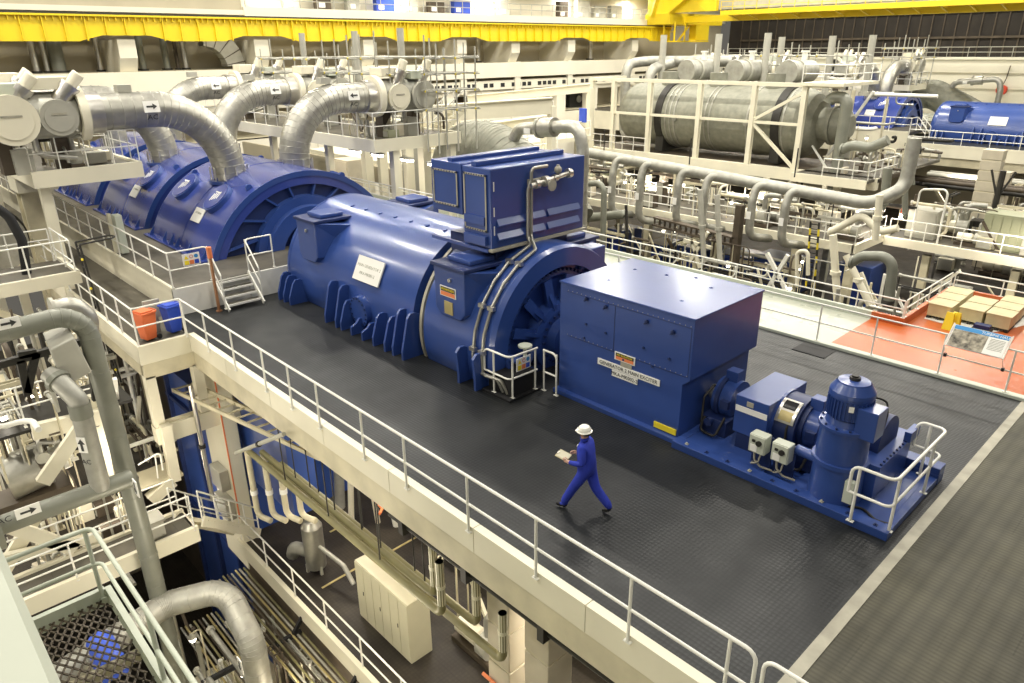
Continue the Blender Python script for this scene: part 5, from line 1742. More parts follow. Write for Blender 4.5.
rng = random.Random(11)
scaffold(-33, -27.5, 18.8, 21.8, 4.1, 8.0, 5, 1, (6.7, 7.35), 'scaffold of thin poles round the far valves of the near unit', rng)
scaffold(-26.9, -26.1, 20.2, 22.4, 3.4, 7.9, 1, 2, (5.2, 6.0, 6.7, 7.35), 'tall narrow scaffold tower at the end of the far valve platform', rng)
scaffold(-40, -35, 19, 21.6, 4.1, 7.8, 4, 1, (6.6, 7.3), 'scaffold of thin poles round the middle far valve', rng)
scaffold(-38, -24, 58, 60, 4.1, 7.6, 9, 1, (6.3, 7.0), 'long scaffold of poles behind the three drums', rng, 0.05)
scaffold(-30, -26.5, 78.6, 82, 4.1, 8.2, 4, 1, (6.6, 7.4), 'scaffold with yellow couplers round the far unit valves', rng, 0.05)
# stair between far platform and the level beyond
t = thing('stair', 'steep white stair with handrails at the right end of the far valve platform', 'stair', (-26, 22.6, 1))
sA, sB = P(424, 143, Y=22.4), P(460, 108, Y=23.6)
for dx in (-0.45, 0.45):
    MB().bar(sA+V((dx, 0, 0)), sB+V((dx, 0, 0)), 0.05, 0.26).build('stringer', 'cream', t)
    MB().tube([sA+V((dx, 0, 0.9)), sB+V((dx, 0, 0.9))], 0.03, 6).build('handrail', 'white', t)
    for k in range(4):
        c = sA.lerp(sB, k/3)+V((dx, 0, 0))
        MB().cyl(c, c+V((0, 0, 0.9)), 0.025, 6).build('baluster', 'white', t)
for k in range(9):
    c = sA.lerp(sB, (k+.5)/9)
    MB().box(c.x-.45, c.x+.45, c.y-.11, c.y+.11, c.z-.02, c.z+.02).build('tread', 'creamdk', t)
# bridges and beams between the far platform and the back wall
for i, (p0, p1, yy, hh, lab) in enumerate((
        ((420, 115), (552, 106), 27, 0.9, 'deep cream walkway beam running right from the far valve platform'),
        ((455, 132), (545, 120), 30, 0.5, 'cream beam above the fat duct behind the air box'),
        ((468, 100), (590, 88), 40, 0.6, 'long cream cross beam in front of the back wall openings'))):
    a, c = P(*p0, Y=yy), P(*p1, Y=yy+6)
    t = thing('walkway_beam', lab, 'beam', a)
    MB().bar(a, c, 0.4, hh).build('beam', 'cream', t)
    MB().bar(a+V((0, 0, hh/2+0.03)), c+V((0, 0, hh/2+0.03)), 0.7, 0.06).build('flange', 'cream', t)
    MB().box(c.x-.2, c.x+.2, c.y-.2, c.y+.2, -7, c.z).build('column', 'cream', t)
a, c = P(545, 128, Y=36), P(590, 124, Y=40)
slab('floor_link', 'cream', -46, -38.5, 36.5, 45, 1.0, 1.3)
slab('floor_link_near', 'cream', -47.5, -34, 25.2, 36.5, 1.0, 1.3)
for lx, ly in ((-45.5, 44), (-39, 44), (-34.5, 36), (-34.5, 26)):
    slab('trim_link_column', 'cream', lx-.2, lx+.2, ly-.2, ly+.2, ZF, 1.0)
railing('railing', 'white handrail of the link floor behind the arched pipe', [(-34.1, 25.3, 1.3), (-34.1, 36.4, 1.3), (-38.6, 36.6, 1.3), (-38.6, 45, 1.3)], 1.4, 1.1, r=0.04, n=6)
t = thing('tarpaulin', 'blue sheet hanging on the handrail left of the huge vessel', 'sheet', P(583, 115, Y=44))
c = P(583, 115, Y=44)
MB().box(c.x-.35, c.x+.35, c.y-.08, c.y+.08, c.z-.55, c.z+.5).build('sheet', 'bluebin', t, bevel=0.03)

# ---------------------------------------------------------------- header pipe with drop legs
HY = 40.0
hp = thing('header_pipe', 'long grey header pipe below the vessel with bends dropping from it', 'pipe', (-25, HY, 0))
h0, h1 = P(585, 152, Y=HY), P(870, 204, Y=HY)
h2 = P(905, 188, Y=HY+2)
MB().tube([h0, h1, h2, (h2.x, h2.y, h2.z+2.6)], 0.36, 14, 0.9).build('main_run', 'lag2', hp)
legs = [(622, 617, 215), (650, 645, 223), (688, 684, 226), (715, 709, 230), (764, 757, 240), (798, 790, 247)]
for (xt, xb, yb) in legs:
    zt = h0.z + (h1.z-h0.z)*((P(xt, 170, Y=HY).x-h0.x)/(h1.x-h0.x))
    x = P(xt-4, 180, Y=HY).x
    zb = P(xb, yb, Y=HY-1).z
    lg = MB().tube([(x+0.9, HY, zt), (x, HY-0.3, zt), (x, HY-0.6, zt-0.9), (x, HY-0.6, zb), (x+0.5, HY+1.2, zb-0.35)], 0.25, 12, 0.75).build('drop_leg', 'lag2', hp)
    MB().obox((x, HY-0.9, (zt+zb)/2-0.2), (0.14, 0, 0), (0, 0.02, 0), (0, 0, 0.22)).build('marker_plate', 'label', lg, label='white marker plate')
for k in range(3):
    x = -33+k*7
    MB().cyl((x, HY, h0.z), (x, HY, h0.z+1.6), 0.04, 6).build('hanger_rod', 'dark', hp)

# ---------------------------------------------------------------- galleries across the pit
GZ = -2.8
slab('floor_gallery', 'grey_floor', -46, -15.6, 41.3, 47.8, GZ-0.12, GZ)
slab('trim_gallery_edge', 'cream', -46, -15.5, 41.1, 41.3, GZ-0.42, GZ+0.08)
slab('trim_gallery_end', 'cream', -15.6, -15.4, 41.1, 46.2, GZ-0.42, GZ+0.08)
slab('floor_gallery_right', 'grey_floor', -15.4, 12, 45.4, 56, GZ-0.32, GZ-0.2)
slab('trim_gallery_right', 'cream', -15.4, 12, 45.2, 45.4, GZ-0.6, GZ-0.1)
railing('railing', 'white handrail of the gallery behind the drop legs', [(-44, 41.2, GZ), (-15.5, 41.2, GZ), (-15.5, 45.3, GZ)], 1.8, 1.1, r=0.035, n=6)
railing('railing', 'white handrail of the right-hand gallery in front of the green cabinet', [(-15.2, 45.3, GZ-0.1), (10, 45.3, GZ-0.1)], 1.9, 1.1, r=0.035, n=6)
for i, x in enumerate((-42, -36, -30, -24.5, -19, -15.7)):
    slab('trim_gallery_column', 'creamdk', x-.22, x+.22, 41.4, 41.84, ZF, GZ-0.7)
for i, x in enumerate((-13, -8.5, -4, 1, 6)):
    slab('trim_gallery_column', 'creamdk', x-.2, x+.2, 45.5, 45.9, ZF, GZ-0.9)
for i, x in enumerate((-13.5, -8, -2, 4)):
    slab('trim_unit_column', 'concrete', x-.5, x+.5, 60, 61, ZF, -0.6)
    slab('trim_unit_column_near', 'cream', x-2.2, x-1.8, 66.8, 67.2, ZF, -1.2)
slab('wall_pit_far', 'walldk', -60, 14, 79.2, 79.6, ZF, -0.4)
# right-hand gallery contents
t = thing('electrical_cabinet', 'green-grey row of tall cabinets on the right-hand gallery', 'cabinet', (-9.4, 47.3, GZ-0.2))
cL, cR = P(976, 252, Y=46.6), P(1022, 262, Y=46.6)
MB().box(cL.x, cR.x, 46.6, 48.2, GZ-0.2, -1.0).build('casing', 'cabgreen', t, bevel=0.02)
for k in range(5):
    xx = cL.x+(cR.x-cL.x)*k/5
    MB().box(xx+.02, xx+(cR.x-cL.x)/5-.02, 46.56, 46.6, GZ-0.1, -1.1).build('door', 'cabgreen', t)
t = thing('jib_post', 'dark post with a flat foot standing behind the green cabinets', 'post', (-10.2, 49.5, -1))
jc = P(990, 226, Y=49)
MB().cyl((jc.x, 49, GZ), (jc.x, 49, jc.z+3.2), 0.16, 10).build('post', 'dark', t)
MB().box(jc.x-1, jc.x+1, 48.6, 49.4, jc.z-.1, jc.z+.25).build('foot', 'dark', t)
for s_ in (-1, 1):
    MB().bar((jc.x, 49, jc.z+1.6), (jc.x+s_*0.6, 49, jc.z+3.2), 0.1, 0.1).build('strut', 'dark', t)
t = thing('electrical_cabinet', 'grey box cabinet at the left end of the right-hand gallery', 'cabinet', P(918, 243, Y=46.5))
cL, cR = P(903, 240, Y=46.5), P(932, 244, Y=46.5)
MB().box(cL.x, cR.x, 46.5, 47.9, GZ-0.2, GZ+1.5).build('casing', 'boxgrey', t, bevel=0.03)
MB().box(cL.x+.1, cR.x-.1, 46.46, 46.5, GZ, GZ+1.4).build('door', 'boxgrey', t)
t = thing('gas_bottle_lamp', 'upright tube with red body and glowing end beside the grey cabinet', 'lamp', P(903, 218, Y=46))
c0, c1 = P(903, 214, Y=46), P(905, 198, Y=46)
MB().cyl(c0, c1, 0.12, 10).build('tube', 'red', t)
MB().cyl(c0-V((0, 0, .25)), c0, 0.17, 10).build('glowing_end', 'lamp', t)
t = thing('goalpost_barrier', 'thin white hoop frame standing on the right-hand gallery', 'frame', P(920, 245, Y=45.6))
a, c = P(908, 250, Y=45.7), P(935, 252, Y=45.7)
MB().tube([a, (a.x, 45.7, a.z+3.6), (c.x, 45.7, c.z+3.6), c], 0.06, 6, 0.3).build('hoop', 'white', t)
# caged ladder, dark rack, white cross brace
t = thing('ladder', 'yellow and black striped ladder hanging from the gallery', 'ladder', P(812, 285, Y=40.5))
a, c = P(815, 222, Y=40.6), P(810, 288, Y=40.6)
for s_ in (-.25, .25):
    for k in range(10):
        p0, p1 = a.lerp(c, k/10), a.lerp(c, (k+1)/10)
        MB().bar(p0+V((s_, 0, 0)), p1+V((s_, 0, 0)), .09, .09).build('stile_section', 'signyellow' if k % 2 else 'dark', t)
for k in range(14):
    p0 = a.lerp(c, (k+.5)/14)
    MB().bar(p0+V((-.25, 0, 0)), p0+V((.25, 0, 0)), .05, .05).build('rung', 'dark', t)
t = thing('cable_rack', 'dark ladder-like cable rack under the gallery', 'rack', P(690, 225, Y=39))
a, c = P(655, 217, Y=39.2), P(737, 238, Y=39.2)
for dz in (0, 0.5):
    MB().bar(a+V((0, 0, -dz)), c+V((0, 0, -dz)), .5, .1).build('side_rail', 'brown', t)
for k in range(16):
    p0 = a.lerp(c, k/15)
    MB().bar(p0, p0+V((0, 0, -.5)), .1, .1).build('rung', 'brown', t)
MB().bar(c+V((0, 0, 2)), c+V((0, 0, -2.6)), .5, .4).build('end_post', 'brown', t)
t = thing('cross_brace', 'bright white X-shaped brace in the pit behind the exciter', 'brace', P(776, 288, Y=38))
for (p0, p1) in (((767, 253), (786, 290)), ((788, 255), (768, 288))):
    MB().bar(P(*p0, Y=38), P(*p1, Y=38), .2, .2).build('bar', 'white', t)
t = thing('a_frame', 'cream A-shaped trestle in the pit left of the white brace', 'trestle', P(705, 268, Y=36))
for (p0, p1) in (((690, 262), (708, 232)), ((700, 268), (692, 240)), ((684, 240), (712, 248))):
    MB().bar(P(*p0, Y=38), P(*p1, Y=38), .16, .2).build('bar', 'cream', t)
# blue condenser boxes below the gallery
for i, (xa, xb, ya, yb) in enumerate(((645, 662, 242, 275), (676, 702, 245, 285), (716, 745, 252, 295), (752, 792, 255, 300), (838, 866, 262, 300), (606, 622, 228, 250))):
    a, c = P(xa, ya, Y=44), P(xb, yb, Y=44)
    t = thing('condenser_box', 'blue condenser end box in the shade under the gallery', 'condenser', ((a.x+c.x)/2, 45, ZF), 'blue condenser boxes under the gallery')
    MB().box(a.x, c.x, 44, 46.5, ZF, a.z).build('box', 'blue', t, bevel=0.05)
    MB().lathe([(0, .8), (.15, .8), (.15, .6), (.2, 0)], ((a.x+c.x)/2, 44, (a.z+ZF)/2), (0, -1, 0), 18).build('cover', 'blue2', t)
# white mast with pipes at right
for i, (p0, p1, r, mat, lab) in enumerate((
        ((833, 235), (838, 310), .2, 'cream', 'thick cream upright pipe in the pit left of the orange bay'),
        ((700, 190), (704, 262), .16, 'boxgrey', 'grey upright pipe behind the drop legs'),
        ((717, 195), (720, 262), .16, 'boxgrey', 'grey upright pipe left of the dark rack post'),
        ((626, 205), (628, 262), .1, 'dark', 'thin dark upright at the left of the pit'),
        ((846, 255), (870, 305), .18, 'cream', 'cream leaning brace by the thick upright pipe'),
        ((880, 195), (875, 240), .17, 'cream', 'cream post under the right end of the vessel frame'))):
    Y_ = 37
    t = thing('upright_pipe', lab, 'pipe', P(*p1, Y=Y_))
    MB().cyl(P(*p0, Y=Y_), P(*p1, Y=Y_), r, 10).build('pipe', mat, t)
    q = P(*p0, Y=Y_).lerp(P(*p1, Y=Y_), .5)
    MB().cyl(q-V((0, 0, .1)), q+V((0, 0, .1)), r*1.4, 10).build('flange', mat, t)
for i, (pts, Y_, r, mat, lab) in enumerate((
        ([(852, 262), (862, 256), (894, 256), (889, 300)], 32, .22, 'greypipe', 'grey hooped pipe beside the orange bay'),
        ([(797, 285), (797, 252), (808, 250), (808, 275)], 34, .1, 'cream', 'thin cream hoop pipe left of the striped ladder'),
        ([(585, 184), (600, 183), (604, 190), (603, 250)], 37, .2, 'greypipe', 'grey pipe bending down beside the air box'),
        ([(585, 218), (624, 214), (625, 215)], 38, .3, 'greypipe', 'fat grey pipe end pointing right beside the air box'),
        ([(830, 232), (862, 215), (880, 232), (898, 228)], 40, .2, 'cream', 'cream pipe zigzag under the vessel end'),
        ([(884, 205), (888, 168)], 43, .24, 'greypipe', 'upright grey pipe right of the vessel end'),
        ([(905, 215), (905, 168), (911, 163), (912, 185)], 44, .16, 'greypipe', 'grey pipe with a crook at its top right of the vessel'),
        ([(842, 150), (852, 145), (870, 148), (888, 140)], 46, .3, 'greypipe', 'grey pipe snaking beside the lower end of the vessel'))):
    q = [P(*p, Y=Y_+.02*j) for j, p in enumerate(pts)]
    t = thing('bent_pipe', lab, 'pipe', q[-1])
    MB().tube(q, r, 12, r*2.5).build('pipe', mat, t)
    MB().cyl(q[0]-V((0.05, 0, 0)), q[0]+V((.05, 0, 0)), r*1.35, 12).build('end_flange', mat, t)

# ---------------------------------------------------------------- tangle of small plant in the pit
rng = random.Random(21)


def pump_unit(c, s, label, group, rng):
    """small pump: motor drum, casing, feet, outlet"""
    t = thing('pump', label, 'pump', c, group)
    mat = rng.choice(['cream', 'boxgrey', 'lag2', 'cream'])
    x, y, z = c
    MB().lathe([(0, .0), (0, .3*s), (.9*s, .3*s), (1.0*s, .2*s), (1.0*s, 0)], (x-.8*s, y, z+.55*s), (1, 0, 0), 14).build('motor', mat, t)
    MB().lathe([(0, 0), (0, .42*s), (.4*s, .42*s), (.4*s, 0)], (x+.3*s, y, z+.55*s), (1, 0, 0), 14).build('pump_casing', 'boxgrey', t)
    MB().tube([(x+.5*s, y, z+.9*s), (x+.5*s, y, z+1.7*s), (x+1.2*s, y+.3, z+1.7*s)], .14*s, 8, .2*s).build('outlet_pipe', 'lag2', t)
    MB().box(x-.9*s, x+.9*s, y-.35*s, y+.35*s, z, z+.2*s).build('base', 'brown', t)
    return t


def tangle(x0, x1, y0, y1, z0, z1, n, where, rng, rr=(.05, .16), LS=1.0):
    for i in range(n):
        k = rng.random()
        x, y = rng.uniform(x0, x1), rng.uniform(y0, y1)
        r = rng.uniform(*rr)
        mat = rng.choice(['cream', 'lag2', 'boxgrey', 'brown', 'brown', 'dark', 'creamdk', 'lag', 'creamdk', 'white'])
        if k < 0.24:
            t = thing('upright_pipe', 'thin upright pipe in the crowded pipework '+where, 'pipe', (x, y, z0), 'upright pipes '+where)
            MB().cyl((x, y, z0), (x, y, rng.uniform((z0+z1)/2, z1)), r, 8).cyl((x, y, z0), (x, y, z0+.1), r*1.6, 8).build('pipe', mat, t)
        elif k < 0.48:
            z = rng.uniform(z0+.6, z1)
            L = rng.uniform(2, 6)*LS
            pts = [V((x, y, z)), V((x+L*rng.uniform(.5, 1), y, z))]
            for _ in range(rng.randint(1, 3)):
                d = rng.choice([V((0, 1.5, 0)), V((0, -1.2, 0)), V((0, 0, -1.6)), V((0, 0, 1.2)), V((1.6, 0, 0))])*rng.uniform(.6, 1.3)*LS**.5
                q = pts[-1]+d
                q.z = max(z0+.2, min(z1, q.z))
                if (q-pts[-1]).length > .3:
                    pts.append(q)
            t = thing('bent_pipe', 'bent service pipe in the crowded pipework '+where, 'pipe', pts[0], 'bent pipes '+where)
            MB().tube(pts, r, 8, .3, seg=3).build('pipe', mat, t)
            MB().cyl(pts[0], pts[0]+(pts[1]-pts[0]).normalized()*.12, r*1.6, 8).build('flange', 'boxgrey', t)
            q = pts[0].lerp(pts[1], .6)
            MB().cyl(q, (q.x, q.y, z0), .03, 6).build('support_post', 'creamdk', t)
        elif k < 0.62:
            z = rng.uniform(z0+.8, z1)
            L = rng.uniform(2.5, 6)*LS
            d = rng.choice([V((1, 0, 0)), V((1, 0, 0)), V((0, 1, 0))])
            s_ = V((-d.y, d.x, 0))
            t = thing('cable_tray', 'narrow cable tray in the crowded pipework '+where, 'cable tray', (x, y, z), 'cable trays '+where)
            c0 = V((x, y, z))
            w_ = .22*max(LS, .5)
            tm = rng.choice(['brown', 'boxgrey', 'creamdk', 'dark'])
            m_ = MB().bar(c0-s_*w_, c0+d*L-s_*w_, .04, .12).bar(c0+s_*w_, c0+d*L+s_*w_, .04, .12)
            for q in range(int(L/.4)):
                m_.bar(c0+d*(q*.4+.2)-s_*w_, c0+d*(q*.4+.2)+s_*w_, .04, .04)
            m_.build('tray', tm, t)
            MB().cyl(c0+d*L*.5, V((c0.x+d.x*L*.5, c0.y+d.y*L*.5, z0)), .04, 6).build('support_post', tm, t)
        elif k < 0.72:
            t = thing('brace', 'slanting steel brace in the crowded pipework '+where, 'brace', (x, y, z0), 'braces '+where)
            h_ = (z1-z0)*rng.uniform(.5, .95)
            c1_ = V((x+rng.choice([-1, 1])*h_*rng.uniform(.4, .9), y, z0+h_))
            MB().bar((x, y, z0), c1_, r*1.6, r*1.6).build('bar', rng.choice(['cream', 'creamdk', 'white', 'brown']), t)
            MB().box(x-r*2, x+r*2, y-r*2, y+r*2, z0, z0+.05).build('foot_plate', 'creamdk', t)
        elif k < 0.87:
            h = rng.uniform(.6, 1.6)
            w = rng.uniform(.4, 1.1)
            if LS < .5:
                h, w = h*.5, w*.5
            t = thing('equipment_box', 'small equipment box in the crowded pipework '+where, 'box', (x, y, z0), 'boxes '+where)
            MB().box(x-w/2, x+w/2, y-.3, y+.3, z0, z0+h).build('casing', rng.choice(['cream', 'boxgrey', 'cabinet', 'brown', 'cabgreen', 'concrete']), t, bevel=.03)
            MB().box(x-w/2+.06, x+w/2-.06, y-.33, y-.3, z0+.06, z0+h-.06).build('door', 'boxgrey', t)
        elif k < 0.93:
            pump_unit((x, y, z0), rng.uniform(.7, 1.2)*(.5 if LS < .5 else 1), 'small pump on the floor '+where, 'pumps '+where, rng)
        else:
            z = rng.uniform(z0+1, z1)
            t = thing('work_lamp', 'small bright lamp '+where, 'lamp', (x, y, z), 'lamps '+where)
            MB().ball((x, y, z), .1, n=8).build('bulb', 'lamp', t)
            MB().cyl((x, y, z+.06), (x, y, z+.2), .13, 8, .05).build('shade', 'boxgrey', t)
            MB().tube([(x, y, z+.2), (x, y+.25, z+.25), (x, y+.25, z0)], .025, 6, .1).build('stand', 'creamdk', t)


tangle(-40, -16, 37.5, 40.8, -7.4, -3.3, 110, 'in front of the gallery', rng, (.03, .1), .8)
tangle(-42, -16, 41.8, 47.5, GZ+.02, -0.6, 150, 'on the gallery under the vessel', rng, (.03, .11), .6)
tangle(-15, 6, 46.5, 55, GZ-.18, -0.7, 90, 'on the right-hand gallery', rng, (.03, .11), .6)
tangle(-38, -8, 27, 37, -7.4, -3.8, 110, 'on the pit floor beyond the pale floor', rng, (.03, .11), .7)
tangle(-14, 8, 26.5, 44, -7.4, -3.4, 140, 'on the pit floor beyond the orange bay', rng, (.03, .11), .7)
tangle(-16, 8, 56, 67, -7.4, -1.2, 130, 'under the far unit deck', rng, (.06, .22), .8)
tangle(-15, 3, 38, 44.8, -7.4, -3.4, 90, 'on the pit floor below the right-hand gallery', rng, (.03, .12), .7)
tangle(-15, 2, 45.9, 51, GZ-.18, -0.9, 60, 'along the right-hand gallery rail', rng, (.03, .1), .5)
tangle(-46, -39, 28.5, 36, 1.3, 3.2, 45, 'behind the far valve platform', rng, (.04, .12), .5)
tangle(-40, -22, 54.5, 64, 0, 5.5, 45, 'behind the huge vessel', rng, (.06, .16), .6)
slab('wall_backdrop_under', 'walldk', -58, -31.5, 25.0, 25.2, 0, 1.0)  # added dark backdrop, its tone stands in for the gloom under the far platform
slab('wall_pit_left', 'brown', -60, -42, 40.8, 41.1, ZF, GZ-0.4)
tangle(-22, -18, 48.8, 60, -0.1, 1.6, 36, 'at the right end of the huge vessel', rng, (.05, .12), .4)
for i, (x0, y0, x1) in enumerate(((-34, 45, -28), (-27, 45.5, -22))):
    railing('railing', ('left' if i == 0 else 'right')+' white hand rail among the pipework on the gallery', [(x0, y0, GZ), (x1, y0, GZ), (x1, y0+2, GZ)], 1.0, 1.1, r=.04, n=6)
railing('railing', 'white handrail at the right end of the vessel deck', [(-20.5, 47, -0.1), (-17.6, 47, -0.1), (-17.6, 52, -0.1)], 1.0, 1.1, r=.04, n=6)
slab('floor_vessel_end', 'grey_floor', -22.4, -17.6, 46.7, 60, -0.3, -0.1)
slab('trim_vessel_end', 'cream', -22.4, -17.5, 46.55, 46.7, -0.6, -0.04)
for i, (yy, z, mt) in enumerate(((58, -1.4, 'brown'), (60, -2.0, 'dark'), (62.5, -1.6, 'boxgrey'), (65, -2.3, 'brown'))):
    t = thing('pipe_rack', ('nearest', 'second', 'third', 'farthest')[i]+' of four long horizontal pipe racks under the far unit deck', 'pipe rack', (-6, yy, z))
    MB().tube([(-19, yy, z), (8, yy, z)], .16, 8).tube([(-19, yy+.5, z+.1), (8, yy+.5, z+.1)], .12, 8).build('pipe_pair', mt, t)
    for k in range(6):
        MB().box(-18+k*4.5, -17.8+k*4.5, yy-.2, yy+.7, z-.3, z-.12).build('hanger', 'dark', t)
c = P(975, 236, Y=51)
t = thing('column', 'banded concrete column left of the green cabinets on the right-hand gallery', 'column', (c.x, 51, GZ-.2))
for k in range(8):
    MB().box(c.x-.55, c.x+.55, 50.6, 51.4, GZ-.2+k*.62, GZ-.2+k*.62+.57).build('section', 'concrete', t, bevel=.03)
MB().box(c.x-.52, c.x+.52, 50.63, 51.37, GZ-.2, GZ+4.6).build('core', 'creamdk', t)
c = P(416, 190, Y=24.6)
t = thing('storage_tank', 'grey upright tank under the far valve platform just left of the air box', 'tank', (c.x, 24.6, 0))
MB().lathe([(0, 0), (0, .7), (2.5, .7), (2.8, .5), (2.9, 0)], (c.x, 24.6, .15), (0, 0, 1), 22).build('shell', 'boxgrey', t)
MB().box(c.x-.6, c.x+.6, 24.0, 25.2, 0, .15).build('plinth', 'concrete', t)
slab('wall_backdrop', 'creamdk', -46, -31.5, 29.8, 30.0, -2, 3.2)  # second backdrop slab, added to darken the view under the far platform
# things seen between far platform and deck: lit bays
for i, (px, py, w, h_) in enumerate(((355, 178, 1.5, 1.3),)):
    c = P(352, 196, Y=23)
    t = thing('electrical_cabinet', 'beige box cabinet under the far valve platform, left of the air box', 'cabinet', (c.x, 23, 0))
    MB().box(c.x-.8, c.x+.8, 22.4, 23.6, 0.0, 1.7).build('casing', 'concrete', t, bevel=.02)
    MB().box(c.x-.72, c.x+.72, 22.36, 22.4, .1, 1.6).build('door', 'concrete', t)
railing('railing', 'white handrail under the far valve platform beside the turbines', [(-46, 18.6, .86), (-23, 18.6, .86)], 1.6, 1.1, r=.026)
for k, x in enumerate((-31.5, -29.6, -27.2, -25.2)):
    t = thing('work_lamp', 'bright lamp under the edge of the far valve platform', 'lamp', (x, 19.2, 3.1), 'lamps under the far valve platform')
    MB().box(x-.35, x+.35, 19.1, 19.3, 3.05, 3.15).build('tube', 'lamp', t)
    MB().box(x-.4, x+.4, 19.05, 19.35, 3.15, 3.22).build('housing', 'boxgrey', t)
for k, (px, w) in enumerate(((368, .45), (383, .3), (396, .4), (409, .3), (425, .5))):
    x = P(px, 180, Y=22.6).x
    slab('trim_back_column', 'cream', x-w/2, x+w/2, 22.4, 22.9, 0, 3.6)
# ================================================================ near pit at the left
YE = 6.92
# floor is only right of the condenser pit; replace the plain basement near the camera
t = thing('condenser', 'dark blue condenser wall under the near turbine floor', 'condenser', (-30, 9, -16))
MB().box(-27.6, -20.9, 7.5, 18, -16, -3.4).build('shell', 'blue', t)
MB().box(-20.9, -17.6, 7.55, 8.4, -5.3, -2.2).build('neck', 'blue', t)
for x in (-22.8, -24.9, -27.3):
    MB().box(x-.08, x+.08, 7.35, 7.5, -16, -3.4).build('stiffener', 'bluedk', t)
for z in (-4.6, -9.5):
    MB().box(-27.6, -20.9, 7.38, 7.5, z-.08, z+.08).build('stiffener', 'bluedk', t)
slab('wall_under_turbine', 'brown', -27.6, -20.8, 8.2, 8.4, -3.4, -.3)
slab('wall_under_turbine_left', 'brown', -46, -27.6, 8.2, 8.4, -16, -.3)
tangle(-36, -28, 5.4, 7.2, -7.5, -1.4, 60, 'below the low walkway', random.Random(77), (.03, .09), .4)
slab('wall_below_edge', 'brown', -20.8, 16, YE+.02, YE+.2, -12, ZF-.3)
slab('trim_floor_edge', 'cream', -20.8, 16, YE-.12, YE+.02, ZF-.5, ZF+.06)
railing('railing', 'white handrail along the edge of the dark lower floor beside the tall lockers', [(-20.6, YE-.02, ZF), (-4, YE-.02, ZF)], 1.75, 1.1, .55, r=.026)
# lockers
t = thing('locker_bank', 'bank of tall cream lockers standing on the dark lower floor', 'lockers', (-14, 8.1, ZF))
LX0, LX1, LY0, LY1 = -14.95, -12.45, 7.92, 8.62
MB().box(LX0, LX1, LY0, LY1, ZF, ZF+1.98).build('casing', 'cabinet', t, bevel=.012)
for k in range(6):
    a = LX0+(LX1-LX0)*k/6
    d = MB().box(a+.012, a+(LX1-LX0)/6-.012, LY0-.018, LY0, ZF+.06, ZF+1.95).build('door', 'cabinet', t)
    if k % 2 == 0:
        MB().box(a+.33, a+.36, LY0-.03, LY0-.018, ZF+.95, ZF+1.07).build('handle', 'dark', d)
# concrete columns under the deck
for (px, py, lab, Y_) in ((498, 640, 'pale banded concrete column under the deck edge at bottom centre', 7.6), (536, 680, 'second pale column at the bottom edge under the deck', 7.6)):
    c = P(px, py, Y=Y_)
    t = thing('column', lab, 'column', (c.x, Y_+.35, ZF))
    for k in range(6):
        MB().box(c.x-.33, c.x+.33, Y_, Y_+.7, ZF+k*1.05, ZF+k*1.05+1.0).build('section', 'concrete', t, bevel=.02)
    MB().box(c.x-.31, c.x+.31, Y_+.02, Y_+.68, ZF, -1.0).build('core', 'creamdk', t)
    MB().tube([(c.x-.45, Y_-.06, ZF+2.6), (c.x+.4, Y_-.06, ZF+2.6), (c.x+.42, Y_-.06, ZF)], .04, 8, .1).build('fire_pipe', 'signorange', t, label='orange pipe')
# olive pipes
zt = -3.0
ol = [((249, 451), (442, 615), -3.05, 'nearest'), ((264.6, 451), (432, 597), -3.05, 'second'), ((262, 467), (511, 655), -3.4, 'third'), ((277, 465.5), (482, 621), -3.4, 'fourth')]
for i, (p0, p1, z, nm) in enumerate(ol):
    a, c = P(*p0, Z=z), P(*p1, Z=z)
    y = (a.y+c.y)/2
    pts = [(a.x-.1+.28*i, y+.5, -6.6), (a.x-.35+.28*i, y, -6.6), (a.x, y, z)] if False else [(a.x, y, z), (c.x, y, z), (c.x, y, z+1.35 if i < 2 else z+1.2)]
    dp = P((258, 273, 287, 301.5)[i], 515, Y=y)
    t = thing('service_pipe', f'{nm} from the left end of four olive pipes hung under the deck edge', 'pipe', (a.x, y, -6.4))
    MB().tube(pts, .088, 10, .2).build('pipe', 'olive', t)
    MB().cyl((c.x, y, z+.28), (c.x, y, z+1.35 if i < 2 else z+1.2), .088, 10).cyl((c.x, y, z+.7), (c.x, y, z+.78), .1, 10).build('riser', 'cream', t, label='pale riser at the right end')
    MB().tube([(dp.x, y, z), (dp.x, y, dp.z), (dp.x+.55, y+.15, dp.z)], .088, 10, .22).build('drop_leg', 'creamdk', t)
    for q in (pts[1], ):
        MB().cyl((dp.x, y, dp.z+.75), (dp.x, y, dp.z+.9), .112, 10).build('marker_band', 'label', t)
    for k in range(3):
        xx = a.x+(c.x-a.x)*(.25+.25*k)
        MB().cyl((xx, y, z), (xx, y, -1.0), .018, 6).build('hanger_rod', 'dark', t)
# dark clamps where they meet the deck
t = thing('pipe_rack', 'dark clamped rack of pipes running under the deck edge', 'pipe rack', (-6, 6.9, -1.6))
for dy, dz in ((.15, -1.35), (.42, -1.3), (.75, -1.4)):
    MB().tube([(-11, 6.62+dy, dz), (8, 6.62+dy, dz)], .07, 8).build('pipe', 'dark', t)
for k in range(9):
    MB().box(-10.5+k*2, -10.35+k*2, 6.62, 7.6, -1.5, -1.0).build('hanger', 'dark', t)
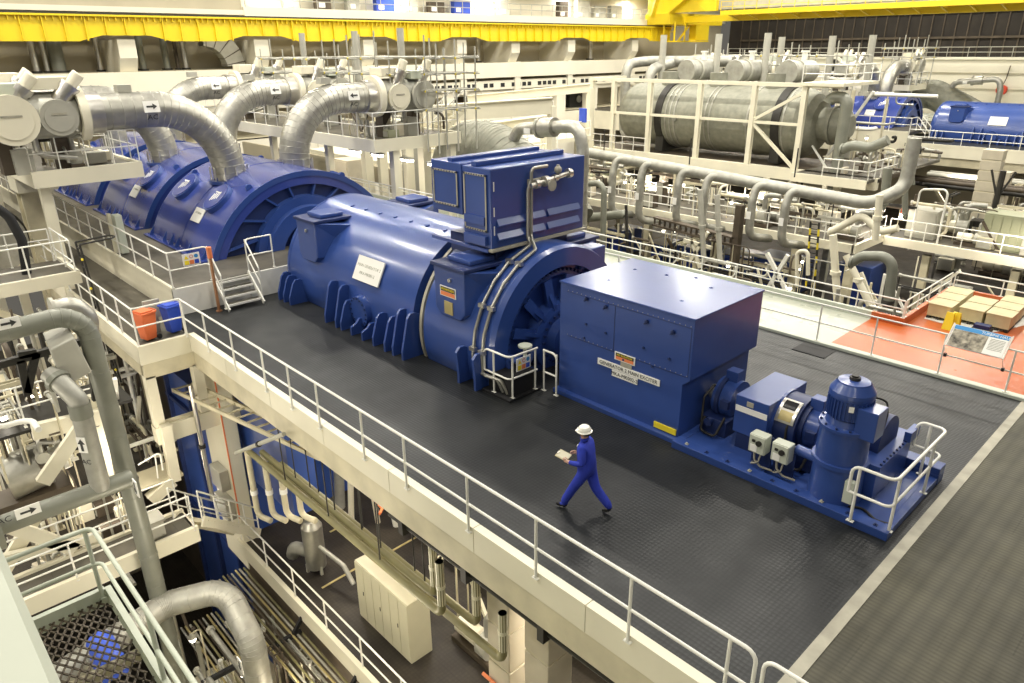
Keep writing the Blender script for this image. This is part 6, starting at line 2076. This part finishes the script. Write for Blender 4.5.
# cream-white cable trunking bundle under deck: pipes with orange stripe
rng = random.Random(5)
for i, px in enumerate((262, 283, 292, 303, 316, 332, 347, 361, 371, 380)):
    c = P(px, 520, Y=10.5)
    mat = ['cream', 'white', 'lag2', 'cream'][i % 4]
    t = thing('riser_pipe', 'pale upright pipe rising behind the olive pipes under the deck', 'pipe', (c.x, 10.5, ZF), 'pale risers under the deck')
    MB().cyl((c.x, 10.5+rng.uniform(-.6, .8), ZF), (c.x, 10.5+rng.uniform(-.3, .3), -1.0), rng.uniform(.09, .22), 12).build('pipe', mat, t)
c = P(372, 500, Y=10.0)
single(MB().tube([(c.x, 10, -1), (c.x, 10, -5.6), (c.x+.6, 10, -5.7), (c.x+.9, 9.7, -5.6)], .05, 8, .1), 'fire_pipe', 'signorange', 'thin orange pipe running down beside the olive pipes', 'pipe')
t = thing('large_pipe', 'fat pale pipe lying behind the orange pipe under the deck', 'pipe', P(395, 520, Y=11))
MB().tube([(-17, 11.6, -6.2), (-8, 11.6, -6.2)], .4, 16).build('pipe', 'lag', t)
MB().box(-12.6, -12.3, 11.3, 11.9, ZF, -6.4).build('support', 'brown', t)
# upright silver vessel on the lower floor
c = P(316, 560, Z=ZF+.4)
t = thing('filter_vessel', 'small upright silver filter with side branches on the lower floor', 'filter', (c.x, c.y, ZF))
MB().lathe([(0, 0), (0, .3), (.3, .32), (1.5, .32), (1.7, .2), (1.75, 0)], (c.x, c.y, ZF+.2), (0, 0, 1), 20).build('shell', 'lag', t)
MB().tube([(c.x, c.y, ZF+.7), (c.x-.8, c.y-.3, ZF+.6), (c.x-1, c.y-.3, ZF+.2)], .2, 10, .2).build('inlet_pipe', 'lag2', t)
MB().tube([(c.x, c.y, ZF+1.1), (c.x+1.4, c.y+.2, ZF+.9), (c.x+1.9, c.y+.2, ZF+.5)], .07, 10, .2).build('outlet_pipe', 'lag2', t)
for k in range(3):
    MB().box(c.x+.28*math.cos(2.1*k)-.04, c.x+.28*math.cos(2.1*k)+.04, c.y+.28*math.sin(2.1*k)-.04, c.y+.28*math.sin(2.1*k)+.04, ZF, ZF+.3).build('leg', 'boxgrey', t)
# yellow edge lines on the lower floor
for i, (p0, p1) in enumerate((((322, 588), (360, 566)), ((383, 556), (420, 535)), ((352, 520), (330, 532)))):
    a, c = P(*p0, Z=ZF+.01), P(*p1, Z=ZF+.01)
    single(MB().bar(a, c, .07, .02), 'floor_line', 'brass', ['yellow line on the lower floor left of the lockers', 'yellow line on the lower floor behind the lockers', 'yellow line among the pale risers'][i], 'floor marking')

# cream column with boxes in front of the condenser
cx = P(219, 450, Y=6.9).x
t = thing('column', 'pale square column with grey boxes in front of the blue condenser', 'column', (cx, 7.2, -9))
MB().box(cx-.95, cx+.75, 6.9, 7.35, -8.6, -1.4).build('shaft', 'cream', t, bevel=.03)
MB().box(cx+.72, cx+.76, 6.89, 6.93, -6.5, -1.4).build('edge_strip', 'signorange', t, label='orange edge strip')
for k, (z, w) in enumerate(((-5.0, .5), (-6.1, .55))):
    MB().box(cx-w+.2, cx+w, 6.6, 6.9, z-.5, z+.25).build('junction_box', 'boxgrey', t, bevel=.02)
t = thing('tray_ladder', 'pale ladder tray crossing under the walkway above the pale column', 'cable tray', P(230, 385, Y=6.6))
a, c = V((-21.6, 6.3, -1.9)), V((-15.0, 7.6, -2.0))
for d in (-.3, .3):
    MB().bar(a+V((0, d, 0)), c+V((0, d, 0)), .06, .12).build('side_rail', 'creamdk', t)
for k in range(16):
    q = a.lerp(c, k/15)
    MB().bar(q+V((0, -.3, 0)), q+V((0, .3, 0)), .05, .04).build('rung', 'creamdk', t)
for i, (p0, p1, Y_, r, mat, lab) in enumerate((
        ((190, 385), (213, 500), 6.2, .07, 'steel', 'thin steel upright pipe left of the pale column'),
        ((236, 453), (284, 434), 6.3, .055, 'boxgrey', 'slanting grey rail crossing the blue condenser'))):
    a, c = P(*p0, Y=Y_), P(*p1, Y=Y_)
    t = thing('service_pipe', lab, 'pipe', a)
    MB().tube([a, c], r, 8).build('pipe', mat, t)
    MB().cyl(a.lerp(c, .5), a.lerp(c, .53), r*1.5, 8).build('clamp', 'dark', t)

# frame hanging below the corner of the low walkway
t = thing('support_frame', 'cream box-section frame hanging under the corner with the bins', 'frame', (-21.4, 5.8, -3))
for y in (5.22, 6.55):
    MB().box(-20.95, -20.65, y-.14, y+.14, -2.55, -.9).build('leg', 'cream', t)
MB().box(-21.0, -20.6, 5.05, 8.2, -3.05, -2.5).build('bottom_beam', 'cream', t)
MB().box(-20.9, -20.7, 5.4, 6.4, -2.5, -2.46).build('seat_plate', 'creamdk', t)
t = thing('access_landing', 'small cream landing with a handrail under the bins corner', 'landing', (-21.6, 4.9, -5.2))
MB().bar(P(150, 500, X=-20.5), P(172, 480, X=-20.5), .3, .35).build('edge_beam', 'cream', t)
MB().bar(P(165, 425, X=-20.5), P(175, 480, X=-20.5), .28, .28).build('post', 'cream', t)
MB().tube([P(138, 465, X=-20.4), P(160, 452, X=-20.4), P(163, 470, X=-20.4)], .03, 6, .1).tube([P(155, 455, X=-20.4), P(158, 478, X=-20.4)], .025, 6).build('handrail', 'white', t)
MB().obox(P(150, 478, X=-20.9), (.5, 0, 0), (0, .8, 0), (0, 0, .05)).build('deck_plate', 'creamdk', t)

# big pipes of the left foreground
t = thing('large_pipe', 'large grey pipe coming in at left and bending straight down past the bins', 'pipe', (-18.3, 3.5, -9))
a0 = P(-10, 330, X=-18.35)
a1 = P(96, 309, X=-18.35)
zt = (a0.z+a1.z)/2
bx = P(112, 400, Y=3.52)
MB().tube([(-18.3, .3, 1.95), (-18.3, 3.52, 2.15), (-17.75, 3.52, -4.5), (-17.75, 3.52, -10)], .225, 20, .62, bands=.9, band_h=.006).build('pipe', 'greypipe', t)
c = P(8, 323, X=-18.02)
MB().obox(V((c.x+.02, c.y, c.z)), (.01, 0, 0), (0, .22, 0), (0, 0, .12)).build('arrow_plate', 'label', t)
MB().prism([(-.14, -.025), (.04, -.025), (.04, -.08), (.15, 0), (.04, .08), (.04, .025), (-.14, .025)], (c.x+.035, c.y, c.z), (0, 1, 0), (0, 0, 1), (.006, 0, 0)).build('arrow', 'ink', t)
c = P(136, 488, Y=3.2)
MB().obox((c.x, 3.2, c.z), (.13, 0, 0), (0, .012, 0), (0, 0, .2)).build('arrow_plate', 'label', t)
MB().prism([(-.03, .15), (.03, .15), (.03, -.03), (.09, -.03), (0, -.16), (-.09, -.03), (-.03, -.03)], (c.x, 3.18, c.z), (1, 0, 0), (0, 0, 1), (0, -.006, 0)).build('arrow', 'ink', t)
t = thing('large_pipe', 'horizontal grey pipe at left edge meeting the upright pipe marked AC', 'pipe', (-17.4, 2, -2.3))
MB().tube([(-17.35, .55, -1.95), (-17.35, 3.5, -1.95)], .22, 20).build('pipe', 'greypipe', t)
MB().cyl((-17.35, .3, -1.95), (-17.35, .75, -1.95), .52, 20).build('end_flange', 'greypipe', t)
c = P(28, 511, X=-17.08)
MB().obox((c.x, c.y, c.z), (.01, 0, 0), (0, .24, 0), (0, 0, .13)).build('arrow_plate', 'label', t)
MB().prism([(-.15, -.025), (.04, -.025), (.04, -.08), (.16, 0), (.04, .08), (.04, .025), (-.15, .025)], (c.x+.015, c.y, c.z), (0, 1, 0), (0, 0, 1), (.006, 0, 0)).build('arrow', 'ink', t)
text_mb('AC', .2, (c.x+.005, c.y-.45, c.z-.02), (0, 1, 0), (0, 0, 1)).build('lettering', 'ink', t)
t = thing('large_pipe', 'upright silver pipe marked AC with an upward arrow and an elbow at its top', 'pipe', (-17.3, 2.75, -1.9))
MB().tube([(-17.3, 2.8, -1.9), (-17.3, 2.8, .45), (-17.62, 2.6, .85), (-17.9, 2.5, 1.0)], .215, 20, .3).build('pipe', 'lag2', t)
MB().lathe([(0, .235), (.35, .235)], (-17.3, 2.8, .02), (0, 0, 1), 20).build('collar', 'greypipe', t)
q = V((.62, -.78, 0))
u_ = V((.78, .62, 0))
c = V((-17.3, 2.8, -.6))+q*.22
MB().obox(c, u_*.11, q*.008, V((0, 0, .2))).build('arrow_plate', 'label', t)
MB().prism([(-.03, -.15), (.03, -.15), (.03, .03), (.09, .03), (0, .16), (-.09, .03), (-.03, .03)], c+q*.012, u_, (0, 0, 1), q*.006).build('arrow', 'ink', t)
text_mb('AC', .17, V((-17.3, 2.8, -1.05))+q*.22, u_, (0, 0, 1)).build('lettering', 'ink', t)
t = thing('equipment_box', 'tapered grey casing behind the elbow of the AC pipe', 'casing', (-19.4, 2.2, .6))
qq = [P(*q_, X=-17.75) for q_ in ((50, 350), (74, 338), (92, 372), (64, 388))]
MB().add(qq+[p_*1.0+V((-1.0, .1, .1)) for p_ in qq], [(0, 1, 2, 3), (7, 6, 5, 4), (0, 4, 5, 1), (1, 5, 6, 2), (2, 6, 7, 3), (3, 7, 4, 0)]).build('casing', 'boxgrey', t, bevel=.03)
MB().cyl((-17.72, 2.56, .9), (-17.62, 2.6, .84), .27, 18).build('outlet_flange', 'greypipe', t)
t = thing('large_pipe', 'lagged grey pipe with a bend in front of the blue condenser at lower left', 'pipe', (-16.5, 4.7, -9))
MB().tube([(-17.0, .5, -6.3), (-17.5, 3.6, -6.05), (-16.9, 5.0, -6.0), (-15.6, 5.0, -7.0), (-15.4, 4.9, -12)], .34, 20, .7, bands=.5, band_h=.008).build('cladding', 'lag2', t)
c = P(241, 665, Y=4.52)
MB().obox((c.x, 4.5, c.z), (.13, 0, 0), (0, .012, 0), (0, 0, .22)).build('arrow_plate', 'label', t)
MB().prism([(-.03, .15), (.03, .15), (.03, -.03), (.09, -.03), (0, -.16), (-.09, -.03), (-.03, -.03)], (c.x, 4.48, c.z), (1, 0, 0), (0, 0, 1), (0, -.006, 0)).build('arrow', 'ink', t)

# walkway and stair in the pit
WZ = -4.6
t = thing('pit_walkway', 'cream edged walkway crossing the pit at lower left', 'walkway', (-18.6, 2.5, WZ))
MB().box(-19.2, -18.15, -1, 4.9, WZ-.08, WZ).build('deck_plate', 'grey_floor', t)
for x in (-18.15, -19.25):
    MB().box(x-.05, x+.08, -1, 4.95, WZ-.4, WZ+.08).build('edge_beam', 'cream', t)
MB().box(-19.2, -18.1, 4.85, 4.95, WZ-.4, WZ).build('end_beam', 'cream', t)
railing('railing', 'white handrail on the near side of the pit walkway', [(-18.1, -1, WZ), (-18.1, 4.85, WZ)], 1.3, 1.1, .55, r=.026)
railing('railing', 'white handrail on the far side of the pit walkway', [(-19.25, -1, WZ), (-19.25, 4.85, WZ)], 1.3, 1.1, .55, r=.026)
t = thing('stair', 'cream stair going down from the pit walkway to the dark lower floor', 'stair', (-18.7, 6, ZF))
sA, sB = V((-18.7, 4.9, WZ)), V((-20.3, 7.0, ZF+.5))
du = (sB-sA)
sd = V((du.y, -du.x, 0)).normalized()
for s_ in (-.45, .45):
    MB().bar(sA+sd*s_, sB+sd*s_, .06, .3).build('stringer', 'cream', t)
    MB().tube([sA+sd*s_+V((0, 0, 1.0)), sB+sd*s_+V((0, 0, 1.0))], .026, 8).build('handrail', 'white', t)
    MB().tube([sA+sd*s_+V((0, 0, .5)), sB+sd*s_+V((0, 0, .5))], .022, 8).build('mid_rail', 'white', t)
    for k in range(5):
        c = sA.lerp(sB, k/4)+sd*s_
        MB().cyl(c, c+V((0, 0, 1.0)), .024, 8).build('baluster', 'white', t)
for k in range(10):
    c = sA.lerp(sB, (k+.5)/10)
    MB().obox(c, sd*.43, du.cross(sd).cross(sd).normalized()*0 + V((0, .1, 0)), V((0, 0, .02))).build('tread', 'creamdk', t)
single(MB().box(-18.9, -18.4, 3.6, 4.2, WZ, WZ+.5).box(-18.95, -18.35, 3.55, 4.25, WZ+.5, WZ+.56), 'instrument_stand', 'boxgrey', 'grey instrument stand on the pit walkway', 'stand')

# upper left platform with ladder and cream column
UZ = 1.15
t = thing('access_platform', 'cream edged access platform at the left edge below the valves', 'platform', (-26, 3.5, UZ))
MB().box(-28, -25.65, 0, 5.05, UZ-.08, UZ).build('deck_plate', 'grey_floor', t)
MB().box(-25.7, -25.55, 0, 5.1, UZ-.3, UZ+.1).build('edge_beam', 'cream', t)
MB().box(-28, -25.6, 5.0, 5.12, UZ-.3, UZ+.1).build('side_beam', 'cream', t)
MB().bar((-25.7, 2.3, UZ-.4), (-25.7, 4.6, UZ-2.2), .18, .2).build('knee_brace', 'creamdk', t)
railing('railing', 'white three-bar handrail of the access platform at the left edge', [(-25.62, 0, UZ), (-25.62, 5.0, UZ), (-28, 5.0, UZ)], 1.3, 1.1, .4, r=.026)
railing('railing', 'second white handrail behind the three-bar one at the left edge', [(-27.9, 0, UZ), (-27.9, 4.9, UZ)], 1.3, 1.1, .75, r=.026)
t = thing('ladder', 'dark safety ladder with yellow marks at the end of the left access platform', 'ladder', (-25.3, 5.25, -.5))
lt, lb = V((-25.2, 5.15, 2.2)), V((-25.0, 5.35, -2.5))
for d in (-.22, .22):
    MB().tube([lt+V((d, 0, 0)), lb+V((d, 0, 0))], .035, 8).build('stile', 'dark', t)
for k in range(15):
    q = lt.lerp(lb, (k+.5)/15)
    MB().tube([q+V((-.22, 0, 0)), q+V((.22, 0, 0))], .02, 6).build('rung', 'dark', t)
    if k % 3 == 1:
        MB().ball(q+V((.22, -.04, 0)), .05, n=6).build('yellow_mark', 'signyellow', t)
MB().tube([lt+V((-.22, 0, 0)), lt+V((-.22, 1.0, .05)), lt+V((.22, 1.1, .05)), lt+V((.22, 0, 0))], .03, 8, .2).build('top_hoop', 'dark', t)
t = thing('column', 'massive cream column with edge plates carrying the left valve platform', 'column', (-28.6, 5, -7))
cb_ = P(36, 225, Y=5.3).x
MB().box(cb_-.35, cb_+.35, 5.1, 5.7, -7.4, 3.6).build('shaft', 'cream', t)
for dx in (-.42, .42):
    MB().box(cb_+dx-.06, cb_+dx+.06, 5.0, 5.8, -7.4, 3.6).build('edge_plate', 'creamdk', t)
MB().box(cb_-.7, cb_+.7, 4.9, 5.9, 3.0, 3.6).build('capital', 'cream', t)
t = thing('hose', 'thick black curved hose hanging at the left edge', 'hose', P(20, 260, X=-26.6))
MB().tube([P(-8, 205, X=-26.8), P(8, 215, X=-26.8), P(22, 240, X=-26.8), P(27, 275, X=-26.8)], .14, 12, .8).build('hose', 'black', t)
MB().cyl(P(27, 275, X=-26.8)-V((0, 0, .1)), P(27, 275, X=-26.8), .19, 12).build('end_collar', 'dark', t)
t = thing('large_pipe', 'huge pale round pipe end at the far left edge', 'pipe', P(-5, 235, X=-29))
c = P(-12, 240, X=-30)
MB().cyl((-34, c.y, c.z), (-29.5, c.y, c.z), 1.1, 28).build('cladding', 'lag', t)
MB().lathe([(-.1, 1.1), (-.1, 1.2), (.1, 1.2), (.1, 1.1)], (-30, c.y, c.z), (1, 0, 0), 28).build('band', 'dark', t)
# lagged elbow behind the big pipe, dark bracket frame
t = thing('bent_pipe', 'short silver elbow peeping out behind the large left pipe', 'pipe', (-21, 3.2, 1))
MB().tube([P(55, 310, X=-20), P(72, 305, X=-20), P(88, 318, X=-20), P(88, 345, X=-20)], .25, 14, .3).build('pipe', 'lag', t)
MB().cyl(P(55, 310, X=-20)-V((0, .08, 0)), P(55, 310, X=-20), .33, 14).build('flange', 'boxgrey', t)
t = thing('bracket_frame', 'dark steel bracket frame under the large left pipe', 'frame', (-18.8, 2.5, .3))
for p0, p1 in (((-5, 366), (88, 340)), ((20, 360), (28, 395)), ((36, 352), (27, 392)), ((88, 340), (96, 400)), ((18, 355), (36, 352))):
    MB().bar(P(*p0, X=-18.9), P(*p1, X=-18.9), .16, .16).build('bar', 'dark', t)
# small landing with handrail beside AC pipe
LZ = -.95
t = thing('access_landing', 'cream landing behind the AC pipe at left', 'landing', (-20.5, 2.5, LZ))
e0, e1 = P(32, 432, X=-20.2), P(106, 415, X=-20.2)
MB().bar(e0, e1, .2, .42).build('edge_beam', 'cream', t)
MB().obox((e0+e1)/2+V((-1, 0, .1)), (.95, 0, 0), (0, 1.6, 0), (0, 0, .04)).build('deck_plate', 'dark', t)
MB().bar(P(92, 395, X=-20.4), P(110, 480, X=-20.4), .22, .22).build('post', 'cream', t)
railing('railing', 'white handrail of the landing behind the AC pipe', [V((-20.15, 0.3, e0.z+.2)), V((-20.15, e1.y-.1, e0.z+.2)), V((-22, e1.y-.1, e0.z+.2))], 1.4, 1.1, .55, r=.026)
# pump with cream brace lower left
t = thing('cooling_pump', 'pale shiny cylinder pump lying at lower left behind the braces', 'pump', P(30, 470, X=-21.5))
a, c = P(5, 480, X=-21.5), P(45, 462, X=-21.5)
MB().cyl(a, c, .62, 22).build('shell', 'lag', t)
MB().cyl(c, c+(c-a)*.35, .3, 16).build('shaft_end', 'label', t)
MB().cyl(c+(c-a)*.35, c+(c-a)*.55, .42, 16).build('casing', 'white', t)
MB().obox((a+c)/2-V((0, 0, .75)), (.5, 0, 0), (0, .9, 0), (0, 0, .15)).build('base', 'brown', t)
for i, (p0, p1, w, lab) in enumerate((((42, 482), (82, 425), .3, 'diagonal cream brace beside the pale pump'), ((0, 522), (75, 548), .3, 'cream cross brace at lower left, falling to the right'),
                                      ((0, 575), (35, 515), .3, 'cream cross brace at lower left, rising to the right'), ((-5, 560), (100, 535), .22, 'cream beam behind the crossed braces'))):
    a, c = P(*p0, X=-19.3-.35*(i == 2)), P(*p1, X=-19.3-.35*(i == 2))
    t = thing('brace', lab, 'brace', a)
    MB().bar(a, c, w*.6, w).build('web', 'cream', t)
    MB().bar(a+V((.1, 0, 0)), c+V((.1, 0, 0)), .03, w*1.15).build('flange', 'cream', t)
# lower tangle
rng = random.Random(33)
slab('floor_deep', 'creamdk', -20.8, 16, -6, YE-.12, -12.3, -12)
slab('floor_pit_left', 'pitfloor', -46, -21.6, -2, 4.6, ZF-.1, ZF)
slab('floor_pit_back', 'pitfloor', -46, -27.7, 4.6, 7.4, ZF-.1, ZF)
slab('floor_deep_left', 'pitfloor', -62, -20.8, -6, 20, -16.3, -16)
tangle(-28, -21.8, 1.2, 4.5, -7.5, -2.0, 60, 'below the left access platforms', rng, (.03, .075), .3)
tangle(-28, -20.6, .2, 4.4, -2.5, .7, 60, 'behind the large left pipe', rng, (.03, .08), .35)
tangle(-31, -28.5, 4.6, 7.6, 4.1, 5.4, 20, 'at the feet of the left valves', rng, (.03, .07), .2)
tangle(-31, -27.6, 17.8, 21.5, 4.1, 5.3, 20, 'at the feet of the far valves', rng, (.03, .07), .25)
tangle(-20.4, -8, 3.6, 6.6, -12, -8.0, 120, 'in the deep pit below the dark floor', rng, (.03, .08), .45)
tangle(-16, -4, 9.3, 15, ZF, -2.2, 60, 'on the lower floor under the deck', rng, (.04, .11), .5)
for i, (z, y, n) in enumerate(((-8.45, 6.75, 8), (-9.6, 5.6, 9))):
    for k in range(n):
        yy = y-.14*k
        t = thing('conduit', ('upper' if i == 0 else 'lower')+' run of thin parallel conduits in the deep pit', 'conduit', (-12, yy, z), ('upper' if i == 0 else 'lower')+' parallel conduits')
        MB().tube([(-20.5, yy, z+.03*(k % 3)), (-3, yy, z+.03*(k % 3))], .035, 6).build('tube', ['olive', 'boxgrey', 'brass', 'lag2', 'brown'][k % 5], t)
        MB().box(-12.1, -11.9, yy-.05, yy+.05, z-.06, z+.02).build('clip', 'dark', t)
for i, x in enumerate((-17, -14, -11, -8)):
    single(MB().bar((x, 3.9, -8.75), (x+.5, 6.75, -8.4), .12, .14).bar((x+.45, 6.5, -8.4), (x+.5, 6.85, -7.9), .1, .1), 'cantilever_arm', 'black', 'dark cantilever arm carrying the conduits below the floor edge', 'bracket', 'cantilever arms')
for i, (x, y, z) in enumerate(((-13, 5.4, -11.2), (-9.5, 4.6, -11.2), (-16.6, 6, -11), (-12, 13, -6.9), (-9, 12.5, -4))):
    t = thing('tube_lamp', 'bright fluorescent lamp shining in the lower levels', 'lamp', (x, y, z), 'fluorescent lamps in the lower levels')
    MB().box(x-.6, x+.6, y-.06, y+.06, z, z+.06).build('tube', 'lamp', t)
    MB().box(x-.65, x+.65, y-.09, y+.09, z+.06, z+.1).build('housing', 'white', t)
single(MB().box(-7.2, -6.3, 8.8, 9.8, ZF, ZF+.75).box(-7.25, -6.25, 8.75, 9.85, ZF+.75, ZF+.8), 'work_table', 'signblue', 'blue topped table on the lower floor at the bottom edge', 'table')
single(MB().prism([(0, 0), (.5, 0), (.65, .4), (-.1, .4)], (-5.6, 9, ZF), (1, 0, 0), (0, 0, 1), (0, .5, 0)), 'cardboard_box', 'wood', 'open cardboard box on the lower floor beside the blue table', 'box')

# ---------------------------------------------------------------- platform by the camera
t = thing('mesh_platform', 'pale edged platform of open steel mesh below the camera at lower left', 'platform', (-7.5, 0.5, .7))
CZ = .66
MB().box(-9.74, -9.66, .26, 1.3, CZ-.1, CZ+.16).build('end_plate', 'panelgreen', t)
MB().box(-9.7, -4.5, 1.3, 1.38, CZ-.1, CZ+.16).build('side_plate', 'panelgreen', t)
ms = MB()
step = .115
k = -30
while k < 75:
    # strands in two directions, clipped to the panel
    for sgn in (1, -1):
        x0, x1 = -9.66, -5.0
        y_at = lambda x: -1.6 + k*step + sgn*(x+9.66)*.58 if sgn > 0 else -1.6 + k*step + 2.7 - (x+9.66)*.58
        seg = []
        N = 40
        for j in range(N+1):
            x = x0+(x1-x0)*j/N
            y = y_at(x)
            if .26 <= y <= 1.3:
                seg.append(V((x, y, CZ)))
        if len(seg) > 1:
            ms.bar(seg[0], seg[-1], .022, .02)
    k += 1
ms.build('expanded_mesh', 'brown', t)
for x in (-8.4, -7.0, -5.6):
    MB().box(x-.05, x+.05, .26, 1.3, CZ-.16, CZ-.03).build('joist', 'creamdk', t)
for (lx, ly) in ((-4.8, .4), (-4.8, 1.2)):
    MB().box(lx-.1, lx+.1, ly-.1, ly+.1, -12, CZ-.1).build('leg', 'creamdk', t)
railing('railing', 'pale handrail of the mesh platform, nearest to the camera', [(-9.66, .3, CZ+.05), (-9.66, 1.34, CZ+.05), (-4.6, 1.34, CZ+.05)], 2.0, 1.12, .56, r=.03, mat='panelgreen', n=12,
        posts=[(-9.66, 1.25, CZ+.05), (-7.5, 1.34, CZ+.05), (-5.4, 1.34, CZ+.05)])
single(MB().prism([(-3, -12), (.18, -12), (.18, 3.5), (.24, 3.9), (.18, 4.0), (-3, 4.0)], (-11, 0, 0), (0, 1, 0), (0, 0, 1), (9.5, 0, 0)), 'parapet_duct', 'panelgreen',
       'big pale green flat-topped duct in the bottom left corner', 'duct')
BM = P(106, 653, Z=-5.5)
single(MB().lathe([(0, 0), (0, .3), (.9, .3), (1.0, .2), (1.0, 0)], (BM.x-.5, BM.y, BM.z), (1, 0, 0), 18).box(BM.x-.4, BM.x+.4, BM.y-.3, BM.y+.3, BM.z-.5, BM.z-.25), 'blue_motor', 'bluebin', 'blue motor seen through the open mesh floor', 'motor')
# ================================================================ light
def area(name, loc, sx, sy, power, col=(1, .93, .8), rot=(0, 0, 0)):
    l = bpy.data.lights.new(name, 'AREA')
    l.shape = 'RECTANGLE'
    l.size, l.size_y = sx, sy
    l.energy = power
    l.color = col
    o = bpy.data.objects.new(name, l)
    COL.objects.link(o)
    o.location = loc
    o.rotation_euler = rot
    return o


LC = (1.0, .95, .845)
for i, x in enumerate((-52, -40, -28, -16, -4, 8)):
    for j, y in enumerate((-6, 8, 22, 36, 50, 64, 78, 92)):
        area('ceiling_lamp', (x, y, 21), 3.2, .7, 1500*KEY*(.8, .62, 1.0, 1.25, 1.25, 1.2, 1.1, 1.0)[j]*(.95, 1.0, 1.08, .95, .65, .42)[i]*(1.7 if j < 2 and i < 3 else 1), LC)
# lower level lamps and added fill lights
for x in (-40, -32, -24, -16, -8, 0):
    for (y, z) in ((12, -1.4), (44.5, -1.0), (62, -1.3)):
        area('bay_lamp', (x, y, z), 2.4, .4, 260*LOW, (1, .9, .76))
for x in (-30, -18, -8):
    area('bay_lamp', (x, 9, -2.2), 2, .4, 160*LOW, (1, .9, .76))
for (x, y, z) in ((-24, 3, -1.6), (-14, 5.2, -8.2), (-9, 5.2, -8.2), (-30, 20.5, 3.3), (-38, 20.5, 3.3), (-57.5, 50, 3.1), (-57.5, 62, 3.1), (-57.5, 75, 3.1)):
    area('bay_lamp', (x, y, z), 2, .4, 140*LOW, (1, .9, .76))
for x in (-26, -19, -12, -5, 2):
    area('fascia_fill_light', (x, -5, -.5), 2.5, .6, 300*LOW, (1, .92, .78), (math.radians(82), 0, 0))  # unseen fill lights added to brighten the deck fascia and the pit
for y in (32, 44, 56, 68, 80):
    area('gallery_lamp', (WX-1.8, y, 13.2), 3, 1, 350, (1, .95, .88))
for k, (x, y, z, e) in enumerate(((-23.5, 1.0, -3.2, 200), (-19.6, 4.0, -2.6, 200), (-24, 3.4, -6, 300), (-15, 3.6, -4.0, 320), (-11.5, 5.6, -4.2, 260), (-14, 5.4, -9.2, 260),
                                 (-10, 5.0, -9.2, 200), (-16.5, 9.6, -3.4, 160), (-12, 10.0, -3.4, 320), (-24.5, 6.2, -8, 200), (-29.8, 3.0, 0.2, 160), (-7.5, 9.0, -4, 160))):
    l = bpy.data.lights.new('pit_fill_light', 'POINT')  # point fill light without a fitting, added to brighten the near pit
    l.energy = e*LOW*.55
    l.color = (1, .9, .74)
    l.shadow_soft_size = .4
    o = bpy.data.objects.new('pit_fill_light', l)
    COL.objects.link(o)
    o.location = (x, y, z)
w = bpy.data.worlds.new('hall_air')
SC.world = w
w.use_nodes = True
bg = w.node_tree.nodes['Background']
bg.inputs['Color'].default_value = (1.0, .93, .80, 1)
bg.inputs['Strength'].default_value = AMB
SC.view_settings.view_transform = 'Standard'
SC.view_settings.look = 'None'
SC.view_settings.gamma = 1
SC.view_settings.exposure = EXPO
SC.view_settings.use_curve_mapping = False
